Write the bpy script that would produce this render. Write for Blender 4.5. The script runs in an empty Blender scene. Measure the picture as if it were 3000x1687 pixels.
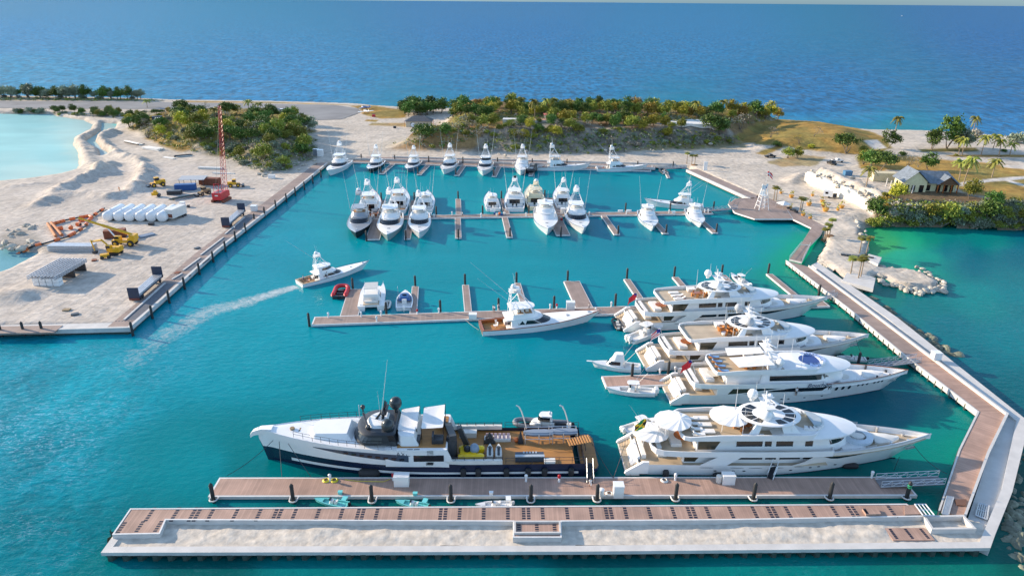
import bpy, math, random
import numpy as np
from mathutils import Vector, Matrix
R = math.radians
PI = math.pi
rnd = random.Random(7)
# ---------------------------------------------------------------- camera
FPX, CAMH, HORY, SLOPE = 2000.0, 70.0, 4.0, 0.0088
roll = math.atan(SLOPE)
pitch = math.atan((843.5 - HORY) * math.cos(roll) / FPX)
FW = Vector((0, math.cos(pitch), -math.sin(pitch)))
U0 = Vector((0, math.sin(pitch), math.cos(pitch)))
R0 = Vector((1, 0, 0))
RT = R0 * math.cos(roll) + U0 * math.sin(roll)
UP = U0 * math.cos(roll) - R0 * math.sin(roll)
scene = bpy.context.scene
col = scene.collection
cam = bpy.data.cameras.new('camera')
cam.sensor_width = 36.0
cam.lens = 36.0 * FPX / 3000.0
cam.clip_start, cam.clip_end = 1.0, 200000.0
camo = bpy.data.objects.new('camera', cam)
camo.matrix_world = Matrix(((RT.x, UP.x, -FW.x, 0), (RT.y, UP.y, -FW.y, 0), (RT.z, UP.z, -FW.z, CAMH), (0, 0, 0, 1)))
col.objects.link(camo)
scene.camera = camo
# ---------------------------------------------------------------- light
SUN_EL, SUN_AZ = 18.5, 160.0      # direction towards the sun, degrees anticlockwise from +X
w = bpy.data.worlds.new('World')
scene.world = w
w.use_nodes = True
nt = w.node_tree
sky = nt.nodes.new('ShaderNodeTexSky')
sky.sky_type = 'NISHITA'
sky.sun_disc = False
sky.sun_elevation = R(SUN_EL)
sky.sun_rotation = R(90.0 - SUN_AZ)
sky.air_density, sky.dust_density, sky.ozone_density = 1.0, 0.3, 1.0
bg = nt.nodes['Background']
# the air is thicker and bluer towards the horizon
tcw = nt.nodes.new('ShaderNodeTexCoord'); spw = nt.nodes.new('ShaderNodeSeparateXYZ'); nt.links.new(tcw.outputs['Generated'], spw.inputs[0])
rmp = nt.nodes.new('ShaderNodeValToRGB'); rmp.color_ramp.elements[0].color = (.155, .275, .56, 1); rmp.color_ramp.elements[1].color = (1, 1, 1, 1); rmp.color_ramp.elements[1].position = .28
nt.links.new(spw.outputs[2], rmp.inputs[0])
mxw = nt.nodes.new('ShaderNodeMix'); mxw.data_type = 'RGBA'; mxw.blend_type = 'MULTIPLY'; mxw.inputs[0].default_value = 1
nt.links.new(sky.outputs[0], mxw.inputs[6]); nt.links.new(rmp.outputs[0], mxw.inputs[7]); nt.links.new(mxw.outputs[2], bg.inputs[0])
bg.inputs[1].default_value = 0.135
sun = bpy.data.lights.new('sun', 'SUN')
sun.energy, sun.angle, sun.color = 3.2, R(0.6), (1.0, 0.81, 0.60)
suno = bpy.data.objects.new('sun', sun)
sd = Vector((math.cos(R(SUN_EL)) * math.cos(R(SUN_AZ)), math.cos(R(SUN_EL)) * math.sin(R(SUN_AZ)), math.sin(R(SUN_EL))))
suno.rotation_euler = sd.to_track_quat('Z', 'Y').to_euler()
suno.location = (-100, 50, 120)
col.objects.link(suno)
vs = scene.view_settings
vs.view_transform, vs.look, vs.gamma, vs.use_curve_mapping = 'Standard', 'None', 1.0, False
vs.exposure = 1.32
scene.cycles.max_bounces = 6
scene.cycles.diffuse_bounces = 3
scene.cycles.glossy_bounces = 3
scene.cycles.transparent_max_bounces = 8
scene.cycles.caustics_reflective = False
scene.cycles.caustics_refractive = False

# ---------------------------------------------------------------- survey: photo pixel (3000 x 1687) <-> world
def P(x, y, z=0.0):
 d = FW * FPX + RT * (x - 1500) - UP * (y - 843.5)
 return Vector((0, 0, CAMH)) + d * ((z - CAMH) / d.z)

def Qn(xyz):
 v = xyz - np.array([0, 0, CAMH])
 zc = np.maximum(v @ np.array(FW), 1e-3)
 return np.stack([1500 + FPX * (v @ np.array(RT)) / zc, 843.5 - FPX * (v @ np.array(UP)) / zc], 1)

def ZZ(x0, y0, s):            # a zoomed crop of the photo: crop pixel -> photo pixel
 return lambda x, y: (x0 + x / s, y0 + y / s)
zA = ZZ(0, 200, 3.22); zB = ZZ(750, 200, 3.22); zC = ZZ(1500, 200, 3.22); zD = ZZ(2200, 300, 3.22)
zE = ZZ(0, 560, 3.22); zF = ZZ(800, 480, 3.68); zG = ZZ(1400, 400, 3.22); zH = ZZ(2200, 600, 3.22)
zI = ZZ(700, 680, 3.623); zJ = ZZ(1380, 740, 4.262); zK = ZZ(1760, 740, 3.22); zL = ZZ(1760, 950, 2.576)
zM = ZZ(700, 1040, 3.623); zN = ZZ(1240, 1160, 4.529); zO = ZZ(250, 1350, 2.576); zP = ZZ(1250, 1350, 2.862); zQ = ZZ(2100, 1150, 2.698)
def W(zf, x, y, z=0.0):
 return P(*zf(x, y), z)

# ---------------------------------------------------------------- numpy helpers
_ng = np.random.default_rng(5)
_lat = _ng.random((256, 256))
def vnoise(x, y):
 xi, yi = np.floor(x).astype(int), np.floor(y).astype(int)
 fx, fy = x - xi, y - yi
 fx, fy = fx * fx * (3 - 2 * fx), fy * fy * (3 - 2 * fy)
 g = lambda a, b: _lat[a % 256, b % 256]
 return (g(xi, yi) * (1 - fx) + g(xi + 1, yi) * fx) * (1 - fy) + (g(xi, yi + 1) * (1 - fx) + g(xi + 1, yi + 1) * fx) * fy
def fbm(x, y, o=4):
 s, a, t = 0, .5, 0
 for i in range(o):
  s = s + a * vnoise(x * 2 ** i + 17 * i, y * 2 ** i + 31 * i); t += a; a *= .5
 return s / t
def polysd(px, py, poly):      # signed distance, positive inside
 d = np.full(px.shape, 1e18); ins = np.zeros(px.shape, bool)
 n = len(poly)
 for i in range(n):
  ax, ay = poly[i]; bx, by = poly[(i + 1) % n]
  ex, ey = bx - ax, by - ay
  t = np.clip(((px - ax) * ex + (py - ay) * ey) / (ex * ex + ey * ey + 1e-12), 0, 1)
  d = np.minimum(d, (px - ax - t * ex) ** 2 + (py - ay - t * ey) ** 2)
  if ay != by:
   c = ((ay > py) != (by > py)) & (px < (bx - ax) * (py - ay) / (by - ay) + ax)
   ins ^= c
 return np.where(ins, 1, -1) * np.sqrt(d)
def linesd(px, py, line):
 d = np.full(px.shape, 1e18)
 for i in range(len(line) - 1):
  ax, ay = line[i][:2]; bx, by = line[i + 1][:2]
  ex, ey = bx - ax, by - ay
  t = np.clip(((px - ax) * ex + (py - ay) * ey) / (ex * ex + ey * ey + 1e-12), 0, 1)
  d = np.minimum(d, (px - ax - t * ex) ** 2 + (py - ay - t * ey) ** 2)
 return np.sqrt(d)
def sstep(a, b, x):
 t = np.clip((x - a) / (b - a), 0, 1)
 return t * t * (3 - 2 * t)

# ---------------------------------------------------------------- materials
MATS = {}
def newmat(name):
 m = bpy.data.materials.new(name); m.use_nodes = True
 n = m.node_tree.nodes; b = n['Principled BSDF']
 return m, n, m.node_tree.links, b
def mat(name, c, rough=.5, var=.06, scale=1.5, metal=0., spec=.5, bump=0., bscale=8., coat=0., rand=0.):
 """plain colour with a fine noise in value (wear) and optional bump; rand = value shift from object to object"""
 if name in MATS: return MATS[name]
 m, n, l, b = newmat(name)
 tc = n.new('ShaderNodeTexCoord'); no = n.new('ShaderNodeTexNoise')
 no.inputs['Scale'].default_value = scale; no.inputs['Detail'].default_value = 5
 l.new(tc.outputs['Object'], no.inputs['Vector'])
 mr = n.new('ShaderNodeMapRange'); mr.inputs[1].default_value = .3; mr.inputs[2].default_value = .7
 mr.inputs[3].default_value = 1 - var; mr.inputs[4].default_value = 1 + var
 l.new(no.outputs[0], mr.inputs[0])
 v = mr.outputs[0]
 if rand:
  oi = n.new('ShaderNodeObjectInfo'); m2 = n.new('ShaderNodeMapRange')
  m2.inputs[3].default_value = 1 - rand; m2.inputs[4].default_value = 1 + rand
  l.new(oi.outputs['Random'], m2.inputs[0])
  mu = n.new('ShaderNodeMath'); mu.operation = 'MULTIPLY'
  l.new(v, mu.inputs[0]); l.new(m2.outputs[0], mu.inputs[1]); v = mu.outputs[0]
 vm = n.new('ShaderNodeVectorMath'); vm.operation = 'SCALE'
 vm.inputs[0].default_value = c[:3]; l.new(v, vm.inputs['Scale'])
 l.new(vm.outputs[0], b.inputs['Base Color'])
 b.inputs['Roughness'].default_value = rough; b.inputs['Metallic'].default_value = metal
 b.inputs['Specular IOR Level'].default_value = spec
 if coat: b.inputs['Coat Weight'].default_value = coat; b.inputs['Coat Roughness'].default_value = .08
 if bump:
  n2 = n.new('ShaderNodeTexNoise'); n2.inputs['Scale'].default_value = bscale; n2.inputs['Detail'].default_value = 4
  l.new(tc.outputs['Object'], n2.inputs['Vector'])
  bp = n.new('ShaderNodeBump'); bp.inputs['Strength'].default_value = bump; bp.inputs['Distance'].default_value = .1
  l.new(n2.outputs[0], bp.inputs['Height']); l.new(bp.outputs[0], b.inputs['Normal'])
 MATS[name] = m
 return m
def planks(name, c, axis=0, width=.3, var=.16, rough=.65, gap=.55, seam=6.0):
 """boards: one tone per board, a dark joint between boards and weathering in patches"""
 if name in MATS: return MATS[name]
 m, n, l, b = newmat(name)
 tc = n.new('ShaderNodeTexCoord'); sp = n.new('ShaderNodeSeparateXYZ'); l.new(tc.outputs['Object'], sp.inputs[0])
 dv = n.new('ShaderNodeMath'); dv.operation = 'DIVIDE'; l.new(sp.outputs[axis], dv.inputs[0]); dv.inputs[1].default_value = width
 fl = n.new('ShaderNodeMath'); fl.operation = 'FLOOR'; l.new(dv.outputs[0], fl.inputs[0])
 fr = n.new('ShaderNodeMath'); fr.operation = 'FRACT'; l.new(dv.outputs[0], fr.inputs[0])
 wn = n.new('ShaderNodeTexWhiteNoise'); wn.noise_dimensions = '1D'; l.new(fl.outputs[0], wn.inputs['W'])
 no = n.new('ShaderNodeTexNoise'); no.inputs['Scale'].default_value = .35; no.inputs['Detail'].default_value = 6
 l.new(tc.outputs['Object'], no.inputs['Vector'])
 mr = n.new('ShaderNodeMapRange'); mr.inputs[3].default_value = 1 - var; mr.inputs[4].default_value = 1 + var; l.new(wn.outputs['Value'], mr.inputs[0])
 m3 = n.new('ShaderNodeMapRange'); m3.inputs[1].default_value = .3; m3.inputs[2].default_value = .7; m3.inputs[3].default_value = .82; m3.inputs[4].default_value = 1.14
 l.new(no.outputs[0], m3.inputs[0])
 mu = n.new('ShaderNodeMath'); mu.operation = 'MULTIPLY'; l.new(mr.outputs[0], mu.inputs[0]); l.new(m3.outputs[0], mu.inputs[1])
 gp = n.new('ShaderNodeMath'); gp.operation = 'LESS_THAN'; l.new(fr.outputs[0], gp.inputs[0]); gp.inputs[1].default_value = .1
 g2 = n.new('ShaderNodeMapRange'); g2.inputs[3].default_value = 1; g2.inputs[4].default_value = gap; l.new(gp.outputs[0], g2.inputs[0])
 m4 = n.new('ShaderNodeMath'); m4.operation = 'MULTIPLY'; l.new(mu.outputs[0], m4.inputs[0]); l.new(g2.outputs[0], m4.inputs[1])
 vm = n.new('ShaderNodeVectorMath'); vm.operation = 'SCALE'; vm.inputs[0].default_value = c[:3]; l.new(m4.outputs[0], vm.inputs['Scale'])
 l.new(vm.outputs[0], b.inputs['Base Color']); b.inputs['Roughness'].default_value = rough
 MATS[name] = m
 return m
WHITE = mat('white_gelcoat', (.80, .80, .79), .28, .035, .5, coat=.3)
WHITE2 = mat('off_white_paint', (.70, .68, .63), .4, .06, .8)
CREAM = mat('cream_gelcoat', (.74, .66, .46), .3, .05, .6, coat=.3)
GREYH = mat('grey_gelcoat', (.30, .33, .37), .3, .05, .6, coat=.3)
NAVY = mat('navy_hull_paint', (.012, .02, .05), .22, .1, .6, coat=.4)
BLUEH = mat('slate_blue_hull_paint', (.10, .15, .22), .25, .06, .6, coat=.4)
BLACK = mat('black_paint', (.014, .016, .02), .35, .15, 1.)
GLASS = mat('dark_tinted_glass', (.008, .012, .018), .06, .1, 1., spec=.7)
RUBBER = mat('black_rubber', (.02, .02, .022), .7, .2, 2.)
ALU = mat('aluminium', (.62, .63, .64), .35, .06, 2., metal=.7)
STEEL = mat('stainless_rail', (.66, .67, .68), .3, .05, 2., metal=.6)
TEAK = planks('teak_deck', (.42, .24, .115), 1, .16, .12, .6, .7)
TEAKP = planks('pale_teak_deck', (.50, .40, .28), 1, .16, .08, .6, .8)
VARN = mat('varnished_wood', (.34, .10, .025), .25, .15, 2., coat=.5)
ORDECK = planks('orange_teak_work_deck', (.40, .19, .055), 1, .3, .1, .55, .75)
CUSH = mat('white_cushion', (.78, .76, .72), .8, .05, 2.)
WICK = mat('orange_wicker', (.48, .19, .05), .7, .2, 6.)
GREYDK = mat('charcoal_paint', (.035, .04, .048), .4, .12, 1.)
RED = mat('red_paint', (.50, .02, .03), .4, .1, 1.)
YEL = mat('construction_yellow', (.70, .38, .015), .45, .14, 1.2)
SUBY = mat('submarine_yellow', (.85, .55, .01), .3, .06, 1., coat=.3)
ORANGE = mat('orange_float_plastic', (.75, .17, .04), .5, .12, 2.)
BLUEP = mat('blue_paint', (.02, .09, .28), .45, .12, 1.2)
RUST = mat('rusty_steel', (.20, .065, .035), .8, .25, 1.5)
CANVAS = mat('white_canvas', (.80, .79, .77), .8, .05, 1.)
CONC = mat('pale_concrete', (.56, .545, .52), .8, .09, .5, bump=.12, bscale=3.)
DOCKC = mat('white_dock_fascia', (.66, .65, .63), .6, .08, 1.)
DECKB = planks('brown_composite_deck', (.35, .235, .185), 0, .35, .09, .7, .82)
DECKX = planks('grey_composite_deck', (.30, .225, .19), 0, .4, .08, .75, .85)
DECKY = planks('pink_composite_deck', (.40, .26, .20), 0, .35, .1, .7, .8)
PILE = mat('black_pile_sleeve', (.018, .02, .022), .55, .2, 2.)
SHEET = mat('algae_sheet_pile', (.035, .06, .05), .8, .3, 1.2)
SKIN = mat('skin', (.42, .24, .16), .6)
TURQ = mat('turquoise_gelcoat', (.16, .60, .60), .3, .05, 1., coat=.3)
GOLD = mat('dull_brown_gear', (.28, .2, .11), .7, .2, 3.)

# ---------------------------------------------------------------- mesh builder
class MB:
 def __init__(s): s.v = []; s.f = []; s.mi = []; s.cur = 0
 def add(s, vs, fs):
  o = len(s.v); s.v += [tuple(v) for v in vs]
  s.f += [tuple(i + o for i in f) for f in fs]; s.mi += [s.cur] * len(fs)
  return s
 def box(s, x0, x1, y0, y1, z0, z1):
  return s.add([(x0, y0, z0), (x1, y0, z0), (x1, y1, z0), (x0, y1, z0), (x0, y0, z1), (x1, y0, z1), (x1, y1, z1), (x0, y1, z1)],
      [(0, 3, 2, 1), (4, 5, 6, 7), (0, 1, 5, 4), (1, 2, 6, 5), (2, 3, 7, 6), (3, 0, 4, 7)])
 def obox(s, c, sx, sy, sz, rz=0., rx=0., ry=0.):       # centred box, turned
  m = Matrix.Rotation(rz, 3, 'Z') @ Matrix.Rotation(ry, 3, 'Y') @ Matrix.Rotation(rx, 3, 'X'); c = Vector(c)
  vs = [c + m @ Vector((a * sx / 2, b * sy / 2, d * sz / 2)) for d in (-1, 1) for a, b in ((-1, -1), (1, -1), (1, 1), (-1, 1))]
  return s.add(vs, [(0, 3, 2, 1), (4, 5, 6, 7), (0, 1, 5, 4), (1, 2, 6, 5), (2, 3, 7, 6), (3, 0, 4, 7)])
 def tube(s, a, b, r, r2=None, n=6, caps=True):
  a, b = Vector(a), Vector(b); d = b - a
  if d.length < 1e-6: return s
  q = d.to_track_quat('Z', 'Y'); r2 = r if r2 is None else r2
  ring = lambda p, rr: [p + q @ Vector((rr * math.cos(2 * PI * i / n), rr * math.sin(2 * PI * i / n), 0)) for i in range(n)]
  fs = [(i, (i + 1) % n, n + (i + 1) % n, n + i) for i in range(n)]
  if caps: fs += [tuple(range(n - 1, -1, -1)), tuple(range(n, 2 * n))]
  return s.add(ring(a, r) + ring(b, r2), fs)
 def path(s, pts, r, n=5):
  for a, b in zip(pts, pts[1:]): s.tube(a, b, r, n=n)
  return s
 def prism(s, poly, z0, z1, top=None):          # polygon (list of xy, anticlockwise) between two heights; top = another outline of the same count
  n = len(poly); top = top or poly
  z0f = z0 if callable(z0) else (lambda x, y: z0); z1f = z1 if callable(z1) else (lambda x, y: z1)
  vs = [(x, y, z0f(x, y)) for x, y in poly] + [(x, y, z1f(x, y)) for x, y in top]
  return s.add(vs, [(i, (i + 1) % n, n + (i + 1) % n, n + i) for i in range(n)] + [tuple(range(n - 1, -1, -1)), tuple(range(n, 2 * n))])
 def rings(s, rr, close=True, cap0=True, cap1=True):
  n = len(rr[0]); vs = [p for r in rr for p in r]; fs = []
  for k in range(len(rr) - 1):
   for i in range(n if close else n - 1):
    j = (i + 1) % n
    fs.append((k * n + i, k * n + j, (k + 1) * n + j, (k + 1) * n + i))
  if cap0: fs.append(tuple(range(n - 1, -1, -1)))
  if cap1: fs.append(tuple((len(rr) - 1) * n + i for i in range(n)))
  return s.add(vs, fs)
 def lathe(s, c, prof, n=12, ax='Z'):            # profile of (r, h)
  c = Vector(c); rr = []
  for r, h in prof:
   ring = []
   for i in range(n):
    a = 2 * PI * i / n; p = Vector((r * math.cos(a), r * math.sin(a), h))
    if ax == 'X': p = Vector((p.z, p.x, p.y))
    if ax == 'Y': p = Vector((p.y, p.z, p.x))
    ring.append(c + p)
   rr.append(ring)
  return s.rings(rr)
 def ball(s, c, r, n=12, m=8, sz=1., sx=1., sy=1.):
  c = Vector(c); rr = []
  for k in range(m + 1):
   t = -PI / 2 + PI * k / m; q = max(math.cos(t), .02)
   rr.append([c + Vector((sx * r * q * math.cos(2 * PI * i / n), sy * r * q * math.sin(2 * PI * i / n), sz * r * math.sin(t))) for i in range(n)])
  return s.rings(rr)
 def quad(s, a, b, c, d): return s.add([a, b, c, d], [(0, 1, 2, 3)])
 def build(s, name, m, parent=None, smooth=None, loc=None, rz=None):
  me = bpy.data.meshes.new(name)
  me.from_pydata(s.v, [], s.f); me.update()
  ms = m if isinstance(m, (list, tuple)) else [m]
  for x in ms: me.materials.append(x)
  if len(ms) > 1: me.polygons.foreach_set('material_index', s.mi)
  if smooth is not None:
   me.polygons.foreach_set('use_smooth', [True] * len(me.polygons))
   me.set_sharp_from_angle(angle=R(smooth))
  o = bpy.data.objects.new(name, me); col.objects.link(o)
  if parent is not None: o.parent = parent
  if loc is not None: o.location = loc
  if rz is not None: o.rotation_euler = (0, 0, rz)
  return o
def tag(o, label, cat=None, group=None, kind=None):
 o['label'] = label
 if cat: o['category'] = cat
 if group: o['group'] = group
 if kind: o['kind'] = kind
 return o
def thing(name, label, cat, loc=(0, 0, 0), rz=0., group=None):
 o = bpy.data.objects.new(name, None); o.empty_display_size = .5
 col.objects.link(o); o.location = loc; o.rotation_euler = (0, 0, rz)
 return tag(o, label, cat, group)
def struct(o, label=None):
 o['kind'] = 'structure'
 if label: o['label'] = label
 return o
KIDS = {}
def copy_tree(o, parent=None):
 c = o.copy(); col.objects.link(c)
 if parent is not None: c.parent = parent
 for ch in o.children: copy_tree(ch, c)
 return c
ORD = 'first second third fourth fifth sixth seventh eighth ninth tenth eleventh twelfth thirteenth fourteenth fifteenth sixteenth seventeenth eighteenth nineteenth twentieth'.split()
def text_mesh(name, s, size, m, parent, loc, rot, shear=0.):
 cu = bpy.data.curves.new(name, 'FONT'); cu.body = s; cu.size = size; cu.shear = shear; cu.extrude = .01; cu.align_x = 'CENTER'
 t = bpy.data.objects.new(name, cu); col.objects.link(t)
 bpy.context.view_layer.update()
 me = bpy.data.meshes.new_from_object(t.evaluated_get(bpy.context.evaluated_depsgraph_get()))
 bpy.data.objects.remove(t); me.materials.clear(); me.materials.append(m)
 o = bpy.data.objects.new(name, me); col.objects.link(o)
 o.parent = parent; o.location = loc; o.rotation_euler = rot
 return o
def heading(a, b):
 return math.atan2(b.y - a.y, b.x - a.x)
# ================================================================ TERRAIN
def wp(lst, z=0.0): return [tuple(P(x, y, z)[:2]) for x, y in lst]
def wz(zf, lst, z=0.0): return [tuple(P(*zf(x, y), z)[:2]) for x, y in lst]
LAND = wp([(-400, 985), (384, 979), (640, 746), (800, 622), (961, 489), (1026, 476), (1450, 482), (1907, 499), (2009, 497), (2192, 580), (2382, 670),
     (2402, 712), (2390, 742), (2366, 776), (2396, 783), (2526, 861), (2565, 842), (2573, 817), (2604, 836), (2650, 848), (2709, 861), (2768, 856),
     (2772, 832), (2728, 808), (2684, 789), (2604, 783), (2576, 783), (2550, 768), (2563, 730), (2541, 693), (2551, 671), (2604, 668), (2728, 668),
     (2883, 676), (3000, 679), (3400, 705), (3600, 470), (3000, 416), (2852, 404), (2709, 394), (2641, 391), (2548, 389), (2464, 372), (2405, 362), (2250, 352),
     (1800, 336), (1500, 326), (1175, 318), (1030, 307), (800, 300.5), (528, 297), (413, 292), (0, 284), (-500, 280)])
LAGOON = wp([(-500, 331), (0, 333), (155, 335), (174, 341), (248, 352), (279, 365), (270, 380), (223, 405), (224, 424), (239, 448), (239, 486), (230, 501), (174, 517), (93, 529), (0, 538), (-500, 560)])
CHAN = wz(zA, [(960, 515), (1100, 528), (1085, 580), (940, 640), (905, 680), (965, 755), (1070, 835), (955, 850), (930, 780), (800, 690), (870, 640), (955, 590)])
POND = wp([(-300, 727), (0, 727), (56, 732), (118, 743), (95, 759), (68, 774), (0, 806), (-300, 900)])
STRIP = [(-300, 296), (0, 296), (420, 299), (750, 304), (980, 308), (1048, 318), (1056, 330), (1000, 350), (930, 353), (850, 337), (700, 325), (400, 320), (0, 317), (-300, 317)]
STRIPW = wp(STRIP, 1.56)
HILLL = wp([(350, 380), (420, 414), (520, 445), (640, 462), (770, 508), (850, 503), (928, 458), (940, 392), (905, 350), (800, 338), (560, 337), (480, 350), (400, 362)], 1.5)
HILLM = wp([(1128, 437), (1200, 444), (1330, 447), (1500, 450), (1690, 454), (1830, 450), (1960, 441), (2080, 433), (2180, 424), (2230, 395), (2300, 352), (2000, 339), (1700, 331), (1500, 327), (1320, 325),
   (1300, 350), (1285, 380), (1235, 408), (1150, 422)], 1.5)
MOUND = wp([(2190, 446), (2300, 453), (2470, 457), (2560, 452), (2602, 430), (2590, 406), (2548, 391), (2464, 374), (2400, 364), (2290, 356), (2200, 366), (2150, 405)], 1.5)
WALLB = wp([(2361, 536), (2538, 616)], 1.5)       # foot of the white retaining wall
PLATR = wp([(2361, 537), (2541, 619), (2560, 652), (2620, 665), (2750, 666), (2900, 673), (3010, 677), (3400, 700), (3450, 520), (3000, 496), (2700, 490), (2540, 482), (2440, 496), (2375, 512)], 1.5)
SPIT = wp([(2540, 790), (2604, 783), (2684, 789), (2772, 832), (2768, 856), (2709, 861), (2604, 836), (2560, 820)])
RIDGES = [(wz(zA, [(975, 560), (880, 600), (735, 672), (790, 770), (840, 860), (905, 930), (1000, 985)], 2), 1.9, 3.0),
    (wz(zA, [(1055, 600), (925, 665), (975, 735), (1080, 800), (1185, 835), (1290, 860), (1385, 950), (1345, 1050), (1290, 1130)], 2), 2.7, 3.4),
    (wz(zA, [(520, 1165), (640, 1095), (800, 1030), (950, 965), (1040, 900)], 2), 2.6, 3.2),
    (wz(zA, [(380, 1270), (540, 1195), (720, 1170), (900, 1180), (1040, 1215), (1250, 1145)], 2), 2.0, 3.4),
    (wz(zA, [(1240, 515), (1290, 530)], 2), 2.8, 5.0), (wz(zE, [(40, 985), (215, 985)], 1.5), 2.0, 3.6),
    (wz(zD, [(640, 640), (820, 730), (1000, 790), (1180, 880)], 6), 1.6, 3.2), (wz(zD, [(390, 740), (470, 690)], 2), 2.2, 3.5),
    (wz(zH, [(800, 140), (900, 110), (1000, 75)], 2), .9, 3.0), (wz(zH, [(900, 170), (1020, 250)], 1.5), .5, 2.5),
    (wz(zH, [(580, 440), (800, 450)], 1.5), .8, 3.0), (wz(zA, [(100, 1110), (420, 1080)], 1.5), .7, 2.0), (wz(zC, [(2330, 660), (2440, 690)], 2), 1.6, 6.0)]
def height(x, y):
 sd = polysd(x, y, LAND)
 n1 = fbm(x / 5, y / 5, 3) - .5; n0 = fbm(x / 1.9, y / 1.9, 3) - .5; n2 = fbm(x / 22, y / 22, 4) - .5
 flat = sstep(-2, 4, polysd(x, y, STRIPW))
 z = 1.45 + n1 * .28 * (1 - flat) + n2 * .35 * sstep(8, 30, sd) * (1 - flat)
 def plateau(poly, h, wd, rough=.12):
  d = polysd(x, y, poly)
  return h * sstep(0, wd, d + n2 * wd * .5) * (1 + rough * 3 * n2) + sstep(0, 6, d) * n1 * rough * 6
 z = z + plateau(HILLL, 7.0, 20) + plateau(HILLM, 9.0, 20) + plateau(MOUND, 4.6, 30, .03)
 dp = polysd(x, y, PLATR)
 wl = linesd(x, y, WALLB)
 z = z + 4.8 * sstep(0, 1, dp / (5 + 9 * sstep(4, 30, wl))) + sstep(0, 8, dp) * n1 * .3
 z = z + 1.6 * sstep(150, 190, x) * sstep(320, 350, y) * (1 - sstep(395, 420, y))
 for ln, h, wd in RIDGES:
  d = linesd(x, y, ln)
  z = z + .8 * h * np.exp(-(d / wd) ** 2) * (1 + 1.0 * n1 + .9 * n0)
 z = z - .6 * sstep(0, 4, polysd(x, y, SPIT)) * (1 + 2 * n1)
 z = -2 + (z + 2) * sstep(.2, 2.8, sd + n1 * 1.2)
 for pl, wd in ((LAGOON, 7.), (CHAN, 3.), (POND, 4.)):
  k = sstep(-1.5, wd * .5, polysd(x, y, pl) + n1 * 1.5)
  z = z * (1 - k) - 1.5 * k
 return z
GX0, GX1, GY0, GY1, GS = -430.0, 470.0, 118.0, 580.0, 1.3
gx = np.arange(GX0, GX1, GS); gy = np.arange(GY0, GY1, GS)
GXX, GYY = np.meshgrid(gx, gy)
GH = height(GXX.ravel(), GYY.ravel()).reshape(GXX.shape)
def gz(x, y):
 i = min(max((x - GX0) / GS, 0), len(gx) - 1.001); j = min(max((y - GY0) / GS, 0), len(gy) - 1.001)
 a, b = int(i), int(j); fx, fy = i - a, j - b
 return float((GH[b, a] * (1 - fx) + GH[b, a + 1] * fx) * (1 - fy) + (GH[b + 1, a] * (1 - fx) + GH[b + 1, a + 1] * fx) * fy)
def G(px, py):                 # the ground point seen at a photo pixel (march along the ray)
 a = P(px, py, 14.0); b = P(px, py, -.5); last = a
 for k in range(61):
  p = a.lerp(b, k / 60)
  h = gz(p.x, p.y)
  if p.z <= h: return Vector((p.x, p.y, h))
  last = p
 return Vector((last.x, last.y, gz(last.x, last.y)))
def GZ(zf, x, y): return G(*zf(x, y))

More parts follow.
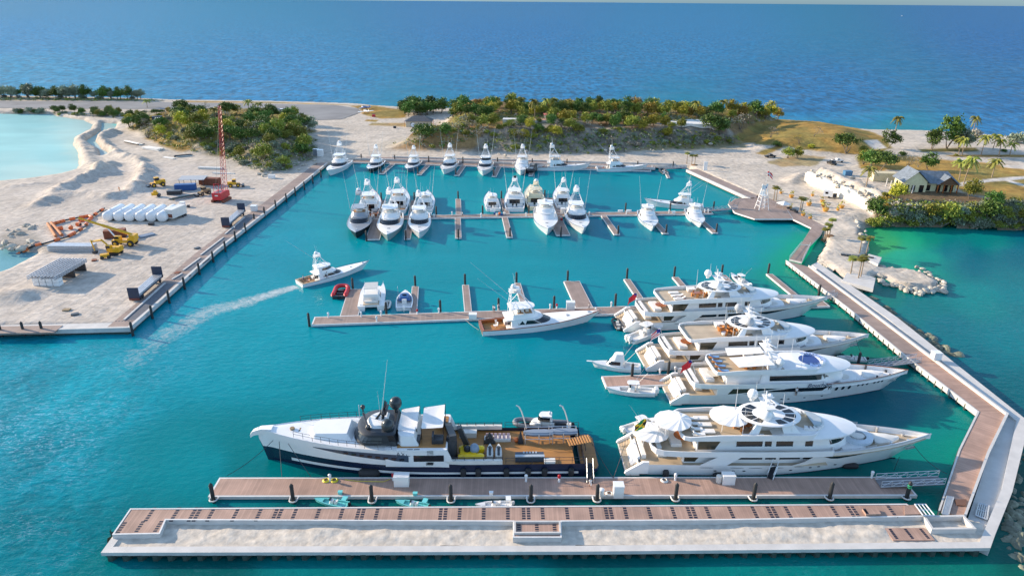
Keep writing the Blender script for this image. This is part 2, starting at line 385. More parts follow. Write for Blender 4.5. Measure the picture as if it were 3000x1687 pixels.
def ground():
 X, Y, Z = GXX.ravel(), GYY.ravel(), GH.ravel()
 keep = Z > -1.7
 q = Qn(np.stack([X, Y, Z], 1)); qx, qy = q[:, 0], q[:, 1]
 n1, n2, n3 = fbm(X / 4, Y / 4, 4), fbm(X / 14 + 9, Y / 14, 4), fbm(X / 40, Y / 40 + 5, 3)
 c = np.empty((len(X), 3)); c[:] = (.565, .50, .42)
 c *= (1 + .35 * (n2 - .5) + .3 * (n1 - .5))[:, None]
 def paint(k, colr):
  nonlocal c
  k = np.clip(k, 0, 1)[:, None]; colr = np.array(colr) if not isinstance(colr, np.ndarray) else colr
  c = c * (1 - k) + colr * k
 def area(poly, colr, f=12, nz=60, amt=1.):
  d = polysd(qx, qy, poly) + (n1 - .5) * nz * .35 + (n2 - .5) * nz * .5
  paint(sstep(-f / 2, f / 2, d) * amt, colr)
 dry = (np.array((.36, .225, .065))[None] * (1 - sstep(.42, .66, n2)[:, None] * .75) + np.array((.22, .19, .06))[None] * sstep(.42, .66, n2)[:, None] * .75) * (.6 + .8 * n1)[:, None] * (.8 + .4 * n3)[:, None]
 olive = np.array((.20, .17, .055))[None] * (.6 + .8 * n1)[:, None]
 rock = np.array((.27, .25, .215))[None] * (.3 + 1.3 * n1)[:, None]
 brown = np.array((.24, .155, .075))[None] * (.6 + .8 * n1)[:, None]
 # yard: slightly grey worked sand
 area([(-100, 560), (240, 500), (560, 470), (760, 530), (960, 492), (700, 690), (380, 985), (-100, 990)], np.array((.535, .475, .415))[None] * (.8 + .4 * n2)[:, None], 30, 20, .7)
 # left hill
 hl = polysd(X, Y, HILLL)
 paint(sstep(2, 7, hl + (n2 - .5) * 12), olive)
 paint(sstep(.52, .62, n2) * sstep(0, 6, hl) * .8, dry)
 area([(560, 440), (780, 400), (930, 410), (925, 470), (840, 505), (770, 508), (640, 465)], rock, 14, 50, .55)
 area([(420, 405), (470, 400), (600, 440), (520, 446)], dry, 8, 20)
 area([(330, 330), (520, 320), (760, 318), (820, 330), (700, 345), (480, 350), (380, 352)], dry, 10, 45, .55)
 # apron verge and hut plot
 area([(1020, 309), (1100, 311), (1190, 322), (1190, 345), (1120, 350), (1062, 336), (1055, 322)], dry, 4, 14)
 area([(1085, 362), (1190, 360), (1200, 372), (1080, 368)], dry, 3, 8, .8); area([(1075, 350), (1110, 352), (1100, 357), (1070, 356)], dry, 2, 5)
 # middle ridge
 hm = polysd(X, Y, HILLM)
 paint(sstep(0, 8, hm + (n2 - .5) * 14), brown)
 paint(sstep(.5, .62, n3 + (n1 - .5) * .3) * sstep(3, 10, hm), olive)
 area([(1130, 440), (1290, 380), (1420, 360), (1480, 390), (1400, 430), (1250, 440)], np.array((.36, .22, .10))[None] * (.7 + .6 * n1)[:, None], 14, 30, .8)
 area([(1390, 445), (1420, 390), (1600, 350), (1800, 370), (2020, 370), (2190, 400), (2180, 420), (2060, 425), (1900, 440), (1600, 450)], rock, 16, 60, .8)
 area([(1130, 440), (1240, 405), (1180, 400), (1100, 430)], np.array((.52, .46, .36)), 12, 40, .6)
 area([(1990, 420), (2190, 402), (2180, 428), (2060, 436), (1930, 440), (1840, 440)], dry, 10, 40, .6)
 # right grassland, paths and bunkers
 area([(2150, 400), (2230, 352), (2405, 350), (2480, 362), (2590, 400), (2610, 432), (2560, 454), (2470, 452), (2330, 435), (2260, 425), (2180, 418)], dry, 5, 22)
 area([(2210, 450), (2290, 422), (2300, 432), (2240, 455)], dry, 4, 12); area([(2250, 475), (2330, 452), (2420, 460), (2390, 485), (2290, 490)], dry, 6, 30, .75)
 area([(2510, 468), (2590, 455), (2680, 458), (2840, 474), (3010, 487), (3200, 495), (3200, 640), (2960, 590), (2830, 565), (2780, 545), (2700, 505), (2610, 508), (2520, 492)], dry, 6, 20)
 area([(2690, 437), (2860, 432), (2870, 444), (2700, 447)], olive, 4, 10); area([(2770, 455), (3050, 452), (3050, 462), (2790, 460)], dry, 3, 6)
 sand = np.array((.64, .60, .55))[None] * (.85 + .3 * n1)[:, None]
 area([(2530, 412), (2570, 410), (2596, 434), (2560, 436)], sand, 4, 6)
 area([(2815, 535), (2900, 524), (3010, 516), (3010, 524), (2900, 533), (2815, 545)], sand, 3, 4); area([(2930, 525), (2960, 528), (3010, 544), (3010, 550)], sand, 3, 4)
 area([(2930, 483), (3010, 485), (3010, 498), (2940, 490)], sand, 3, 8, .8)
 area([(2590, 498), (2660, 500), (2665, 512), (2600, 510)], sand, 3, 6, .8)
 # headland bank
 dpl = polysd(X, Y, PLATR)
 area([(2560, 630), (2590, 575), (2640, 545), (2760, 560), (2860, 570), (3000, 600), (3200, 620), (3200, 720), (2960, 690), (2560, 680)], np.array((.17, .12, .07))[None] * (.5 + n1)[:, None], 10, 30)
 area([(2500, 690), (2530, 640), (2560, 660), (2560, 760), (2540, 700)], rock, 8, 14, .8)
 # far strip beside the runway
 area([(-300, 270), (413, 290), (520, 298), (-300, 296)], np.array((.40, .33, .22)), 4, 14, .7)
 area([(528, 295), (800, 299), (1020, 307), (1020, 309), (800, 303), (528, 301)], dry, 2, 4, .8)
 area([(-300, 318), (400, 322), (400, 345), (160, 334), (-300, 331)], np.array((.50, .44, .37)), 4, 8, .6)
 # damp sand at the waterline
 paint(sstep(1.0, .1, Z) * .5, np.array((.36, .31, .24)))
 area([(0, 690), (60, 665), (115, 690), (150, 740), (60, 735), (0, 728)], rock, 8, 20, .6)
 c = np.clip(c, .01, .9)
 idx = -np.ones(len(X), int); idx[keep] = np.arange(keep.sum())
 nx, ny = len(gx), len(gy)
 I = np.arange(nx * ny).reshape(ny, nx)
 a, b, d, e = I[:-1, :-1].ravel(), I[:-1, 1:].ravel(), I[1:, 1:].ravel(), I[1:, :-1].ravel()
 ok = keep[a] & keep[b] & keep[d] & keep[e]
 F = np.stack([idx[a], idx[b], idx[d], idx[e]], 1)[ok]
 grid_mesh('ground', np.stack([X, Y, Z], 1)[keep], F, c[keep], sand_mat())
def grid_mesh(name, V, F, C, m, alpha=None):
 me = bpy.data.meshes.new(name)
 me.vertices.add(len(V)); me.vertices.foreach_set('co', V.astype(np.float32).ravel())
 k = F.shape[1]
 me.loops.add(F.size); me.loops.foreach_set('vertex_index', F.astype(np.int32).ravel())
 me.polygons.add(len(F)); me.polygons.foreach_set('loop_start', np.arange(0, F.size, k, dtype=np.int32)); me.polygons.foreach_set('loop_total', np.full(len(F), k, np.int32))
 me.update(); me.validate()
 at = me.color_attributes.new('Col', 'FLOAT_COLOR', 'POINT')
 A = np.ones((len(V), 4), np.float32); A[:, :3] = C
 if alpha is not None: A[:, 3] = alpha
 at.data.foreach_set('color', A.ravel())
 me.polygons.foreach_set('use_smooth', [True] * len(F))
 me.materials.append(m)
 o = bpy.data.objects.new(name, me); col.objects.link(o); o['kind'] = 'structure'
 return o
def sand_mat():
 m, n, l, b = newmat('worked_sand')
 at = n.new('ShaderNodeAttribute'); at.attribute_name = 'Col'
 tc = n.new('ShaderNodeTexCoord')
 mp = n.new('ShaderNodeMapping'); mp.inputs['Rotation'].default_value = (0, 0, .55); mp.inputs['Scale'].default_value = (.22, .7, 1)
 l.new(tc.outputs['Object'], mp.inputs[0])
 t1 = n.new('ShaderNodeTexNoise'); t1.inputs['Scale'].default_value = 1.; t1.inputs['Detail'].default_value = 6; t1.inputs['Distortion'].default_value = 2.2; l.new(mp.outputs[0], t1.inputs['Vector'])
 t2 = n.new('ShaderNodeTexNoise'); t2.inputs['Scale'].default_value = .5; t2.inputs['Detail'].default_value = 7; l.new(tc.outputs['Object'], t2.inputs['Vector'])
 wv = n.new('ShaderNodeTexWave'); wv.inputs['Scale'].default_value = .16; wv.inputs['Distortion'].default_value = 9.; wv.inputs['Detail'].default_value = 3; wv.inputs['Detail Scale'].default_value = .35; wv.wave_profile = 'SIN'; l.new(tc.outputs['Object'], wv.inputs['Vector'])
 wm = n.new('ShaderNodeMapRange'); wm.inputs[1].default_value = .8; wm.inputs[2].default_value = .93; wm.inputs[4].default_value = -.07; l.new(wv.outputs['Fac'], wm.inputs[0])
 ad0 = n.new('ShaderNodeMath'); ad0.operation = 'ADD'; l.new(t2.outputs[0], ad0.inputs[0]); l.new(wm.outputs[0], ad0.inputs[1])
 ad = n.new('ShaderNodeMath'); ad.operation = 'ADD'; l.new(t1.outputs[0], ad.inputs[0]); l.new(ad0.outputs[0], ad.inputs[1])
 mr = n.new('ShaderNodeMapRange'); mr.inputs[1].default_value = .75; mr.inputs[2].default_value = 1.25; mr.inputs[3].default_value = .76; mr.inputs[4].default_value = 1.14; l.new(ad.outputs[0], mr.inputs[0])
 vm = n.new('ShaderNodeVectorMath'); vm.operation = 'SCALE'; l.new(at.outputs['Color'], vm.inputs[0]); l.new(mr.outputs[0], vm.inputs['Scale'])
 l.new(vm.outputs[0], b.inputs['Base Color']); b.inputs['Roughness'].default_value = .95; b.inputs['Specular IOR Level'].default_value = .1
 bp = n.new('ShaderNodeBump'); bp.inputs['Strength'].default_value = .6; bp.inputs['Distance'].default_value = .35
 l.new(ad.outputs[0], bp.inputs['Height']); l.new(bp.outputs[0], b.inputs['Normal'])
 return m
ground()
# airstrip and apron: one sheet of worn grey tarmac
mb = MB(); mb.add([(x, y, 1.6) for x, y in STRIPW], [tuple(range(len(STRIPW)))])
struct(mb.build('airstrip', mat('worn_tarmac', (.25, .25, .25), .9, .16, .06, spec=.1)))

# ================================================================ WATER
WCOL = [  # photo pixel, bed and water colour (linear), chop
 ((0, 8), (0.045, 0.19, 0.366), 1), ((1500, 12), (0.0225, 0.146, 0.342), 1), ((3000, 22), (0.0135, 0.118, 0.317), 1),
 ((0, 100), (0.0263, 0.19, 0.403), 1), ((1500, 100), (0.009, 0.14, 0.354), 1), ((3000, 100), (0.006, 0.112, 0.317), 1),
 ((0, 220), (0.0338, 0.224, 0.403), 1), ((800, 230), (0.0135, 0.174, 0.378), 1), ((1600, 230), (0.006, 0.151, 0.348), 1), ((2400, 270), (0.006, 0.134, 0.329), 1), ((3000, 330), (0.0045, 0.118, 0.305), 1), ((2000, 110), (0.009, 0.157, 0.354), 1),
 ((0, 400), (.33, .63, .64), .1), ((150, 450), (.33, .64, .66), .1), ((120, 515), (.45, .68, .66), .1), ((225, 430), (.42, .66, .64), .1), ((60, 345), (.28, .56, .58), .1),
 ((330, 440), (.42, .60, .65), .1), ((330, 365), (.34, .52, .52), .1), ((60, 760), (.16, .40, .47), .2),
 ((1100, 560), (0.002, 0.218, 0.278), .3), ((1500, 545), (0.0015, 0.207, 0.268), .3), ((1950, 540), (0.0015, 0.207, 0.268), .3), ((1800, 640), (0.0015, 0.174, 0.252), .3),
 ((800, 720), (0.002, 0.213, 0.294), .45), ((1000, 740), (0.002, 0.218, 0.278), .4), ((1500, 760), (0.0015, 0.207, 0.268), .3), ((2100, 720), (0.0015, 0.207, 0.273), .3), ((2250, 640), (0.0015, 0.213, 0.263), .25),
 ((500, 980), (0.0025, 0.224, 0.315), .6), ((300, 1150), (0.003, 0.224, 0.304), .75), ((50, 1050), (0.003, 0.202, 0.284), .8), ((60, 1350), (0.002, 0.174, 0.242), .8), ((180, 1600), (0.002, 0.151, 0.2), .8),
 ((700, 1000), (0.002, 0.224, 0.294), .5), ((1200, 1050), (0.0015, 0.213, 0.278), .35), ((1650, 950), (0.0015, 0.19, 0.263), .3), ((1500, 1180), (0.0015, 0.185, 0.236), .3), ((600, 1350), (0.0015, 0.179, 0.221), .4), ((700, 1370), (0.001, 0.134, 0.158), .3),
 ((1000, 1475), (0.001, 0.084, 0.0893), .2), ((1600, 1475), (0.001, 0.0728, 0.0735), .2), ((2400, 1465), (0.001, 0.0896, 0.0893), .2), ((2750, 1250), (0.0027, 0.184, 0.168), .2), ((2650, 1200), (0.0018, 0.0978, 0.133), .2), ((2500, 1160), (0.001, 0.084, 0.131), .2), ((2790, 1330), (0.0027, 0.196, 0.163), .2),
 ((2400, 820), (0.002, 0.179, 0.147), .2), ((2600, 1010), (0.0036, 0.138, 0.102), .2), ((2200, 950), (0.0015, 0.157, 0.221), .25), ((2370, 755), (0.005, 0.269, 0.168), .1),
 ((300, 1680), (0.0015, 0.134, 0.158), .5), ((900, 1680), (0.0015, 0.14, 0.152), .5), ((1500, 1685), (0.0015, 0.146, 0.158), .5), ((2300, 1680), (0.002, 0.151, 0.152), .5), ((2850, 1660), (0.0054, 0.138, 0.117), .5), ((2980, 1640), (0.0054, 0.0862, 0.0765), .5), ((1700, 1650), (0.001, 0.084, 0.0893), .5), ((600, 1650), (0.001, 0.0784, 0.084), .5),
 ((2600, 720), (0.099, 0.299, 0.112), .2), ((2660, 700), (0.027, 0.287, 0.163), .2), ((2720, 690), (0.0108, 0.196, 0.153), .25), ((2640, 760), (0.0315, 0.299, 0.194), .2), ((2720, 750), (0.009, 0.241, 0.184), .3), ((2850, 760), (0.0027, 0.115, 0.163), .4), ((2760, 735), (0.0036, 0.138, 0.173), .35),
 ((2900, 700), (0.0054, 0.172, 0.173), .3), ((3000, 740), (0.0036, 0.115, 0.163), .4), ((2980, 850), (0.0027, 0.149, 0.178), .5), ((2850, 880), (0.0036, 0.178, 0.189), .5), ((2700, 900), (0.0036, 0.138, 0.153), .5), ((2600, 870), (0.0072, 0.149, 0.133), .4), ((2780, 960), (0.0027, 0.127, 0.163), .5), ((2950, 1000), (0.0027, 0.149, 0.184), .5), ((2870, 1060), (0.0027, 0.115, 0.153), .5), ((2990, 1150), (0.0036, 0.103, 0.133), .5), ((2990, 1450), (0.0072, 0.0575, 0.051), .4)]
def water_mat():
 m, n, l, b = newmat('sea_water')
 at = n.new('ShaderNodeAttribute'); at.attribute_name = 'Col'
 tc = n.new('ShaderNodeTexCoord')
 def noise(sc, det, rot, stretch, dist=0.):
  mp = n.new('ShaderNodeMapping'); mp.inputs['Rotation'].default_value = (0, 0, rot); mp.inputs['Scale'].default_value = (sc, sc * stretch, sc)
  l.new(tc.outputs['Object'], mp.inputs[0])
  t = n.new('ShaderNodeTexNoise'); t.inputs['Scale'].default_value = 1.; t.inputs['Detail'].default_value = det; t.inputs['Distortion'].default_value = dist
  l.new(mp.outputs[0], t.inputs['Vector']); return t.outputs[0]
 def math_(op, a, c):
  k = n.new('ShaderNodeMath'); k.operation = op
  for i, v in enumerate((a, c)):
   if isinstance(v, (int, float)): k.inputs[i].default_value = v
   else: l.new(v, k.inputs[i])
  return k.outputs[0]
 swell = noise(.16, 3, .35, 2.2, .4); chop = noise(.55, 4, .2, 1.7, .3); rip = noise(2.6, 4, -.2, 1.8); grp = noise(.2, 3, .05, .4, .5)
 big = noise(.016, 5, .1, 2.5, .8)
 h1 = math_('MULTIPLY', math_('ADD', math_('MULTIPLY', swell, .8), chop), at.outputs['Alpha'])
 h = math_('ADD', h1, math_('MULTIPLY', rip, .16))
 # sky glints of thin wave crests, put in as patchy streaks of extra mirror
 rw = noise(.5, 2, -.5, 3.2, .7); pt = noise(.03, 3, .4, 1.6)
 rd = n.new('ShaderNodeMapRange'); rd.inputs[1].default_value = .035; rd.inputs[2].default_value = .0; l.new(math_('ABSOLUTE', math_('SUBTRACT', rw, .5), 0.), rd.inputs[0])
 pm = n.new('ShaderNodeMapRange'); pm.inputs[1].default_value = .42; pm.inputs[2].default_value = .62; l.new(pt, pm.inputs[0])
 am = n.new('ShaderNodeMapRange'); am.inputs[1].default_value = .38; am.inputs[2].default_value = .8; l.new(at.outputs['Alpha'], am.inputs[0])
 crest = math_('MULTIPLY', math_('MULTIPLY', math_('MULTIPLY', rd.outputs[0], pm.outputs[0]), am.outputs[0]), .34)
 bp = n.new('ShaderNodeBump'); bp.inputs['Strength'].default_value = 1.; bp.inputs['Distance'].default_value = .26
 l.new(h, bp.inputs['Height']); l.new(bp.outputs[0], b.inputs['Normal'])
 # clear and ruffled patches; light and dark of waves painted into the colour
 mr = n.new('ShaderNodeMapRange'); mr.inputs[1].default_value = .3; mr.inputs[2].default_value = .7; mr.inputs[3].default_value = .92; mr.inputs[4].default_value = 1.08; l.new(big, mr.inputs[0])
 m2 = n.new('ShaderNodeMapRange'); m2.inputs[1].default_value = .3; m2.inputs[2].default_value = .7
 l.new(chop, m2.inputs[0]); l.new(math_('SUBTRACT', 1., math_('MULTIPLY', math_('POWER', at.outputs['Alpha'], 3.), .34)), m2.inputs[3]); l.new(math_('ADD', 1., math_('MULTIPLY', math_('POWER', at.outputs['Alpha'], 3.), .34)), m2.inputs[4])
 vm = n.new('ShaderNodeVectorMath'); vm.operation = 'SCALE'; l.new(at.outputs['Color'], vm.inputs[0]); 
 m5 = n.new('ShaderNodeMapRange'); m5.inputs[1].default_value = .36; m5.inputs[2].default_value = .64; l.new(grp, m5.inputs[0]); ga = math_('MULTIPLY', math_('POWER', at.outputs['Alpha'], 4.), .42)
 l.new(math_('SUBTRACT', 1., ga), m5.inputs[3]); l.new(math_('ADD', 1., ga), m5.inputs[4])
 l.new(math_('MULTIPLY', math_('MULTIPLY', mr.outputs[0], m2.outputs[0]), m5.outputs[0]), vm.inputs['Scale'])
 # a ruffled sea mirrors the sky far less at a grazing angle than a flat one does: fresnel, softened and capped
 df = n.new('ShaderNodeBsdfDiffuse'); gl = n.new('ShaderNodeBsdfGlossy'); mx = n.new('ShaderNodeMixShader'); fr = n.new('ShaderNodeFresnel')
 fr.inputs['IOR'].default_value = 1.33; gl.inputs['Roughness'].default_value = .12
 l.new(vm.outputs[0], df.inputs['Color'])
 for k in (df, gl, fr): l.new(bp.outputs[0], k.inputs['Normal'])
 l.new(math_('MINIMUM', math_('MULTIPLY', math_('ADD', fr.outputs[0], math_('MULTIPLY', crest, 2.)), .5), math_('ADD', math_('ADD', .04, math_('MULTIPLY', at.outputs['Alpha'], .11)), crest)), mx.inputs[0])
 l.new(df.outputs[0], mx.inputs[1]); l.new(gl.outputs[0], mx.inputs[2])
 n.remove(b); l.new(mx.outputs[0], n['Material Output'].inputs['Surface'])
 return m
def sea():
 ys = [16.]
 while ys[-1] < 90000: ys.append(ys[-1] + max(1.8, ys[-1] * .009 if ys[-1] < 700 else ys[-1] * .06))
 ys = np.array(ys); tt = np.linspace(-1.35, 1.35, 260)
 T, YY = np.meshgrid(tt, ys); XX = T * (YY + 45)
 V = np.stack([XX.ravel(), YY.ravel(), np.zeros(XX.size)], 1)
 q = Qn(V)
 qx = np.clip(q[:, 0], -300, 3300); qy = np.clip(q[:, 1], 2, 1900)
 num = np.zeros((len(V), 4)); den = np.zeros(len(V))
 wob = (fbm(V[:, 0] / 11, V[:, 1] / 11, 4) - .5) * 70
 inlag = polysd(V[:, 0], V[:, 1], LAGOON) > -6
 for (x, y), c, ch in WCOL:
  sy = 2.6 if y < 300 else 1.5
  pale = (x < 345 and 330 < y < 530)
  dd = (qx - x + wob) ** 2 + ((qy - y + wob * .5) * sy) ** 2
  wgt = 1 / (dd + 400) ** 2
  ok = inlag | (polysd(V[:, 0], V[:, 1], CHAN) > -6) if pale else ~inlag
  wgt = np.where(ok, wgt, wgt * 1e-9)
  num += wgt[:, None] * np.array([*c, ch]); den += wgt
 A = num / den[:, None]; lg = (inlag | (qx < 345) & (qy > 330) & (qy < 800))[:, None]
 A[:, :3] *= np.where(lg, np.array([[.98, .9, .86]]), np.where((qy < 330)[:, None], np.array([[.55, .88, .84]]), np.array([[.45, 1.1, 1.02]])))
 nx = len(tt); ny = len(ys); I = np.arange(nx * ny).reshape(ny, nx)
 F = np.stack([I[:-1, :-1].ravel(), I[:-1, 1:].ravel(), I[1:, 1:].ravel(), I[1:, :-1].ravel()], 1)
 grid_mesh('sea', V, F, A[:, :3], water_mat(), A[:, 3])
sea()
# ================================================================ DOCKS AND QUAYS
def frame_of(a, b):
 d = Vector((b.x - a.x, b.y - a.y)); return d.length, math.atan2(d.y, d.x)
def slab(mb, x0, x1, y0, y1, zt, th, rim=.28):
 """a pontoon section: deck boards in slot 0, white rim and fascia in slot 1 (the rim 2 cm lower)"""
 mb.cur = 0; mb.box(x0 + rim, x1 - rim, y0 + rim, y1 - rim, zt - .25, zt)
 mb.cur = 1; mb.box(x0, x1, y0, y1, zt - th, zt - .02)
 mb.cur = 0
def pontoon(name, label, cat, nl, nr, fl, fr, zt=.62, deck=None, th=.5):
 """floating main dock from its four photo corners (near-left, near-right, far-left, far-right)"""
 pts = [P(*q, zt) for q in (nl, nr, fl, fr)]
 a = (pts[0] + pts[2]) / 2; b = (pts[1] + pts[3]) / 2
 L, rz = frame_of(a, b)
 n = Vector((-math.sin(rz), math.cos(rz), 0))
 wd = abs(((pts[2] + pts[3]) / 2 - (pts[0] + pts[1]) / 2).dot(n))
 t = thing(name, label, cat, (a.x, a.y, 0), rz)
 mb = MB(); mb.box(.3, L - .3, -wd / 2 + .3, wd / 2 - .3, zt - .25, zt); mb.build('deck', deck or DECKB, t)
 mb = MB(); mb.box(0, L, -wd / 2, wd / 2, zt - th, zt - .02)
 mb.build('fascia', DOCKC, t)
 mb = MB()
 mb.box(.5, L - .5, -wd / 2 + .35, wd / 2 - .35, -.25, zt - th - .01); mb.build('float_hull', BLACK, t)
 return t, L, wd
def local(t, p):
 c, s = math.cos(-t.rotation_euler.z), math.sin(-t.rotation_euler.z)
 x, y = p.x - t.location.x, p.y - t.location.y
 return Vector((c * x - s * y, s * x + c * y, p.z))
def finger(t, wd, endpx, width, zt=.6, deck=None, side=1):
 e = local(t, P(*endpx, zt)); y0 = wd / 2 * side
 mb = MB(); lo, hi = sorted((y0 + .02 * side, e.y))
 slab(mb, e.x - width / 2, e.x + width / 2, lo, hi, zt, .45, .16)
 mb.cur = 1; mb.obox((e.x - width * .25, hi if side > 0 else lo, zt - .2), width * .45, .5, .3)
 return mb.build('finger', [deck or DECKX, DOCKC], t)
PILE_SRC = []
def pile_src():
 t = thing('mooring_pile', 'x', 'mooring pile', group='black mooring piles')
 mb = MB(); mb.lathe((0, 0, 0), [(.29, -1.), (.29, 3.1), (.27, 3.14)], 12); mb.build('post', PILE, t, 40)
 mb = MB(); mb.lathe((0, 0, 0), [(.31, 3.1), (.31, 3.2), (.03, 3.6)], 12); mb.build('cap', PILE, t, 40)
 return t
def piles(pts, where, side='left', dz=0.):
 pts = sorted(pts, key=lambda q: q[0])
 for i, (x, y) in enumerate(pts):
  p = P(x, y, .5)
  if not PILE_SRC: PILE_SRC.append(pile_src()); o = PILE_SRC[0]
  else: o = copy_tree(PILE_SRC[0])
  o.location = (p.x, p.y, dz)
  o['label'] = 'black mooring pile, %s from the %s %s' % (ORD[i] if i < 20 else 'number %d' % (i + 1), side, where)
def pz(zf, pts): return [zf(x, y) for x, y in pts]
# near floating dock
D1, L1, W1 = pontoon('floating_dock', 'long pink brown floating dock beside the navy work ship and nearest white superyacht', 'dock', (612, 1454), (2674, 1450), (640, 1397), (2655, 1395.5), .65, DECKY, .55)
D1P = pz(zO, [(967, 290), (1569, 295), (2164, 302)]) + pz(zP, [(204, 332), (873, 332), (1428, 327), (2086, 320)]) + pz(zQ, [(288, 838), (890, 833), (1500, 828)])
for q in D1P:
 e = local(D1, P(*q, .5)); mb = MB()
 for a in range(8):
  t0, t1 = PI + a * PI / 7 - .2, PI + (a + 1) * PI / 7 - .2
  mb.tube((e.x + .55 * math.cos(t0), e.y + .55 * math.sin(t0), .55), (e.x + .55 * math.cos(t1), e.y + .55 * math.sin(t1), .55), .12)
 mb.tube((e.x - .55, e.y, .55), (e.x - .6, -W1 / 2, .55), .12); mb.tube((e.x + .55, e.y, .55), (e.x + .6, -W1 / 2, .55), .12)
 mb.build('pile_guide', DOCKC, D1)
piles(D1P, 'along the front of the near dock')
mb = MB(); p = P(*zQ(1500, 828), .5)
for k in (2.4, 2.75): mb.lathe((p.x, p.y, k), [(.30, 0), (.325, .01), (.325, .12), (.30, .13)], 12)
tag(mb.build('reflective_band', mat('green_reflector', (.02, .5, .22), .4)), 'two bright green bands round the rightmost pile of the near dock', 'band')
# dock with the moored sportfisher
D2, L2, W2 = pontoon('floating_dock', 'middle floating dock with wide gaps between its fingers where a wood cockpit sportfisher lies', 'dock', (912.5, 951), (2433, 897), (921, 928), (2405, 876), .62, DECKX)
for q, wd in ((zI(1248, 602), 4.3), (zI(1872, 575), 1.8), (zI(2405, 560), 1.8), (zJ(580, 377), 1.6), (zJ(1256, 355), 4.4), (zJ(1946, 330), 1.8), (zK(703, 230), 1.8), (zK(1150, 210), 1.8), (zK(1590, 200), 1.8)):
 finger(D2, W2, q, wd)
piles(pz(zI, [(747, 980), (1210, 598), (1872, 572), (2400, 552), (1565, 862), (2138, 838)]) + pz(zJ, [(343, 705), (567, 373), (1205, 350), (1035, 678), (1945, 322), (1800, 648)]) + pz(zK, [(137, 488), (692, 225), (1140, 207), (1578, 195), (2055, 400)]), 'on the middle dock')
# sportfisher dock
D3, L3, W3 = pontoon('floating_dock', 'narrow floating dock crossing the basin with sportfishing boats on both sides', 'dock', (1092, 642), (2108, 625), (1095, 632), (2062, 617.5), .62, DECKX)
for q, wd in ((zF(1072, 812), 4.4), (zF(1446, 806), 2.0), (zF(1997, 797), 2.0), (zG(300, 948), 2.0), (zG(805, 928), 4.6), (zG(1312, 922), 2.0), (zG(1770, 912), 2.0), (zG(2238, 907), 2.0)):
 finger(D3, W3, q, wd, side=-1)
for q, wd in ((zF(1168, 395), 3.4), (zF(1515, 392), 2.0), (zF(1995, 378), 2.0), (zG(235, 585), 2.0), (zG(672, 578), 4.2)):
 finger(D3, W3, q, wd)
piles(pz(zF, [(1168, 392), (1523, 388), (1995, 375), (1760, 545), (2260, 535), (1008, 818), (1432, 810), (1997, 798)]) + pz(zG, [(303, 945), (783, 932), (1322, 922), (1775, 910), (2248, 903), (222, 585), (630, 575), (45, 728), (480, 722), (1392, 700), (1812, 700), (2222, 685)]), 'on the sportfisher dock')
# back dock
D4, L4, W4 = pontoon('floating_dock', 'far floating dock under the sandy bank with boats stern to it', 'dock', (1026, 475.5), (1905, 501), (1030, 467), (1907, 492), .62, DECKX)
for q, wd in ((zB(1185, 993), 2.0), (zB(1537, 1003), 2.0), (zB(1893, 1010), 2.0), (zB(2245, 1020), 2.0), (zC(175, 1012), 1.8), (zC(1478, 1032), 1.2)):
 finger(D4, W4, q, wd, side=-1, deck=DECKX)
piles(pz(zB, [(1180, 988), (1528, 998), (1885, 1004), (2242, 1012), (995, 868), (1310, 878), (1630, 888), (1952, 896), (2278, 902)]) + pz(zC, [(190, 912), (517, 915), (1183, 935), (1518, 940)]), 'at the far dock')
# dock between the second and third superyacht
D5, L5, W5 = pontoon('floating_dock', 'short brown dock between the second and third superyachts with small boats on both sides', 'dock', (1775, 1134), (2530, 1106), (1762, 1101), (2510, 1075), .62, DECKY)
piles(pz(zL, [(235, 393), (508, 375), (677, 368), (1940, 305)]), 'on the short dock')

# ---- fixed quay along the left yard and at the back
def quay(name, label, line, wd, zt, deck, slots=0, cat='quay', side=1, gap=()):
 """deck of wd metres on one side of a line of world points, with a concrete edge beam and dark slots"""
 t = thing(name, label, cat, (0, 0, 0))
 for a, b in zip(line, line[1:]):
  L, rz = frame_of(a, b)
  y0, y1 = (0, wd) if side > 0 else (-wd, 0)
  ye = (.0, .7) if side > 0 else (-.7, 0)
  mb = MB(); mb.box(0, L, min(y0 + .7 * side, y1) if side > 0 else y0, y1 if side > 0 else y1 - .7, zt - .3, zt); mb.build('deck', deck, t, loc=(a.x, a.y, 0), rz=rz)
  mb = MB(); mb.box(0, L, ye[0], ye[1], zt - 1.0, zt + .06); mb.build('edge_beam', CONC, t, loc=(a.x, a.y, 0), rz=rz)
  mb = MB(); mb.box(0, L, *(sorted((.5 * side, (wd - .1) * side))), -1.5, zt - .31); mb.build('quay_wall', SHEET, t, loc=(a.x, a.y, 0), rz=rz)
  if slots:
   k = slots / 2
   while k < L - 1:
    mb = MB()
    for j in range(6):
     yy = (1.0 + (wd - 1.6) * j / 5) * side
     mb.box(k, k + .3, min(yy, yy + .42 * side), max(yy, yy + .42 * side), zt - .1, zt + .008)
    mb.build('grating', BLACK, t, loc=(a.x, a.y, 0), rz=rz); k += slots
 return t
QL = [P(384, 979), P(512, 865), P(640, 747), P(800, 620), P(961, 488)]
quay('quay_boardwalk', 'slotted boardwalk on the white edged quay of the construction yard', QL, 5.2, 1.62, DECKX, 6.5)
quay('quay_boardwalk', 'short length of quay edge at the front of the yard with three piles', [P(-60, 987, .2), P(180, 982, .2), P(384, 979, 0)], 3.0, 1.6, CONC, 0)
mb = MB(); a = P(-40, 972, 1.62); b = P(165, 969, 1.62); L, rz = frame_of(a, b); mb.box(0, L, -1, 2.6, -.2, .12)
tag(mb.build('loose_decking', DECKX, loc=(a.x, a.y, 1.6), rz=rz), 'grey deck strip laid behind the front quay edge of the yard', 'deck')
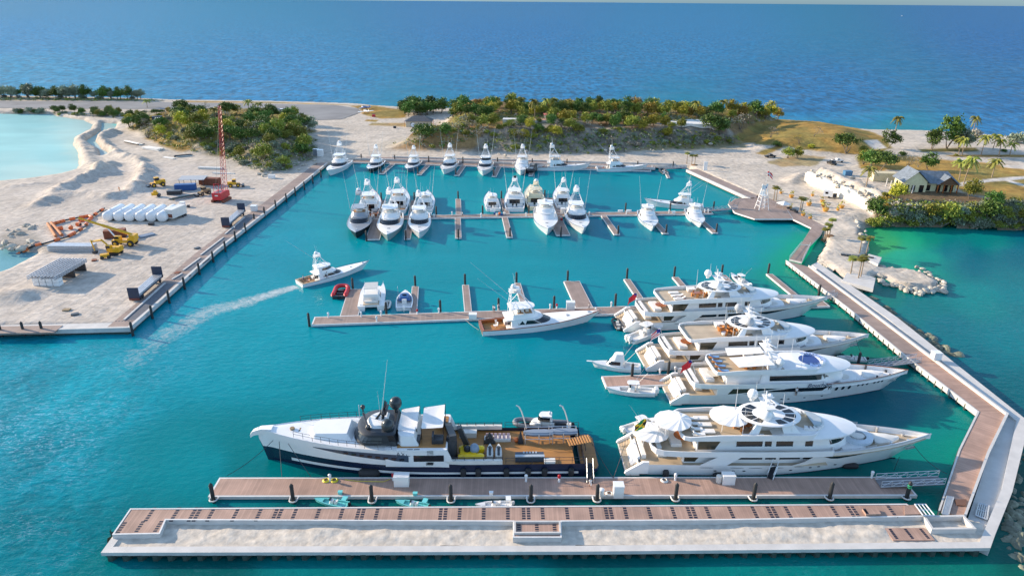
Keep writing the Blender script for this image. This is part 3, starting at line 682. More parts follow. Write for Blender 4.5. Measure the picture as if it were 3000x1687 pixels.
piles(pz(zE, [(1252, 1345), (1437, 1185), (1597, 1040), (1742, 910), (1882, 772), (2012, 658), (2127, 558), (2222, 462), (2317, 382), (2402, 293), (2497, 238)]) + pz(zB, [(82, 1385), (187, 1318), (287, 1253), (372, 1193), (457, 1138), (537, 1078), (614, 1022)]), 'along the slotted yard quay')
piles(pz(zE, [(15, 1352), (228, 1345), (403, 1340)]), 'on the front quay edge of the yard')
# notched lower frames on the inland side of the boardwalk
for i, (x0, y0, x1, y1) in enumerate(((1175, 1215, 1560, 870), (1625, 835, 1720, 780), (1730, 750, 1890, 632), (1895, 605, 2110, 440), (2125, 408, 2310, 250))):
 a, b = P(*zE(x0, y0), 1.6), P(*zE(x1, y1), 1.6); L, rz = frame_of(a, b)
 t = thing('recessed_pontoon', 'dark recessed deck frame behind the slotted quay, %s from the front' % ORD[i], 'deck frame', (a.x, a.y, 0), rz, 'recessed frames behind the yard quay')
 mb = MB(); mb.box(0, L, -2.6, -.2, 1.3, 1.66); mb.build('panel', mat('dark_deck_panel', (.10, .11, .13), .7, .2, 2.), t)
 mb = MB(); mb.box(-.1, L, -.2, .25, 1.3, 1.85); mb.build('kerb', CONC, t)
quay('quay_boardwalk', 'grey boardwalk at the foot of the sandy bank behind the far dock', [P(1920, 492, 1.5), P(1450, 474, 1.5), P(1040, 464, 1.5)], 4.2, 1.5, DECKX, 0, side=-1)
mb = MB(); a, b = P(1150, 462, 1.5), P(1980, 484, 1.5); L, rz = frame_of(a, b); mb.box(0, L, 0, .5, 1.2, 2.1)
tag(mb.build('retaining_wall', CONC, loc=(a.x, a.y, 0), rz=rz), 'low long concrete kerb wall behind the far boardwalk', 'wall')
BW = quay('quay_boardwalk', 'grey boardwalk with tyre fenders running from the far corner to the round platform', [P(2010, 498, 1.5), P(2196, 583, 1.5)], 5.5, 1.6, DECKX, 0)
fa, fb = P(2010, 498, 1.5), P(2196, 583, 1.5)
for i, q in enumerate(((1885, 1070), (1947, 1098), (2020, 1133), (2092, 1168), (2177, 1210))):
 p = P(*zC(*q), .75); mb = MB(); mb.lathe((0, 0, 0), [(.45, -.55), (.8, -.4), (.8, .4), (.45, .55)], 14, 'Y')
 tag(mb.build('fender', RUBBER, None, 50, loc=(p.x - .3, p.y - .2, .75), rz=heading(fa, fb)), 'black cylinder fender on the far boardwalk wall, %s from the far corner' % ORD[i], 'fender', 'black fenders on the boardwalk wall')
def polydeck(name, label, px, zt, m, cat='deck', th=.5, rim=None, rimh=0.):
 pts = [P(x, y, zt) for x, y in px]
 c = sum(pts, Vector()) / len(pts)
 ar = sum(pts[i].x * pts[(i + 1) % len(pts)].y - pts[(i + 1) % len(pts)].x * pts[i].y for i in range(len(pts)))
 if ar < 0: pts = pts[::-1]
 t = thing(name, label, cat, (c.x, c.y, 0))
 q = [(p.x - c.x, p.y - c.y) for p in pts]
 mb = MB(); mb.prism([(x * .985, y * .985) for x, y in q], zt - .2, zt); mb.build('deck', m, t)
 mb = MB(); mb.prism(q, zt - th, zt - .03); mb.build('fascia', rim or DOCKC, t)
 return t
PLT = polydeck('lookout_platform', 'broad grey timber platform with the white lookout tower at the head of the basin', [(2133, 597), (2152, 622), (2211, 641), (2324, 641), (2305, 612), (2262, 590), (2208, 579), (2155, 581)], 1.6, DECKX, 'platform')
mb = MB()
for q in ((2150, 615), (2212, 634), (2300, 636), (2140, 600), (2250, 632)):
 p = P(*q, 0); mb.tube((p.x - PLT.location.x, p.y - PLT.location.y + 1, -1), (p.x - PLT.location.x, p.y - PLT.location.y + 1, 1.2), .25)
mb.build('stilts', BLACK, PLT)
WK = polydeck('boardwalk', 'grey boardwalk between the timber platform and the small bridge', [(2319, 640), (2382, 670), (2416, 663), (2350, 628), (2295, 600), (2230, 570), (2215, 577), (2300, 612)], 1.56, DECKX, 'boardwalk')
BR = polydeck('boardwalk', 'grey boardwalk leg dropping from the plaza corner to the causeway bridge', [zH(590, 185), zH(700, 195), zH(660, 280), zH(560, 380), zH(470, 372)], 1.6, DECKX, 'boardwalk')
BG = polydeck('foot_bridge', 'short foot bridge with metal rails over the green inlet', [zH(472, 377), zH(558, 384), zH(480, 540), zH(362, 512)], 1.62, DECKX, 'bridge')
def rail(parent, pts, h=1.05, step=1.5, r=.035, m=None, name='handrail'):
 mb = MB()
 for a, b in zip(pts, pts[1:]):
  a, b = Vector(a), Vector(b); n = max(1, round((b - a).length / step))
  for k in range(n + 1):
   p = a.lerp(b, k / n); mb.tube(p, p + Vector((0, 0, h)), r, n=4)
  for hh in (h, h * .55): mb.tube(a + Vector((0, 0, hh)), b + Vector((0, 0, hh)), r, n=4)
 return mb.build(name, m or STEEL, parent)
for q0, q1 in (((472, 377), (362, 512)), ((558, 384), (480, 540))):
 a, b = P(*zH(*q0), 1.62) - BG.location, P(*zH(*q1), 1.62) - BG.location
 rail(BG, [(a.x, a.y, 1.62), (b.x, b.y, 1.62)], r=.05)
a0 = [P(*zC(x, y), 1.6) - PLT.location for x, y in ((2040, 1290), (2060, 1250), (2110, 1228), (2200, 1225), (2290, 1228))]
rail(PLT, [(p.x, p.y, 1.6) for p in a0], r=.04)

# ---- causeway: wooden walk, kerb, lower lane and outer cap wall
def strip(mb, left, right, z0, z1):
 n = len(left)
 for i in range(n - 1):
  q = [left[i], left[i + 1], right[i + 1], right[i]]
  mb.prism([(p.x, p.y) for p in q][::-1], z0, z1)
cwL = [P(x, y, 1.5) for x, y in ((2302, 763), (2480, 900), (2647, 1040), (2863, 1206), (2808, 1317), (2748, 1496))]
cwR = [P(x, y, 1.5) for x, y in ((2371, 783), (2551, 917), (2697, 1027), (2949, 1217), (2893, 1332), (2826, 1514))]
CW = thing('causeway', 'brown causeway walk with white kerbs bending down the right side of the harbour', 'causeway')
lerpP = lambda A, B, k: [a.lerp(b, k) for a, b in zip(A, B)]
for i in range(5):
 a = (cwL[i] + cwR[i]) / 2; b = (cwL[i + 1] + cwR[i + 1]) / 2; L, rz = frame_of(a, b)
 m = Matrix.Rotation(-rz, 3, 'Z')
 q = [m @ (p - a) for p in (cwL[i].lerp(cwR[i], .08), cwR[i].lerp(cwL[i], .05), cwR[i + 1].lerp(cwL[i + 1], .05), cwL[i + 1].lerp(cwR[i + 1], .08))]
 mb = MB(); mb.prism([(p.x, p.y) for p in q], 1.2, 1.55); mb.build('deck', DECKX if i < 2 else DECKY, CW, loc=(a.x, a.y, 0), rz=rz)
mb = MB(); strip(mb, cwL, lerpP(cwL, cwR, .075), .55, 1.62); mb.build('edge_beam', CONC, CW)
mb = MB(); strip(mb, lerpP(cwR, cwL, .05), lerpP(cwR, cwL, -.05), .0, 2.05); mb.build('kerb', CONC, CW)
mb = MB(); strip(mb, lerpP(cwL, cwR, .12), lerpP(cwL, cwR, .9), -.6, .2)
for i in range(5):
 L = (cwL[i + 1] - cwL[i]).length; k = 0
 while k < L:
  p = cwL[i].lerp(cwL[i + 1], k / L).lerp(cwR[i], .05); mb.tube((p.x, p.y, -1), (p.x, p.y, 1.3), .3, n=8); k += 2.2
mb.build('pier_posts', SHEET, CW)
oc = [P(x, y, 1.4) for x, y in ((2395, 768), (2628, 929), (2781, 1050), (3016, 1236), (2966, 1440), (2917, 1561), (2902, 1604))]
ic = [P(x, y, 1.4) for x, y in ((2378, 776), (2596, 930), (2744, 1046), (2978, 1232), (2935, 1430), (2893, 1530), (2868, 1590))]
lane_l = [cwR[0].lerp(cwL[0], -.04), cwR[1].lerp(cwL[1], -.04), cwR[2].lerp(cwL[2], -.04), cwR[3].lerp(cwL[3], -.04), cwR[4].lerp(cwL[4], -.04), P(2835, 1520, 1.4), P(2790, 1590, 1.4)]
mb = MB(); strip(mb, lane_l, ic, -1.2, 1.0); mb.build('lane', CONC, CW)
mb = MB(); strip(mb, ic, oc, -1.2, 1.41); mb.build('cap_wall', CONC, CW)
# ---- front breakwater
BK = thing('breakwater', 'pale concrete breakwater filled with sand across the front of the harbour', 'breakwater')
def pw(lst, z): return [P(x, y, z) for x, y in lst]
mb = MB(); strip(mb, pw([(295, 1618), (1699, 1614.5), (2902, 1604)], 1.4), pw([(331, 1600), (1699, 1597), (2890, 1586)], 1.4), .85, 1.4)
strip(mb, pw([(295, 1618), (335, 1563)], 1.4), pw([(331, 1600), (356, 1568)], 1.4), .85, 1.396)
mb.build('cap_wall', CONC, BK)
def zig(a, b, per, amp, z0, z1):
 mb = MB(); L = (b - a).length; d = (b - a) / L; nn = Vector((d.y, -d.x, 0)); pts = []
 k = 0; s = 0
 while k < L:
  pts.append(a + d * k + nn * (amp if s % 4 in (0, 1) else -amp)); k += per * (.3 if s % 2 == 0 else .2); s += 1
 vs = [(p.x, p.y, z0) for p in pts] + [(p.x, p.y, z1) for p in pts]; n = len(pts)
 mb.add(vs, [(i, i + 1, n + i + 1, n + i) for i in range(n - 1)]); return mb
mb = zig(P(318, 1622, .9), P(2885, 1608, .9), 2.0, .42, -2, .9)
mb.build('sheet_pile', SHEET, BK)
a, b = P(300, 1600, .2), P(345, 1545, .2)
mb = zig(P(330, 1545, .9), P(312, 1612, .9), 2., .3, -2, .9); mb.build('sheet_pile', SHEET, BK)
# sand fill: a rough surface between the cap and the deck wall
sfp = [(P(x, y, 1.0).x, P(x, y, 1.0).y) for x, y in ((325, 1603), (2900, 1590), (2880, 1540), (2800, 1515), (480, 1524), (460, 1562), (350, 1570))]
xs = [p[0] for p in sfp]; ys_ = [p[1] for p in sfp]
fx, fy = np.meshgrid(np.arange(min(xs), max(xs), .35), np.arange(min(ys_), max(ys_), .35))
fs_ = polysd(fx.ravel(), fy.ravel(), sfp)
fzz = 1.2 + .26 * (fbm(fx.ravel() / 2.2, fy.ravel() / 1.6, 4) - .4) * sstep(0, 1.5, fs_) + (.18 * sstep(.5, .8, fbm(fx.ravel() / 7, fy.ravel() / 4 + 3, 3))) * sstep(0, 1.5, fs_) + .16 * (fbm(fx.ravel() / .7, fy.ravel() / .7, 3) - .5)
ok = fs_ > -.5; ii = -np.ones(fx.size, int); ii[ok] = np.arange(ok.sum())
I = np.arange(fx.size).reshape(fx.shape); q = np.stack([I[:-1, :-1].ravel(), I[:-1, 1:].ravel(), I[1:, 1:].ravel(), I[1:, :-1].ravel()], 1)
q = ii[q]; q = q[(q >= 0).all(1)]
nv = fbm(fx.ravel() / 3, fy.ravel() / 3, 4)[ok]
so = grid_mesh('sand_fill', np.stack([fx.ravel(), fy.ravel(), fzz], 1)[ok], q, np.array((.57, .51, .44))[None] * (.82 + .36 * nv)[:, None], bpy.data.materials['worked_sand'])
del so['kind']; so.parent = BK; so.data.materials[0] = mat('beach_sand', (.57, .515, .44), .95, .2, .9, spec=.1, bump=.5, bscale=2.2)
mb = MB(); c = pw([(325, 1604), (2895, 1591), (2880, 1530), (2700, 1500), (400, 1505), (345, 1568)], .9); mb.prism([(p.x, p.y) for p in c], -2, .72); mb.build('core', SHEET, BK)
# raised deck on the breakwater with its concrete wall
dk = [(384, 1492), (335.4, 1562.5), (353, 1562), (465, 1560), (483, 1519.5), (1507, 1524), (1507, 1571), (1641, 1571), (1641, 1524), (2150, 1519.5), (2704, 1509.5), (2655, 1478)]
DK = thing('breakwater_deck', 'raised pink brown deck with rows of dark slots along the inside of the breakwater', 'deck')
q = pw(dk, 2.0)
mb = MB(); mb.prism([(p.x, p.y) for p in q], 1.7, 2.0); mb.build('boards', DECKY, DK)
cen = P(1500, 1520, 2.0)
def outset(pts, d):
 n = len(pts); out = []
 for i in range(n):
  e1 = (pts[i] - pts[i - 1]); e2 = (pts[(i + 1) % n] - pts[i]); e1.z = e2.z = 0; e1.normalize(); e2.normalize()
  n1 = Vector((e1.y, -e1.x, 0)); n2 = Vector((e2.y, -e2.x, 0)); m_ = (n1 + n2); m_ = m_ / max(m_.length_squared / 2, .3)
  out.append(pts[i] + m_ * d)
 return out
ar = sum(q[i].x * q[(i + 1) % len(q)].y - q[(i + 1) % len(q)].x * q[i].y for i in range(len(q)))
q2 = outset(q, .22 if ar > 0 else -.22)
mb = MB(); mb.prism([(p.x, p.y) for p in q2], -.8, 1.93); mb.build('wall', CONC, DK)
mb = MB()
for i in range(len(q)):
 a, b = q[i], q[(i + 1) % len(q)]; a2, b2 = q2[i], q2[(i + 1) % len(q)]
 mb.prism([(a.x, a.y), (b.x, b.y), (b2.x, b2.y), (a2.x, a2.y)], 1.9, 2.06)
mb.build('rim', DOCKC, DK)
def grating(x, y, wide, rows=6, hgt=3.0, nm=0):
 p = P(x, y, 2.0); mb = MB()
 for j in range(rows):
  for k in range(2 if wide else 1):
   mb.box(-.28 + k * .7 - .2 * wide, .22 + k * .7 - .2 * wide, -hgt / 2 + hgt * j / rows + .06, -hgt / 2 + hgt * (j + 1) / rows - .1, -.1, .012)
 o = mb.build('grating', mat('dark_slot', (.012, .014, .03), .5), DK, loc=p)
 o.rotation_euler = (0, 0, R(1)); return o
gxs = [(365, 1), (490, 0), (680, 0), (822, 1), (950, 0), (1135, 0), (1312, 0), (1445, 1), (1580, 0), (1757, 0), (1935, 0), (2070, 1), (2200, 0), (2380, 0)]
gp = [(zO(x, 0)[0], wd) for x, wd in gxs] + [(zP(x, 0)[0], wd) for x, wd in ((130, 1), (278, 0), (480, 0), (682, 0), (826, 1), (973, 0), (1178, 0), (1380, 0), (1518, 1), (1668, 0), (1868, 0), (2068, 0), (2210, 1), (2355, 0), (2550, 0))] + [(zQ(x, 0)[0], wd) for x, wd in ((296, 0), (428, 1), (560, 0), (748, 0), (930, 0), (1065, 1), (1380, 0))]
for x, wd in gp:
 if x > 395: grating(x, 1505.5 - (x - 380) * .0052, wd)
for x, y in (zO(275, 500), zO(412, 492), zO(552, 490)): grating(x, y, 0, 5, 2.3)
for x in (775, 925, 1073): grating(*zP(x, 553), 0, 5, 2.2)
# walled box and loose panels at the right end
def wallbox(px, z0, z1, th, label):
 q = pw(px, z1); ar = sum(q[i].x * q[(i + 1) % 4].y - q[(i + 1) % 4].x * q[i].y for i in range(4))
 q2 = outset(q, -th if ar > 0 else th); mb = MB()
 for i in range(4):
  a, b, a2, b2 = q[i], q[(i + 1) % 4], q2[i], q2[(i + 1) % 4]
  mb.prism([(a.x, a.y), (b.x, b.y), (b2.x, b2.y), (a2.x, a2.y)], z0, z1 + .004 * (i % 2))
 return tag(mb.build('concrete_box', CONC), label, 'concrete box')
wallbox([zQ(1630, 970), zQ(1952, 962), zQ(2055, 1075), zQ(1700, 1078)], .7, 2.05, .35, 'open concrete box at the corner of breakwater and causeway')
wallbox([zP(732, 497), zP(1122, 497), zP(1128, 600), zP(732, 602)], 1.6, 2.3, .25, 'raised concrete rim round the middle bay of the breakwater deck')
def panel(px, z, label, m=DECKY, th=.25, slots=3):
 q = pw(px, z); c = sum(q, Vector()) / 4
 t = thing('loose_decking', label, 'deck panel', (c.x, c.y, z))
 mb = MB(); mb.prism([(p.x - c.x, p.y - c.y) for p in q][::-1], -th, 0); mb.build('boards', m, t)
 for k in range(slots):
  f = .12 + .76 * k / max(slots - 1, 1); mb = MB()
  for j in range(6):
   g = .12 + .14 * j; p = q[0].lerp(q[1], f).lerp(q[3].lerp(q[2], f), g) - c; mb.box(p.x - .2, p.x + .2, p.y - .14, p.y + .14, -.1, .012)
  mb.build('grating', bpy.data.materials['dark_slot'], t)
 return t
panel([zQ(1325, 1068), zQ(1640, 1066), zQ(1725, 1163), zQ(1395, 1165)], 1.35, 'loose pink brown deck panel lying on the sand fill')
panel([zQ(1150, 915), zQ(1270, 912), zQ(1300, 955), zQ(1180, 960)], 2.35, 'small spare deck panel stacked on the breakwater deck', th=.3, slots=1)
panel([zQ(1480, 888), zQ(1575, 885), zQ(1640, 955), zQ(1485, 960)], 2.15, 'square spare deck panel near the end of the breakwater deck', th=.12, slots=0)
panel([zQ(1880, 840), zQ(1975, 840), zQ(1965, 890), zQ(1900, 885)], 1.75, 'brown hatch panel on the causeway deck by its lower end', mat('brown_hatch', (.16, .08, .05), .7), .15, 0)
def alu_frame(px, z, label, n=3):
 q = pw(px, z); mb = MB()
 for i in range(4): mb.tube(q[i], q[(i + 1) % 4], .12, n=4)
 for k in range(1, n): mb.tube(q[0].lerp(q[1], k / n), q[3].lerp(q[2], k / n), .09, n=4)
 mb.tube(q[0].lerp(q[3], .5), q[1].lerp(q[2], .5), .09, n=4)
 return tag(mb.build('steel_grid', ALU), label, 'grid')
alu_frame([zQ(1565, 880), zQ(1650, 880), zQ(1722, 970), zQ(1630, 968)], 2.25, 'empty white metal deck frame at the end of the breakwater deck')
alu_frame([zQ(1820, 815), zQ(1870, 825), zQ(1830, 960), zQ(1780, 955)], 1.75, 'ladder-like metal frame beside the lower causeway', 8)
alu_frame([zQ(2070, 870), zQ(2150, 890), zQ(2135, 1000), zQ(2045, 965)], 1.3, 'dark stacked frame leaning in the causeway lane', 5)
# ---- gangways
def gangway(label, a, b, wd, hand=1.1):
 L, rz = frame_of(a, b); t = thing('gangway', label, 'gangway', (a.x, a.y, 0), rz); dz = b.z - a.z
 mb = MB(); mb.add([(0, -wd / 2, a.z), (L, -wd / 2, b.z), (L, wd / 2, b.z), (0, wd / 2, a.z), (0, -wd / 2, a.z - .15), (L, -wd / 2, b.z - .15), (L, wd / 2, b.z - .15), (0, wd / 2, a.z - .15)], [(0, 1, 2, 3), (7, 6, 5, 4), (0, 4, 5, 1), (2, 6, 7, 3), (1, 5, 6, 2), (0, 3, 7, 4)])
 mb.build('walkway', mat('grey_grip', (.2, .2, .21), .7), t)
 for s in (-1, 1):
  mb = MB(); n = max(2, round(L / 1.6)); f = lambda k, h: Vector((L * k / n, s * wd / 2, a.z + dz * k / n + h))
  for k in range(n + 1): mb.tube(f(k, 0), f(k, hand), .05, n=4)
  for k in range(n): mb.tube(f(k, .05), f(k + 1, hand), .035, n=4)
  for h in (.05, hand * .55, hand): mb.tube(f(0, h), f(n, h), .05, n=4)
  mb.build('handrail', STEEL, t)
 return t
gangway('long silver truss gangway from the near dock up to the causeway', P(*zQ(1275, 715), .8), P(*zQ(1775, 690), 1.7), 1.9)
gangway('silver gangway from the middle dock to the causeway at the far bow', P(*zK(2085, 440), .75), P(*zK(2215, 400), 1.7), 1.3)
gangway('silver gangway joining the dock beside the blue seated superyacht to the causeway', P(*zL(2030, 318), .75), P(*zL(2395, 270), 1.7), 1.6)
gangway('silver gangway from the sportfisher dock to the timber platform', P(*zG(2130, 705), .75), P(*zG(2440, 678), 1.7), 1.5)
gangway('thin silver gangway along the far dock near the three palms', P(*zC(1440, 950), .75), P(*zC(1640, 935), 1.6), 1.2)
# ================================================================ BOATS
class Hull:
 def __init__(s, L, B, fs, fb, twl=.9, stern=.86, full=.42, pw=2.3, flare=.55, depth=.5, ns=20, pwl=1.7, sp=2.):
  s.__dict__.update(locals())
 def hb(s, x):                              # half beam at the sheer
  t = x / s.L
  if t < s.full: return s.B / 2 * (s.stern + (1 - s.stern) * math.sin(t / s.full * PI / 2))
  return s.B / 2 * max(0, 1 - ((t - s.full) / (1 - s.full)) ** s.pw)
 def hw(s, x):
  t = min(x / s.L / s.twl, 1)
  if t < s.full: return .93 * s.B / 2 * (s.stern + (1 - s.stern) * math.sin(t / s.full * PI / 2))
  return .93 * s.B / 2 * max(0, 1 - ((t - s.full) / (1 - s.full)) ** s.pwl)
 def sh(s, x): return s.fs + (s.fb - s.fs) * max(0, x / s.L) ** s.sp
 def sec(s, x, top=0.):
  t = x / s.L; z1 = s.sh(x) + top; b1 = max(s.hb(x), .02); bw = max(s.hw(x), .012)
  zk = -s.depth if t < .6 else -s.depth * (1 - ((t - .6) / (s.twl - .6)) ** 2) if t < s.twl else s.sh(x) * ((t - s.twl) / (1 - s.twl)) ** .9 * .97
  zc = max(.02, zk + .01); zm = zc + (z1 - zc) * s.flare; bm = bw + (b1 - bw) * (.42 if t > .5 else .6)
  h = [(b1, z1), (bm, zm), (bw, zc)]
  return [Vector((x, -b, z)) for b, z in h] + [Vector((x, 0, zk))] + [Vector((x, b, z)) for b, z in h[::-1]]
 def xs(s, a=0., b=1.):
  return [s.L * (a + (b - a) * (1 - (1 - k / s.ns) ** 1.35)) for k in range(s.ns + 1)]
 def shell(s, m, parent, name='hull', smooth=40):
  mb = MB(); mb.rings([s.sec(x) for x in s.xs()], close=False, cap0=True, cap1=False); return mb.build(name, m, parent, smooth)
 def deck(s, a, b, drop=.04, crown=.0, inset=0., z=None):
  mb = MB(); rr = []
  for x in s.xs(a, b):
   h = max(s.hb(x) - inset, .01); zz = (s.sh(x) - drop) if z is None else z
   rr.append([Vector((x, -h, zz)), Vector((x, -h * .5, zz + crown * .8)), Vector((x, 0, zz + crown)), Vector((x, h * .5, zz + crown * .8)), Vector((x, h, zz))])
  return mb.rings(rr, close=False, cap0=False, cap1=False)
 def rub(s, a, b, r, dz=0., out=.0):
  mb = MB()
  for sg in (-1, 1):
   mb.path([Vector((x, sg * (s.hb(x) + out), s.sh(x) + dz)) for x in s.xs(a, b)], r, 4)
  return mb
def outline(x0, x1, hw, nose, tail=0., n=7, p=1., side=4):
 """plan shape: straight sides, rounded (elliptic) front of length nose, softened aft corners"""
 f = hw if callable(hw) else (lambda x: hw)
 xm = x1 - nose; st = []
 if tail: st += [(x0, -max(f(x0) - tail, .02)), (x0 + tail * .3, -(f(x0) - tail * .3))]
 a0 = x0 + tail
 for k in range(side + 1): x = a0 + (xm - a0) * k / side; st.append((x, -f(x)))
 hm = f(xm)
 for k in range(1, n): a = PI / 2 * k / n; st.append((xm + nose * math.sin(a) ** p, -hm * math.cos(a)))
 st.append((x1, -.02 * hm))
 return st + [(x, -y) for x, y in st[::-1]]
def band(ob, z0, ot, z1, f0, f1, xb, xt=None, off=.035, mb=None, sides=(-1, 1)):
 """a strip of glazing standing just proud of a tier's wall; xb, xt = x range at its lower and upper edge"""
 mb = mb or MB(); xt = xt or xb; n = len(ob)
 L = lambda a, b, t: (a[0] + (b[0] - a[0]) * t, a[1] + (b[1] - a[1]) * t)
 for i in range(n):
  j = (i + 1) % n
  if (ob[i][1] + ob[j][1]) * .5 > 1e-6 and 1 not in sides or (ob[i][1] + ob[j][1]) * .5 < -1e-6 and -1 not in sides: continue
  q = []
  for f, (xa, xc) in ((f0, xb), (f1, xt)):
   A, B = L(ob[i], ot[i], f), L(ob[j], ot[j], f)
   dx = B[0] - A[0]; ta, tb = 0., 1.
   if abs(dx) > 1e-6:
    u, v = (xa - A[0]) / dx, (xc - A[0]) / dx
    if u > v: u, v = v, u
    ta, tb = max(0, u), min(1, v)
   elif not (xa - 1e-6 <= A[0] <= xc + 1e-6): ta, tb = 1., 0.
   q.append((A, B, ta, tb))
  (A, B, ta, tb), (C, D, tc, td) = q
  if tb - ta < 1e-4 and td - tc < 1e-4: continue
  ta, tb = (ta, tb) if tb > ta else ((ta + tb) / 2,) * 2 if 0 <= ta <= 1 else ((0., 0.) if ta < 0 else (1., 1.))
  tc, td = (tc, td) if td > tc else ((tc + td) / 2,) * 2 if 0 <= tc <= 1 else ((0., 0.) if tc < 0 else (1., 1.))
  ta, tb, tc, td = [min(max(v, 0), 1) for v in (ta, tb, tc, td)]
  nx, ny = B[1] - A[1], -(B[0] - A[0]); l_ = math.hypot(nx, ny) or 1; nx, ny = nx / l_ * off, ny / l_ * off
  za, zb = z0 + (z1 - z0) * f0, z0 + (z1 - z0) * f1
  pts = []
  for (p, z) in ((L(A, B, ta), za), (L(A, B, tb), za), (L(C, D, td), zb), (L(C, D, tc), zb)): pts.append((p[0] + nx, p[1] + ny, z))
  mb.add(pts, [(0, 1, 2, 3)])
 return mb
def person(label, p, rz=0., shirt=(.75, .75, .75), pants=(.05, .07, .15), pose='stand', hat=None):
 """one continuous skinned body; clothing colours are zones of its surface, hair is a child"""
 s = {'stand': 0, 'walk': 1, 'sit': 2}[pose]
 J = [(0, 0, .95), (0, 0, 1.18), (0, 0, 1.42), (0, 0, 1.52), (.01, 0, 1.66), (.02, 0, 1.74)]
 rr = [.15, .14, .15, .06, .095, .07]; E = [(0, 1), (1, 2), (2, 3), (3, 4), (4, 5)]
 for sg in (-1, 1):
  b = len(J); st = .22 * sg * s if s == 1 else 0
  if s == 2: J += [(.1, .1 * sg, .9), (.45, .13 * sg, .88), (.5, .13 * sg, .45), (.62, .13 * sg, .40)]
  else: J += [(0, .1 * sg, .88), (st * .7 + .03, .11 * sg, .48), (st * 1.3 - .03, .11 * sg, .08), (st * 1.3 + .14, .12 * sg, .04)]
  rr += [.1, .075, .05, .045]; E += [(0, b), (b, b + 1), (b + 1, b + 2), (b + 2, b + 3)]
  b = len(J); J += [(0, .2 * sg, 1.4), (-st * .4 - .02, .25 * sg, 1.12), (-st * .9 + .1, .24 * sg, .9), (-st * 1.1 + .14, .23 * sg, .82)]
  rr += [.065, .05, .04, .04]; E += [(2, b), (b, b + 1), (b + 1, b + 2), (b + 2, b + 3)]
 me = bpy.data.meshes.new('person'); me.from_pydata(J, E, [])
 o = bpy.data.objects.new('person', me); col.objects.link(o)
 o.modifiers.new('s', 'SKIN'); me.skin_vertices.new() if not me.skin_vertices else None
 for i, v in enumerate(me.skin_vertices[0].data): v.radius = (rr[i], rr[i]); v.use_root = (i == 0)
 sb = o.modifiers.new('u', 'SUBSURF'); sb.levels = sb.render_levels = 1
 bpy.context.view_layer.update()
 m2 = bpy.data.meshes.new_from_object(o.evaluated_get(bpy.context.evaluated_depsgraph_get()))
 o.modifiers.clear(); o.data = m2
 mt = [SKIN, mat('cloth_%d_%d_%d' % tuple(int(c * 99) for c in shirt), shirt, .85), mat('cloth_%d_%d_%d' % tuple(int(c * 99) for c in pants), pants, .85)]
 m2.materials.clear(); [m2.materials.append(x) for x in mt]
 for f in m2.polygons:
  c = f.center; f.material_index = 1 if .98 < c.z < 1.46 and not (abs(c.y) > .2 and c.z < 1.2) else 2 if .5 < c.z <= .98 and abs(c.y) < .2 and (c.x < .4 or s == 2) else 0
  f.use_smooth = True
 o.location = p; o.rotation_euler = (0, 0, rz); tag(o, label, 'person')
 mb = MB(); mb.ball((0.0, 0, 1.72), .11, 8, 6, .9); mb.build('hair' if not hat else 'cap', mat('dark_hair', (.03, .02, .015), .7) if not hat else hat, o, 60)
 return o
def outboard(parent, x, y, z, m, s=1.):
 mb = MB(); mb.rings([[Vector((x + dx * s, y + dy * s, z + h * s)) for dx, dy in ((.0, -.2), (.0, .2), (-.55, .17), (-.6, 0), (-.55, -.17))] for h in (0, .5)])
 mb.rings([[Vector((x + dx * s, y + dy * s, z + .5 * s)) for dx, dy in ((.0, -.2), (.0, .2), (-.55, .17), (-.6, 0), (-.55, -.17))], [Vector((x + (dx * .6 - .1) * s, y + dy * .6 * s, z + .68 * s)) for dx, dy in ((.0, -.2), (.0, .2), (-.55, .17), (-.6, 0), (-.55, -.17))]])
 mb.box(x - .35 * s, x - .1 * s, y - .08 * s, y + .08 * s, z - .9 * s, z)
 return mb.build('outboard_motor', m, parent, 40)
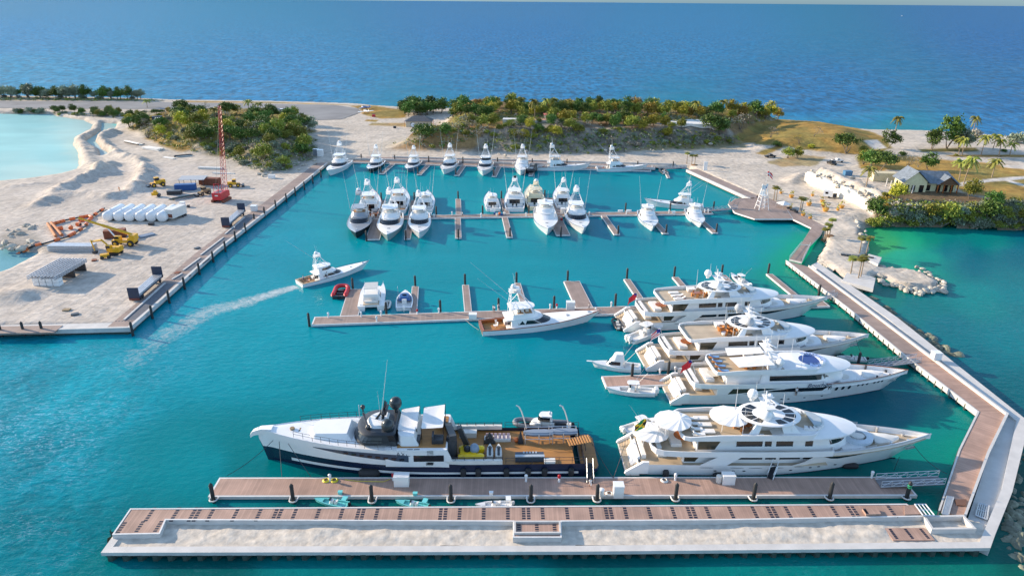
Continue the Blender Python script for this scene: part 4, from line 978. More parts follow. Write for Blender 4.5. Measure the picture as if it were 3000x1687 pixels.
def sportfisher(label, stern, bow, hullm=WHITE, tower=2, enclosed=False, rig='up', sole=TEAK, cover=None, kB=.285, top=WHITE, canvas=False, group='sportfishing boats in the basin', glass=True, seed=0, chair=True, brow=1., trim=None, hscale=1., face=None):
 """tower: 0 none, 1 half, 2 full tuna tower; rig: outriggers up / swept / none"""
 d = bow - stern; L = d.length / .9; rz = math.atan2(d.y, d.x)
 B = kB * L; H = hscale * L / 20.
 t = thing('sportfishing_boat', label, 'boat', (stern.x, stern.y, 0), rz, group)
 h = Hull(L, B, 1.25 * H, 2.65 * H, .9, .88, .40, 2.1, .55, .4)
 h.shell(hullm, t)
 h.deck(.235, .995, .05, .12 * H).build('foredeck', top, t, 40)
 h.deck(.03, .235, z=.5 * H, inset=.12).build('cockpit_sole', sole, t)
 mb = MB()
 for sg in (-1, 1):
  for a, b in zip(h.xs(0, .235)[::3], h.xs(0, .235)[3::3]):
   mb.add([(a, sg * h.hb(a), h.sh(a) + .02), (b, sg * h.hb(b), h.sh(b) + .02), (b, sg * (h.hb(b) - .4), h.sh(b) + .02), (a, sg * (h.hb(a) - .4), h.sh(a) + .02), (b, sg * (h.hb(b) - .4), .4), (a, sg * (h.hb(a) - .4), .4)], [(0, 1, 2, 3), (3, 2, 4, 5)] if sg < 0 else [(3, 2, 1, 0), (5, 4, 2, 3)])
 mb.box(0, .45, -h.hb(0) + .1, h.hb(0) - .1, h.sh(0) - .06, h.sh(0) + .025)
 mb.build('covering_board', cover or top, t)
 if trim: 
  mb = MB(); mb.add([(-.03, y, z) for y, z in ((-h.hb(0) * .97, h.sh(0) * .98), (-h.hw(0) * .97, .15), (h.hw(0) * .97, .15), (h.hb(0) * .97, h.sh(0) * .98))], [(0, 1, 2, 3)][::1]); mb.build('transom', trim, t)
 h.rub(.0, 1., .045 * H + .02, .0, .02).build('rub_rail', trim if trim else (NAVY if hullm is WHITE else top), t)
 # house
 hw = lambda x: min(h.hb(x) - .32 * H, B * .41)
 z0, z1 = h.sh(.3 * L) - .25 * H, 2.9 * H
 ob = outline(.235 * L, .63 * L, hw, .14 * L, .2); ot = outline(.235 * L, .49 * L, lambda x: hw(min(x, .45 * L)) * .88, .10 * L, .2)
 mb = MB(); mb.prism(ob, z0, z1, ot); mb.build('cabin', top, t, 35)
 if glass:
  for sg in (-1, 1): band(ob, z0, ot, z1, .40, .86, (.29 * L, .47 * L), (.36 * L, .42 * L), sides=(sg,)).build('side_window', GLASS, t, 40)
  band(ob, z0, ot, z1, .40, .88, (.475 * L, .7 * L), (.425 * L, .7 * L)).build('windshield', GLASS if not canvas else top, t, 40)
 mb = MB(); mb.box(.232 * L, .234 * L, -hw(.25 * L) * .6, hw(.25 * L) * .6, z0 + .1, z1 - .3 * H); mb.build('cabin_door', GLASS, t)
 # bridge deck with overhang, then bridge
 oo = outline(.19 * L, .50 * L, lambda x: hw(min(max(x, .3 * L), .45 * L)) * .92, .10 * L, .3); mb = MB(); mb.prism(oo, z1, z1 + .14 * H); mb.build('bridge_deck', top, t, 35)
 z2 = z1 + .14 * H; z3 = z2 + (1.0 if not enclosed else 1.95) * H
 b0 = outline(.245 * L, .475 * L, B * .345, .10 * L, .2); b1 = outline(.25 * L, (.43 if not enclosed else .405) * L, B * .31, .08 * L, .2)
 mb = MB(); mb.prism(b0, z2, z3, b1); mb.build('flybridge', top, t, 35)
 if enclosed:
  band(b0, z2, b1, z3, .48, .86, (.29 * L, .6 * L), (.3 * L, .6 * L)).build('bridge_window', GLASS, t, 40)
 else:
  mb = MB(); mb.obox((.35 * L, 0, z3 + .02), .12 * L, B * .5, .05); mb.build('bridge_floor', sole if sole is not WHITE else CUSH, t)
  mb = MB(); mb.box(.36 * L, .385 * L, -.7 * H, .7 * H, z3, z3 + .55 * H); mb.box(.29 * L, .31 * L, -.9 * H, .9 * H, z3, z3 + .5 * H); mb.build('helm_console', WHITE2, t)
  mb = MB()
  for y in (-.45, .45): mb.box(.325 * L, .345 * L, y * H - .25 * H, y * H + .25 * H, z3, z3 + .8 * H)
  mb.build('helm_seat', CUSH, t)
 zt = (z3 + .06) if enclosed else z3 + 1.25 * H
 ht = outline(.225 * L, .44 * L, B * .32, .07 * L, .4 * H)
 mb = MB(); mb.prism(ht, zt, zt + .1 * H, [(x * .98 + .02 * .33 * L, y * .94) for x, y in ht]); mb.build('hardtop', top, t, 35)
 if not enclosed:
  mb = MB()
  for sg in (-1, 1):
   for xa, xb in ((.26, .245), (.34, .33), (.425, .415)): mb.tube((xa * L, sg * B * .32, z3 - .1), (xb * L, sg * B * .29, zt), .05 * H + .01, n=5)
  mb.build('hardtop_frame', ALU if tower != 9 else top, t)
 r = .045 * H + .012
 if tower:
  mb = MB(); tz = zt + (3.3 if tower == 2 else 1.8) * H; tx = .265 * L
  for sg in (-1, 1):
   mb.tube((.235 * L, sg * B * .27, zt), (tx - .02 * L, sg * B * .085, tz), r, n=5)
   mb.tube((.41 * L, sg * B * .27, zt), (tx + .04 * L, sg * B * .085, tz), r, n=5)
   mb.tube((.235 * L, sg * B * .30, z1), (.235 * L, sg * B * .27, zt), r, n=5)
   mb.tube((.40 * L, sg * B * .27, zt), (tx - .01 * L, sg * B * .16, zt + (tz - zt) * .55), r * .8, n=4)
   mb.tube((.245 * L, sg * B * .25, zt + .2), (tx + .04 * L, sg * B * .12, tz - .25 * (tz - zt)), r * .8, n=4)
  for k in range(9):
   f = k / 9; mb.tube((.235 * L + (.03 * L - .02 * L) * f, -B * (.27 - .185 * f), zt + (tz - zt) * f), (.235 * L + .01 * L * f, B * (.27 - .185 * f) * (.2 if k % 2 else 1), zt + (tz - zt) * f), r * .7, n=4)
  mb.build('tuna_tower', top, t)
  mb = MB(); q = outline(tx - .035 * L, tx + .06 * L, B * .13, .03 * L, .1); mb.prism(q, tz, tz + .09 * H); mb.prism(q, tz + .5 * H, tz + .56 * H)
  mb.prism(outline(tx - .02 * L, tx + .05 * L, B * .115, .02 * L, .1), tz + 1.0 * H, tz + 1.08 * H)
  for sg in (-1, 1):
   for xx in (tx - .02 * L, tx + .045 * L): mb.tube((xx, sg * B * .1, tz), (xx, sg * B * .1, tz + 1.05 * H), r * .7, n=4)
  mb.build('crow_nest', top, t, 35)
  mt = tz + 1.08 * H
 else: mt = zt + .1 * H; tx = .3 * L
 mb = MB(); mb.lathe((tx, 0, mt), [(.25 * H, 0), (.42 * H, .12 * H), (.42 * H, .45 * H), (.28 * H, .68 * H), (.03, .74 * H)], 12); mb.build('radar_dome', WHITE if seed != 3 else BLACK, t, 50)
 mb = MB()
 for sg in (-1, 1): mb.tube((tx + .02 * L, sg * B * .09, mt), (tx, sg * B * .11, mt + 3.0 * H), .03, .012, 4)
 mb.build('antenna', WHITE, t)
 if rig != 'none':
  for sg in (-1, 1):
   a = Vector((.36 * L, sg * B * .36, z3)); ln = .62 * L
   v = Vector((-.10, sg * .10, 1.)) if rig == 'up' else Vector((-.66, sg * .14, .74)); v.normalize()
   mb = MB(); mb.tube(a, a + v * ln, .075 if rig == 'up' else .05, .02, 5)
   for k in (.3, .5, .7): mb.obox(a + v * ln * k, .1, .35, .06)
   mb.build('outrigger', WHITE2 if rig == 'up' else ALU, t)
 if chair:
  mb = MB(); mb.tube((.12 * L, 0, .5 * H), (.12 * L, 0, 1.0 * H), .08); mb.box(.105 * L, .14 * L, -.3 * H, .3 * H, 1.0 * H, 1.1 * H); mb.box(.135 * L, .142 * L, -.3 * H, .3 * H, 1.1 * H, 1.7 * H)
  mb.build('fighting_chair', VARN if sole is TEAK else CUSH, t)
 for y0, y1 in ((-.95, -.3), (.3, .95)): mb = MB(); mb.box(.2 * L, .232 * L, hw(.25 * L) * y0, hw(.25 * L) * y1, .5 * H, 1.25 * H); mb.build('mezzanine_seat', CUSH, t)
 mb = MB(); mb.obox((.72 * L, 0, h.sh(.72 * L) + .12 * H), .5 * H, .6 * H, .14 * H); mb.build('deck_hatch', GREYH, t)
 mb = MB(); mb.obox((.9 * L, 0, h.sh(.9 * L) + .15 * H), .5 * H, .3 * H, .25 * H); mb.tube((.95 * L, 0, h.sh(.95 * L)), (1.01 * L, 0, h.sh(L) + .02), .1 * H, .06 * H); mb.build('anchor_gear', ALU, t)
 t.scale = (1, 1, .82)
 return t, h, L, H
def two(zf, s, b): return W(zf, *s), W(zf, *b)
SF = 'sportfishing boats in the basin'
# far row, bows towards the water
sportfisher('white sportfisher with beige cover on its bow, moored in the far left corner', *two(zB, (848, 897), (697, 1016)), sole=WHITE, chair=False)
sportfisher('dark hulled sportfisher with tuna tower at the far dock', *two(zB, (1168, 893), (1078, 990)), hullm=BLACK, sole=WHITE)
sportfisher('slate blue hulled sportfisher with tower in the far row', *two(zB, (1518, 893), (1438, 985)), hullm=BLUEH, sole=WHITE)
sportfisher('white sportfisher in the far row beside a pile with a red hose', *two(zB, (1858, 897), (1776, 1004)), sole=WHITE)
sportfisher('white enclosed bridge sportfisher with two black window bands in the far row', *two(zB, (2180, 905), (2140, 1016)), enclosed=True, sole=WHITE)
sportfisher('small white sportfisher with covered windows between piles of the far dock', *two(zC, (104, 905), (82, 1012)), canvas=True, sole=WHITE, glass=True)
sportfisher('white sportfisher lying broadside at the far dock, left of its pair', *two(zC, (232, 955), (690, 958)), rig='swept', kB=.25, hscale=1.15)
sportfisher('white sportfisher lying broadside at the far dock, with orange gear in its cockpit', *two(zC, (795, 965), (1232, 965)), rig='swept', kB=.26, hscale=1.15)
# dock between: sterns to the dock, bows away
sportfisher('white sportfisher with brown wooden transom, bow away, at the left end of the sportfisher dock', *two(zF, (1020, 585), (1075, 375)), cover=VARN, trim=VARN)
sportfisher('white sportfisher with blue grey side and tower, bow away, beside the dark wide finger', *two(zF, (1330, 540), (1398, 345)))
sportfisher('white sportfisher with bow away, hidden behind the third boat of the near side', *two(zF, (1630, 535), (1668, 365)), tower=0, rig='up', sole=WHITE)
sportfisher('white express boat without tower, stern to the dock by the blue and orange gear', *two(zG, (148, 708), (108, 580)), tower=0, rig='none', sole=WHITE)
sportfisher('white sportfisher with black radar ball and four dark cockpit openings, stern to the dock', *two(zG, (348, 712), (342, 545)), seed=3, sole=WHITE)
sportfisher('cream coloured sportfisher with stern to the dock', *two(zG, (565, 700), (500, 535)), hullm=CREAM, top=CREAM, tower=1, sole=WHITE, rig='none')
sportfisher('white sportfisher with tall tower, bow away, right of the cream boat', *two(zG, (818, 688), (765, 540)), sole=WHITE)
# near side: bows towards the camera
sportfisher('grey decked black hulled sportfisher at the left end of the sportfisher dock', *two(zF, (965, 560), (903, 805)), hullm=BLACK, top=GREYH, sole=TEAK)
sportfisher('white sportfisher with grey green hull, bow to camera, beside the wide finger', *two(zF, (1288, 570), (1240, 835)), hullm=mat('grey_green_hull', (.34, .42, .42), .3, coat=.3), sole=WHITE)
sportfisher('white sportfisher, bow to camera, third along the near side of the sportfisher dock', *two(zF, (1585, 570), (1580, 808)), sole=WHITE)
sportfisher('white sportfisher with covered windows and no tower, bow to camera mid dock', *two(zG, (622, 712), (655, 932)), canvas=True, tower=0, rig='none', sole=WHITE)
sportfisher('white sportfisher with black windshield and tall upright outriggers, right of the wide finger', *two(zG, (892, 715), (985, 922)), sole=WHITE)
sportfisher('white sportfisher without tower near the right of the dock, left of its pair', *two(zG, (1572, 728), (1640, 895)), tower=0, rig='up', canvas=True, sole=WHITE, enclosed=False)
sportfisher('smallest white sportfisher at the right end of the dock by the gangway', *two(zG, (2010, 712), (2092, 862)), tower=0, rig='up', canvas=True, sole=WHITE)
sportfisher('white sportfisher lying broadside with bow left behind the sportfisher dock', *two(zG, (2125, 682), (1622, 650)), rig='swept', kB=.26, sole=WHITE, hscale=1.1)
# the two larger ones
N1, n1h, n1L, n1H = sportfisher('white enclosed bridge sportfisher under way with a foaming wake', *two(zI, (640, 566), (1316, 395)), enclosed=True, rig='swept', kB=.25, cover=TEAKP, hscale=.95, trim=None)
N2, n2h, n2L, n2H = sportfisher('big white sportfisher with orange wood cockpit tied to the middle dock', *two(zJ, (120, 975), (1462, 862)), rig='swept', kB=.235, cover=VARN, trim=VARN, sole=ORDECK, hscale=.9)
mb = MB(); a = n2h
for sg in (-1, 1):
 rr = [[Vector((x, sg * (a.hb(x) + .04), a.sh(x) + dz)) for dz in (-.12, .12)] for x in a.xs(0, 1)]
 mb.rings([r if sg > 0 else r[::-1] for r in rr], close=False, cap0=False, cap1=False)
mb.build('cap_rail', VARN, N2); a.deck(.93, .995, -.06).build('bow_deck', VARN, N2)
# wake
def wake():
 ln = [P(*zI(x, y)) for x, y in ((625, 575), (400, 640), (200, 705), (0, 765))] + [P(*q) for q in ((610, 912), (500, 975), (420, 1030), (350, 1085), (290, 1120))]
 m, n, l, b = newmat('wake_foam'); tc = n.new('ShaderNodeTexCoord'); t = n.new('ShaderNodeTexNoise'); t.inputs['Scale'].default_value = .55; t.inputs['Detail'].default_value = 7; t.inputs['Distortion'].default_value = 1.5
 l.new(tc.outputs['Object'], t.inputs['Vector']); at = n.new('ShaderNodeAttribute'); at.attribute_name = 'Col'
 ad = n.new('ShaderNodeMath'); ad.operation = 'ADD'; l.new(t.outputs[0], ad.inputs[0]); l.new(at.outputs['Fac'], ad.inputs[1])
 mr = n.new('ShaderNodeMapRange'); mr.inputs[1].default_value = .72; mr.inputs[2].default_value = 1.5; mr.inputs[4].default_value = .75; l.new(ad.outputs[0], mr.inputs[0]); l.new(mr.outputs[0], b.inputs['Alpha'])
 b.inputs['Base Color'].default_value = (.72, .78, .78, 1); b.inputs['Roughness'].default_value = .8
 V, F, C = [], [], []; k = 0; S = []
 for a, c in zip(ln, ln[1:]):
  for j in range(10): S.append(a.lerp(c, j / 10))
 for i, p in enumerate(S):
  d = (S[min(i + 1, len(S) - 1)] - S[max(i - 1, 0)]).normalized(); nn = Vector((-d.y, d.x, 0)); f = i / len(S)
  wd = 2.0 + 5.0 * f ** .8
  for j in range(9):
   u = j / 4 - 1; V.append(p + nn * wd * u + Vector((0, 0, .03))); C.append((1 - u * u) * (.8 * (1 - f) ** .7 + .02) if i else 0)
 for i in range(len(S) - 1):
  for j in range(8): F.append((i * 9 + j, i * 9 + j + 1, i * 9 + j + 10, i * 9 + j + 9))
 o = grid_mesh('wake_foam', np.array([tuple(v) for v in V]), np.array(F), np.array(C)[:, None] * np.ones(3), m); o['kind'] = 'stuff'; o['label'] = 'white foam wake trailing behind the moving sportfisher'
wake()

# ---- small craft
def center_console(label, stern, bow, hullm=WHITE, motors=2, mm=WHITE, ttop=True, group=None, kB=.3, cover=None, solem=WHITE2, name='motor_boat'):
 d = bow - stern; L = d.length; rz = math.atan2(d.y, d.x); B = kB * L
 t = thing(name, label, 'boat', (stern.x, stern.y, 0), rz, group)
 s = L / 9.; h = Hull(L, B, .75 * s, 1.25 * s, .93, .9, .4, 2.2, .5, .3, 14); h.shell(hullm, t)
 h.deck(.04, .96, z=.45 * s, inset=.12 * s).build('sole', solem, t)
 h.deck(.72, .995, .04, .05).build('foredeck', hullm if hullm is not BLACK else WHITE, t)
 mb = MB()
 for sg in (-1, 1):
  rr = [[Vector((x, sg * h.hb(x), h.sh(x) + .01)), Vector((x, sg * max(h.hb(x) - .28 * s, .01), h.sh(x) + .01)), Vector((x, sg * max(h.hb(x) - .28 * s, .01), .4 * s))] for x in h.xs(0, .75)]
  mb.rings([r if sg < 0 else r[::-1] for r in rr], close=False, cap0=False, cap1=False)
 mb.box(0, .4 * s, -h.hb(0), h.hb(0), .5 * s, h.sh(0)); mb.build('gunwale', WHITE if hullm is BLACK else hullm, t)
 mb = MB(); mb.prism(outline(.42 * L, .56 * L, .5 * s, .05 * L, .1), .45 * s, 1.5 * s, outline(.42 * L, .52 * L, .45 * s, .03 * L, .1)); mb.build('console', WHITE, t, 35)
 mb = MB(); mb.box(.5 * L, .535 * L, -.45 * s, .45 * s, 1.5 * s, 1.95 * s); mb.build('windscreen', GLASS, t)
 mb = MB(); mb.box(.32 * L, .39 * L, -.5 * s, .5 * s, .45 * s, 1.2 * s); mb.box(.3 * L, .33 * L, -.5 * s, .5 * s, 1.1 * s, 1.5 * s); mb.build('seat', CUSH, t)
 if ttop:
  mb = MB(); q = outline(.33 * L, .58 * L, B * .33, .06 * L, .2 * s); mb.prism(q, 2.35 * s, 2.45 * s); mb.build('hardtop', WHITE, t, 35)
  mb = MB()
  for sg in (-1, 1):
   for x in (.38, .54): mb.tube((x * L, sg * .5 * s, .5 * s), ((x - .01) * L, sg * B * .28, 2.36 * s), .04)
   mb.tube((.4 * L, sg * B * .3, 2.4 * s), (.2 * L, sg * B * .55, 5.2 * s), .03, .015, 4)
  mb.build('top_frame', ALU, t)
 for k in range(motors): outboard(t, -.02, (k - (motors - 1) / 2) * .75 * s, .6 * s, mm, 1.25 * s)
 return t, h, L, s
def rib(label, stern, bow, tube_m, kB=.42, motors=1, mm=BLACK, cabin=False, group=None, cover=None):
 d = bow - stern; L = d.length; rz = math.atan2(d.y, d.x); B = kB * L; r = B * .13
 t = thing('inflatable_boat', label, 'boat', (stern.x, stern.y, 0), rz, group)
 mb = MB(); pts = []
 for k in range(25):
  u = -1 + 2 * k / 24; au = abs(u); sg = 1 if u > 0 else -1
  if au > .45: x = (1 - au) / .55 * L * .68; y = sg * (B / 2 - r)
  else: a = au / .45 * PI / 2; x = L * .68 + (L * .32 - r) * math.cos(a) ** .9; y = sg * (B / 2 - r) * math.sin(a) ** .8
  pts.append(Vector((x, y, .25 + r + .22 * r * max(0, (x / L - .5)) * 6)))
 rr = []
 for i, p in enumerate(pts):
  tn = (pts[min(i + 1, 24)] - pts[max(i - 1, 0)]).normalized(); sd_ = tn.cross(Vector((0, 0, 1))).normalized(); up = sd_.cross(tn)
  k = .35 if i in (0, 24) else 1
  rr.append([p + (sd_ * math.cos(a) + up * math.sin(a)) * r * k for a in [2 * PI * j / 8 for j in range(8)]])
 mb.rings(rr); mb.build('tube', tube_m, t, 50)
 mb = MB(); mb.prism(outline(.02, L * .9, B / 2 - r, .3 * L, 0), .0, .32); mb.build('floor', GREYDK if tube_m is not RED else RUBBER, t)
 mb = MB(); mb.box(.0, .08 * L, -B / 2 + r, B / 2 - r, .3, .8 * r + .45); mb.box(.28 * L, .38 * L, -B * .2, B * .2, .3, .75); mb.box(.45 * L, .55 * L, -B * .15, B * .15, .3, 1.1); mb.build('seat', GREYDK if tube_m is RED else WHITE2, t)
 for k in range(motors): outboard(t, -.02, (k - (motors - 1) / 2) * .7, .5, mm, 1.)
 return t, L, B
center_console('white centre console boat with twin outboards tucked behind the far superyacht', *two(zK, (270, 845), (600, 720)), kB=.3)
center_console('white centre console boat with bow left and twin outboards below the short dock', *two(zK, (505, 1335), (50, 1320)), kB=.26)
center_console('white centre console boat, bow out beyond the far superyacht', *two(zK, (1395, 330), (1222, 225)), kB=.3)
center_console('white open skiff moored behind the bow of the blue cushioned superyacht', *two(zL, (2000, 275), (1775, 262)), ttop=False, mm=BLACK, motors=1, kB=.27)
center_console('white tender with black fender at the stern of the nearest superyacht', *two(zL, (175, 815), (450, 735)), motors=2, kB=.3, ttop=True)
rib('red inflatable boat with black motor by the left finger of the middle dock', *two(zI, (1060, 712), (1112, 600)), RED, .62)
rib('black inflatable tender drifting behind the far superyacht', *two(zK, (185, 735), (125, 645)), BLACK, .45)
rib('small white dinghy beside the catamaran', *two(zI, (1562, 825), (1582, 752)), WHITE2, .5)
rib('black inflatable in the slip of the far dock beside the covered small sportfisher', *two(zC, (180, 925), (175, 1005)), BLACK, .36)
rib('dark inflatable tied to the small angled finger of the far dock', *two(zC, (1448, 1005), (1408, 970)), GREYDK, .5)
RB, rl, rb_ = rib('grey inflatable patrol boat with white cabin moored behind the navy work ship', *two(zN, (1960, 440), (1180, 395)), mat('grey_hypalon', (.16, .18, .21), .6), .3, 2)
mb = MB(); q = outline(.32 * rl, .72 * rl, rb_ * .33, .12 * rl, .2); mb.prism(q, .3, 1.5, outline(.32 * rl, .66 * rl, rb_ * .3, .1 * rl, .2)); mb.build('foredeck_cabin', WHITE, RB, 35)
q0 = outline(.33 * rl, .58 * rl, rb_ * .3, .08 * rl, .2); q1 = outline(.33 * rl, .54 * rl, rb_ * .27, .07 * rl, .2)
mb = MB(); mb.prism(q0, 1.5, 2.9, q1); mb.build('wheelhouse', WHITE, RB, 35); band(q0, 1.5, q1, 2.9, .3, .85, (.36 * rl, .7 * rl)).build('window', GLASS, RB)
mb = MB(); mb.ball((.37 * rl, 0, 3.2), .3); mb.build('radar_dome', WHITE, RB, 60)
def skiff(label, stern, bow, m, mm=BLACK):
 t, h, L, s = center_console(label, stern, bow, m, 1, mm, False, 'flats skiffs between the near dock and the breakwater', .27, solem=m, name='flats_skiff')
 mb = MB(); mb.box(.02 * L, .16 * L, -.5, .5, 1.45, 1.52)
 for x in (.04, .14):
  for y in (-.4, .4): mb.tube((x * L, y, .5), (x * L, y, 1.46), .035)
 mb.build('poling_platform', m if m is WHITE else TURQ, t); return t
skiff('turquoise flats skiff with black motor, left one of the turquoise pair', W(zO, 1985, 345), W(zO, 1730, 308), TURQ)
skiff('turquoise flats skiff with black motor, right one of the turquoise pair', *[P(*q) for q in ((1255, 1490), (1158, 1474))], TURQ)
skiff('white flats skiff with raised poling platform beside the near dock', W(zP, 712, 375), W(zP, 405, 392), WHITE, WHITE)
# walkaround cuddy boat, catamaran, little blue boat
CB, ch, cl, cs = center_console('white cabin boat with closed canvas top and bow pulpit left of the short dock', *two(zJ, (2115, 1425 + 40), (1500, 1425)), WHITE, 0, WHITE, False, None, .3)
q0 = outline(.36 * cl, .72 * cl, ch.B * .36, .14 * cl, .2); q1 = outline(.36 * cl, .62 * cl, ch.B * .31, .1 * cl, .2)
mb = MB(); mb.prism(q0, .9 * cs, 2.0 * cs, q1); mb.build('cabin', WHITE, CB, 35); band(q0, .9 * cs, q1, 2 * cs, .25, .85, (.42 * cl, .9 * cl)).build('windshield', GLASS, CB)
mb = MB(); mb.prism(outline(.34 * cl, .6 * cl, ch.B * .33, .08 * cl, .3), 2.0 * cs, 3.2 * cs, outline(.37 * cl, .54 * cl, ch.B * .22, .05 * cl, .3)); mb.build('canvas_top', CANVAS, CB, 30)
ch.deck(.35, .995, .0, .1).build('side_deck', WHITE, CB)
mb = MB()
for sg in (-1, 1): mb.tube((.4 * cl, sg * ch.B * .4, 1.2 * cs), (.1 * cl, sg * ch.B * .75, 5.2 * cs), .05, .02, 4)
mb.build('outrigger', WHITE2, CB); mb = MB(); mb.box(.98 * cl, 1.1 * cl, -.2, .2, ch.sh(cl) - .1, ch.sh(cl)); mb.build('bow_pulpit', WHITE, CB)
def catamaran():
 s, b = W(zI, 1405, 838), W(zI, 1440, 615); d = b - s; L = d.length / .97; t = thing('catamaran', 'white power catamaran with grey canvas top beside the left finger of the middle dock', 'boat', (s.x, s.y, 0), math.atan2(d.y, d.x)); B = .47 * L
 for sg in (-1, 1):
  mb = MB(); rr = []
  for k in range(13):
   x = L * k / 12; f = max(0, 1 - max(0, (k / 12 - .45) / .55) ** 2); hw = B * .14 * f + .02; z = 1.35 + .5 * (k / 12) ** 2
   rr.append([Vector((x, sg * B * .36 + y * hw, zz)) for y, zz in ((-1, z), (-.8, .0), (0, -.4), (.8, 0), (1, z))])
  mb.rings(rr); mb.build('hull', WHITE, t, 40)
 mb = MB(); mb.prism(outline(.05 * L, .93 * L, B * .44, .2 * L, 0), .75, 1.5); mb.build('bridge_deck', WHITE, t, 35)
 q0 = outline(.2 * L, .66 * L, B * .36, .2 * L, .3); q1 = outline(.2 * L, .56 * L, B * .3, .15 * L, .3)
 mb = MB(); mb.prism(q0, 1.5, 2.9, q1); mb.build('cabin', WHITE, t, 35); band(q0, 1.5, q1, 2.9, .35, .8, (.26 * L, .9 * L)).build('window', GLASS, t)
 mb = MB(); mb.prism(outline(.14 * L, .52 * L, B * .3, .1 * L, .3), 2.9, 3.6); mb.build('flybridge', WHITE, t, 35)
 mb = MB(); mb.obox((.33 * L, 0, 4.9), .3 * L, B * .5, .12); mb.build('canvas_top', mat('grey_canvas', (.5, .51, .5), .8), t)
 mb = MB()
 for sg in (-1, 1):
  for x in (.2, .45): mb.tube((x * L, sg * B * .24, 3.5), (x * L, sg * B * .24, 4.9), .04)
  mb.path([Vector((x * L, sg * B * .46 * (1 if x < .8 else .8), 2.2 + .3 * x)) for x in (.2, .5, .8, .97)], .03)
 mb.build('rail', STEEL, t)
 mb = MB(); mb.box(.03 * L, .2 * L, -B * .3, B * .3, 1.5, 1.56); mb.build('cockpit_sole', TEAKP, t)
 mb = MB(); mb.box(.1 * L, .14 * L, -B * .25, B * .25, 1.56, 2.1); mb.build('cockpit_seat', CUSH, t)
catamaran()
t, h, l_, s_ = center_console('small white boat with blue canvas and tiny flag on the middle dock', W(zI, 1752, 835), W(zI, 1768, 662), WHITE, 1, WHITE, False, None, .42)
mb = MB(); mb.prism(outline(.38 * l_, .75 * l_, h.B * .36, .1 * l_, .2), .9 * s_, 1.7 * s_, outline(.4 * l_, .68 * l_, h.B * .25, .1 * l_, .2)); mb.build('canvas_cover', BLUEP, t, 30)
mb = MB(); mb.tube((.7 * l_, h.B * .4, 1), (.7 * l_, h.B * .4, 3.6), .03); mb.build('flag_staff', STEEL, t); mb = MB(); mb.box(.62 * l_, .7 * l_, h.B * .4 - .02, h.B * .4 + .02, 3.1, 3.6); mb.build('flag', mat('white_flag_cloth', (.75, .7, .7), .8), t)
# far boats
center_console('tiny white boat far out near the horizon', P(2640, 48), P(2645, 48), kB=.2, ttop=False, motors=0)
# ================================================================ SUPERYACHTS
def ringwall(mb, ol, z0, z1, th=.16, taper=0.):
 n = len(ol); cx = sum(p[0] for p in ol) / n
 V = [Vector((x, y, 0)) for x, y in ol]; I = outset(V, -th); z0f = z0 if callable(z0) else (lambda x: z0); z1f = z1 if callable(z1) else (lambda x: z1)
 for i in range(n):
  a, b, c, d = V[i], V[(i + 1) % n], I[(i + 1) % n], I[i]
  mb.add([(a.x, a.y, z0f(a.x)), (b.x, b.y, z0f(b.x)), (b.x, b.y, z1f(b.x)), (a.x, a.y, z1f(a.x)), (c.x, c.y, z1f(c.x)), (d.x, d.y, z1f(d.x)), (c.x, c.y, z0f(c.x)), (d.x, d.y, z0f(d.x))], [(0, 1, 2, 3), (3, 2, 4, 5), (5, 4, 6, 7)])
 return mb
def ell(cx, a, b, n=28, a0=0., a1=2 * PI, cy=0., full=True):
 return [(cx + a * math.cos(a0 + (a1 - a0) * k / n), cy + b * math.sin(a0 + (a1 - a0) * k / n)) for k in range(n if full else n + 1)]
def place(near, bowwl, half):
 C, Bq = P(*near), P(*bowwl); d = (Bq - C).normalized()
 for _ in range(4):
  nn = Vector((-d.y, d.x, 0)) * half; s = C + nn; d = (Bq - s).normalized()
 return s, (Bq - s).length, math.atan2(d.y, d.x)
def flag_pole(label, p, h, cols, rz, sz=(2.2, 1.4), lean=.35, flagz=None):
 t = thing('flag', label, 'flag', p, rz)
 mb = MB(); mb.tube((0, 0, 0), (-h * lean, 0, h), .05, .03, 5); mb.build('flag_pole', WHITE, t)
 mb = MB(); n = 9; w_, hh = sz
 for i in range(n):
  for j in range(6):
   u0, u1, v0, v1 = i / n, (i + 1) / n, j / 6, (j + 1) / 6
   f = lambda u, v: (-h * lean * .95 - u * w_ * .75 + .1 * math.sin(v * 5), .14 * math.sin(u * 7 + v * 2), h * .96 - v * hh - u * u * w_ * .55)
   mb.cur = cols[1](u0 + .5 / n, v0 + .5 / 6); mb.add([f(u0, v0), f(u1, v0), f(u1, v1), f(u0, v1)], [(0, 1, 2, 3)])
 mb.build('flag_cloth', cols[0], t, 60); return t
FL = lambda n, c: mat('flag_' + n, c, .85)
REDENS = ([FL('red', (.6, .02, .03)), FL('blue', (.02, .03, .22))], lambda u, v: 1 if u < .3 and v < .4 else 0)
USF = ([FL('red', 0), FL('blue', 0), FL('white', (.75, .75, .75))], lambda u, v: 1 if u < .45 and v < .5 else (0 if int(v * 6) % 2 == 0 else 2))
JAMF = ([FL('green', (.0, .22, .06)), FL('gold', (.8, .5, .02)), FL('black', (.01, .01, .01))], lambda u, v: 1 if abs(abs(u - .5) - abs(v - .5)) < .12 else (2 if abs(u - .5) > abs(v - .5) else 0))
DAN = ([FL('red', 0), FL('white', 0)], lambda u, v: 1 if abs(v - .5) < .1 or abs(u - .4) < .08 else 0)
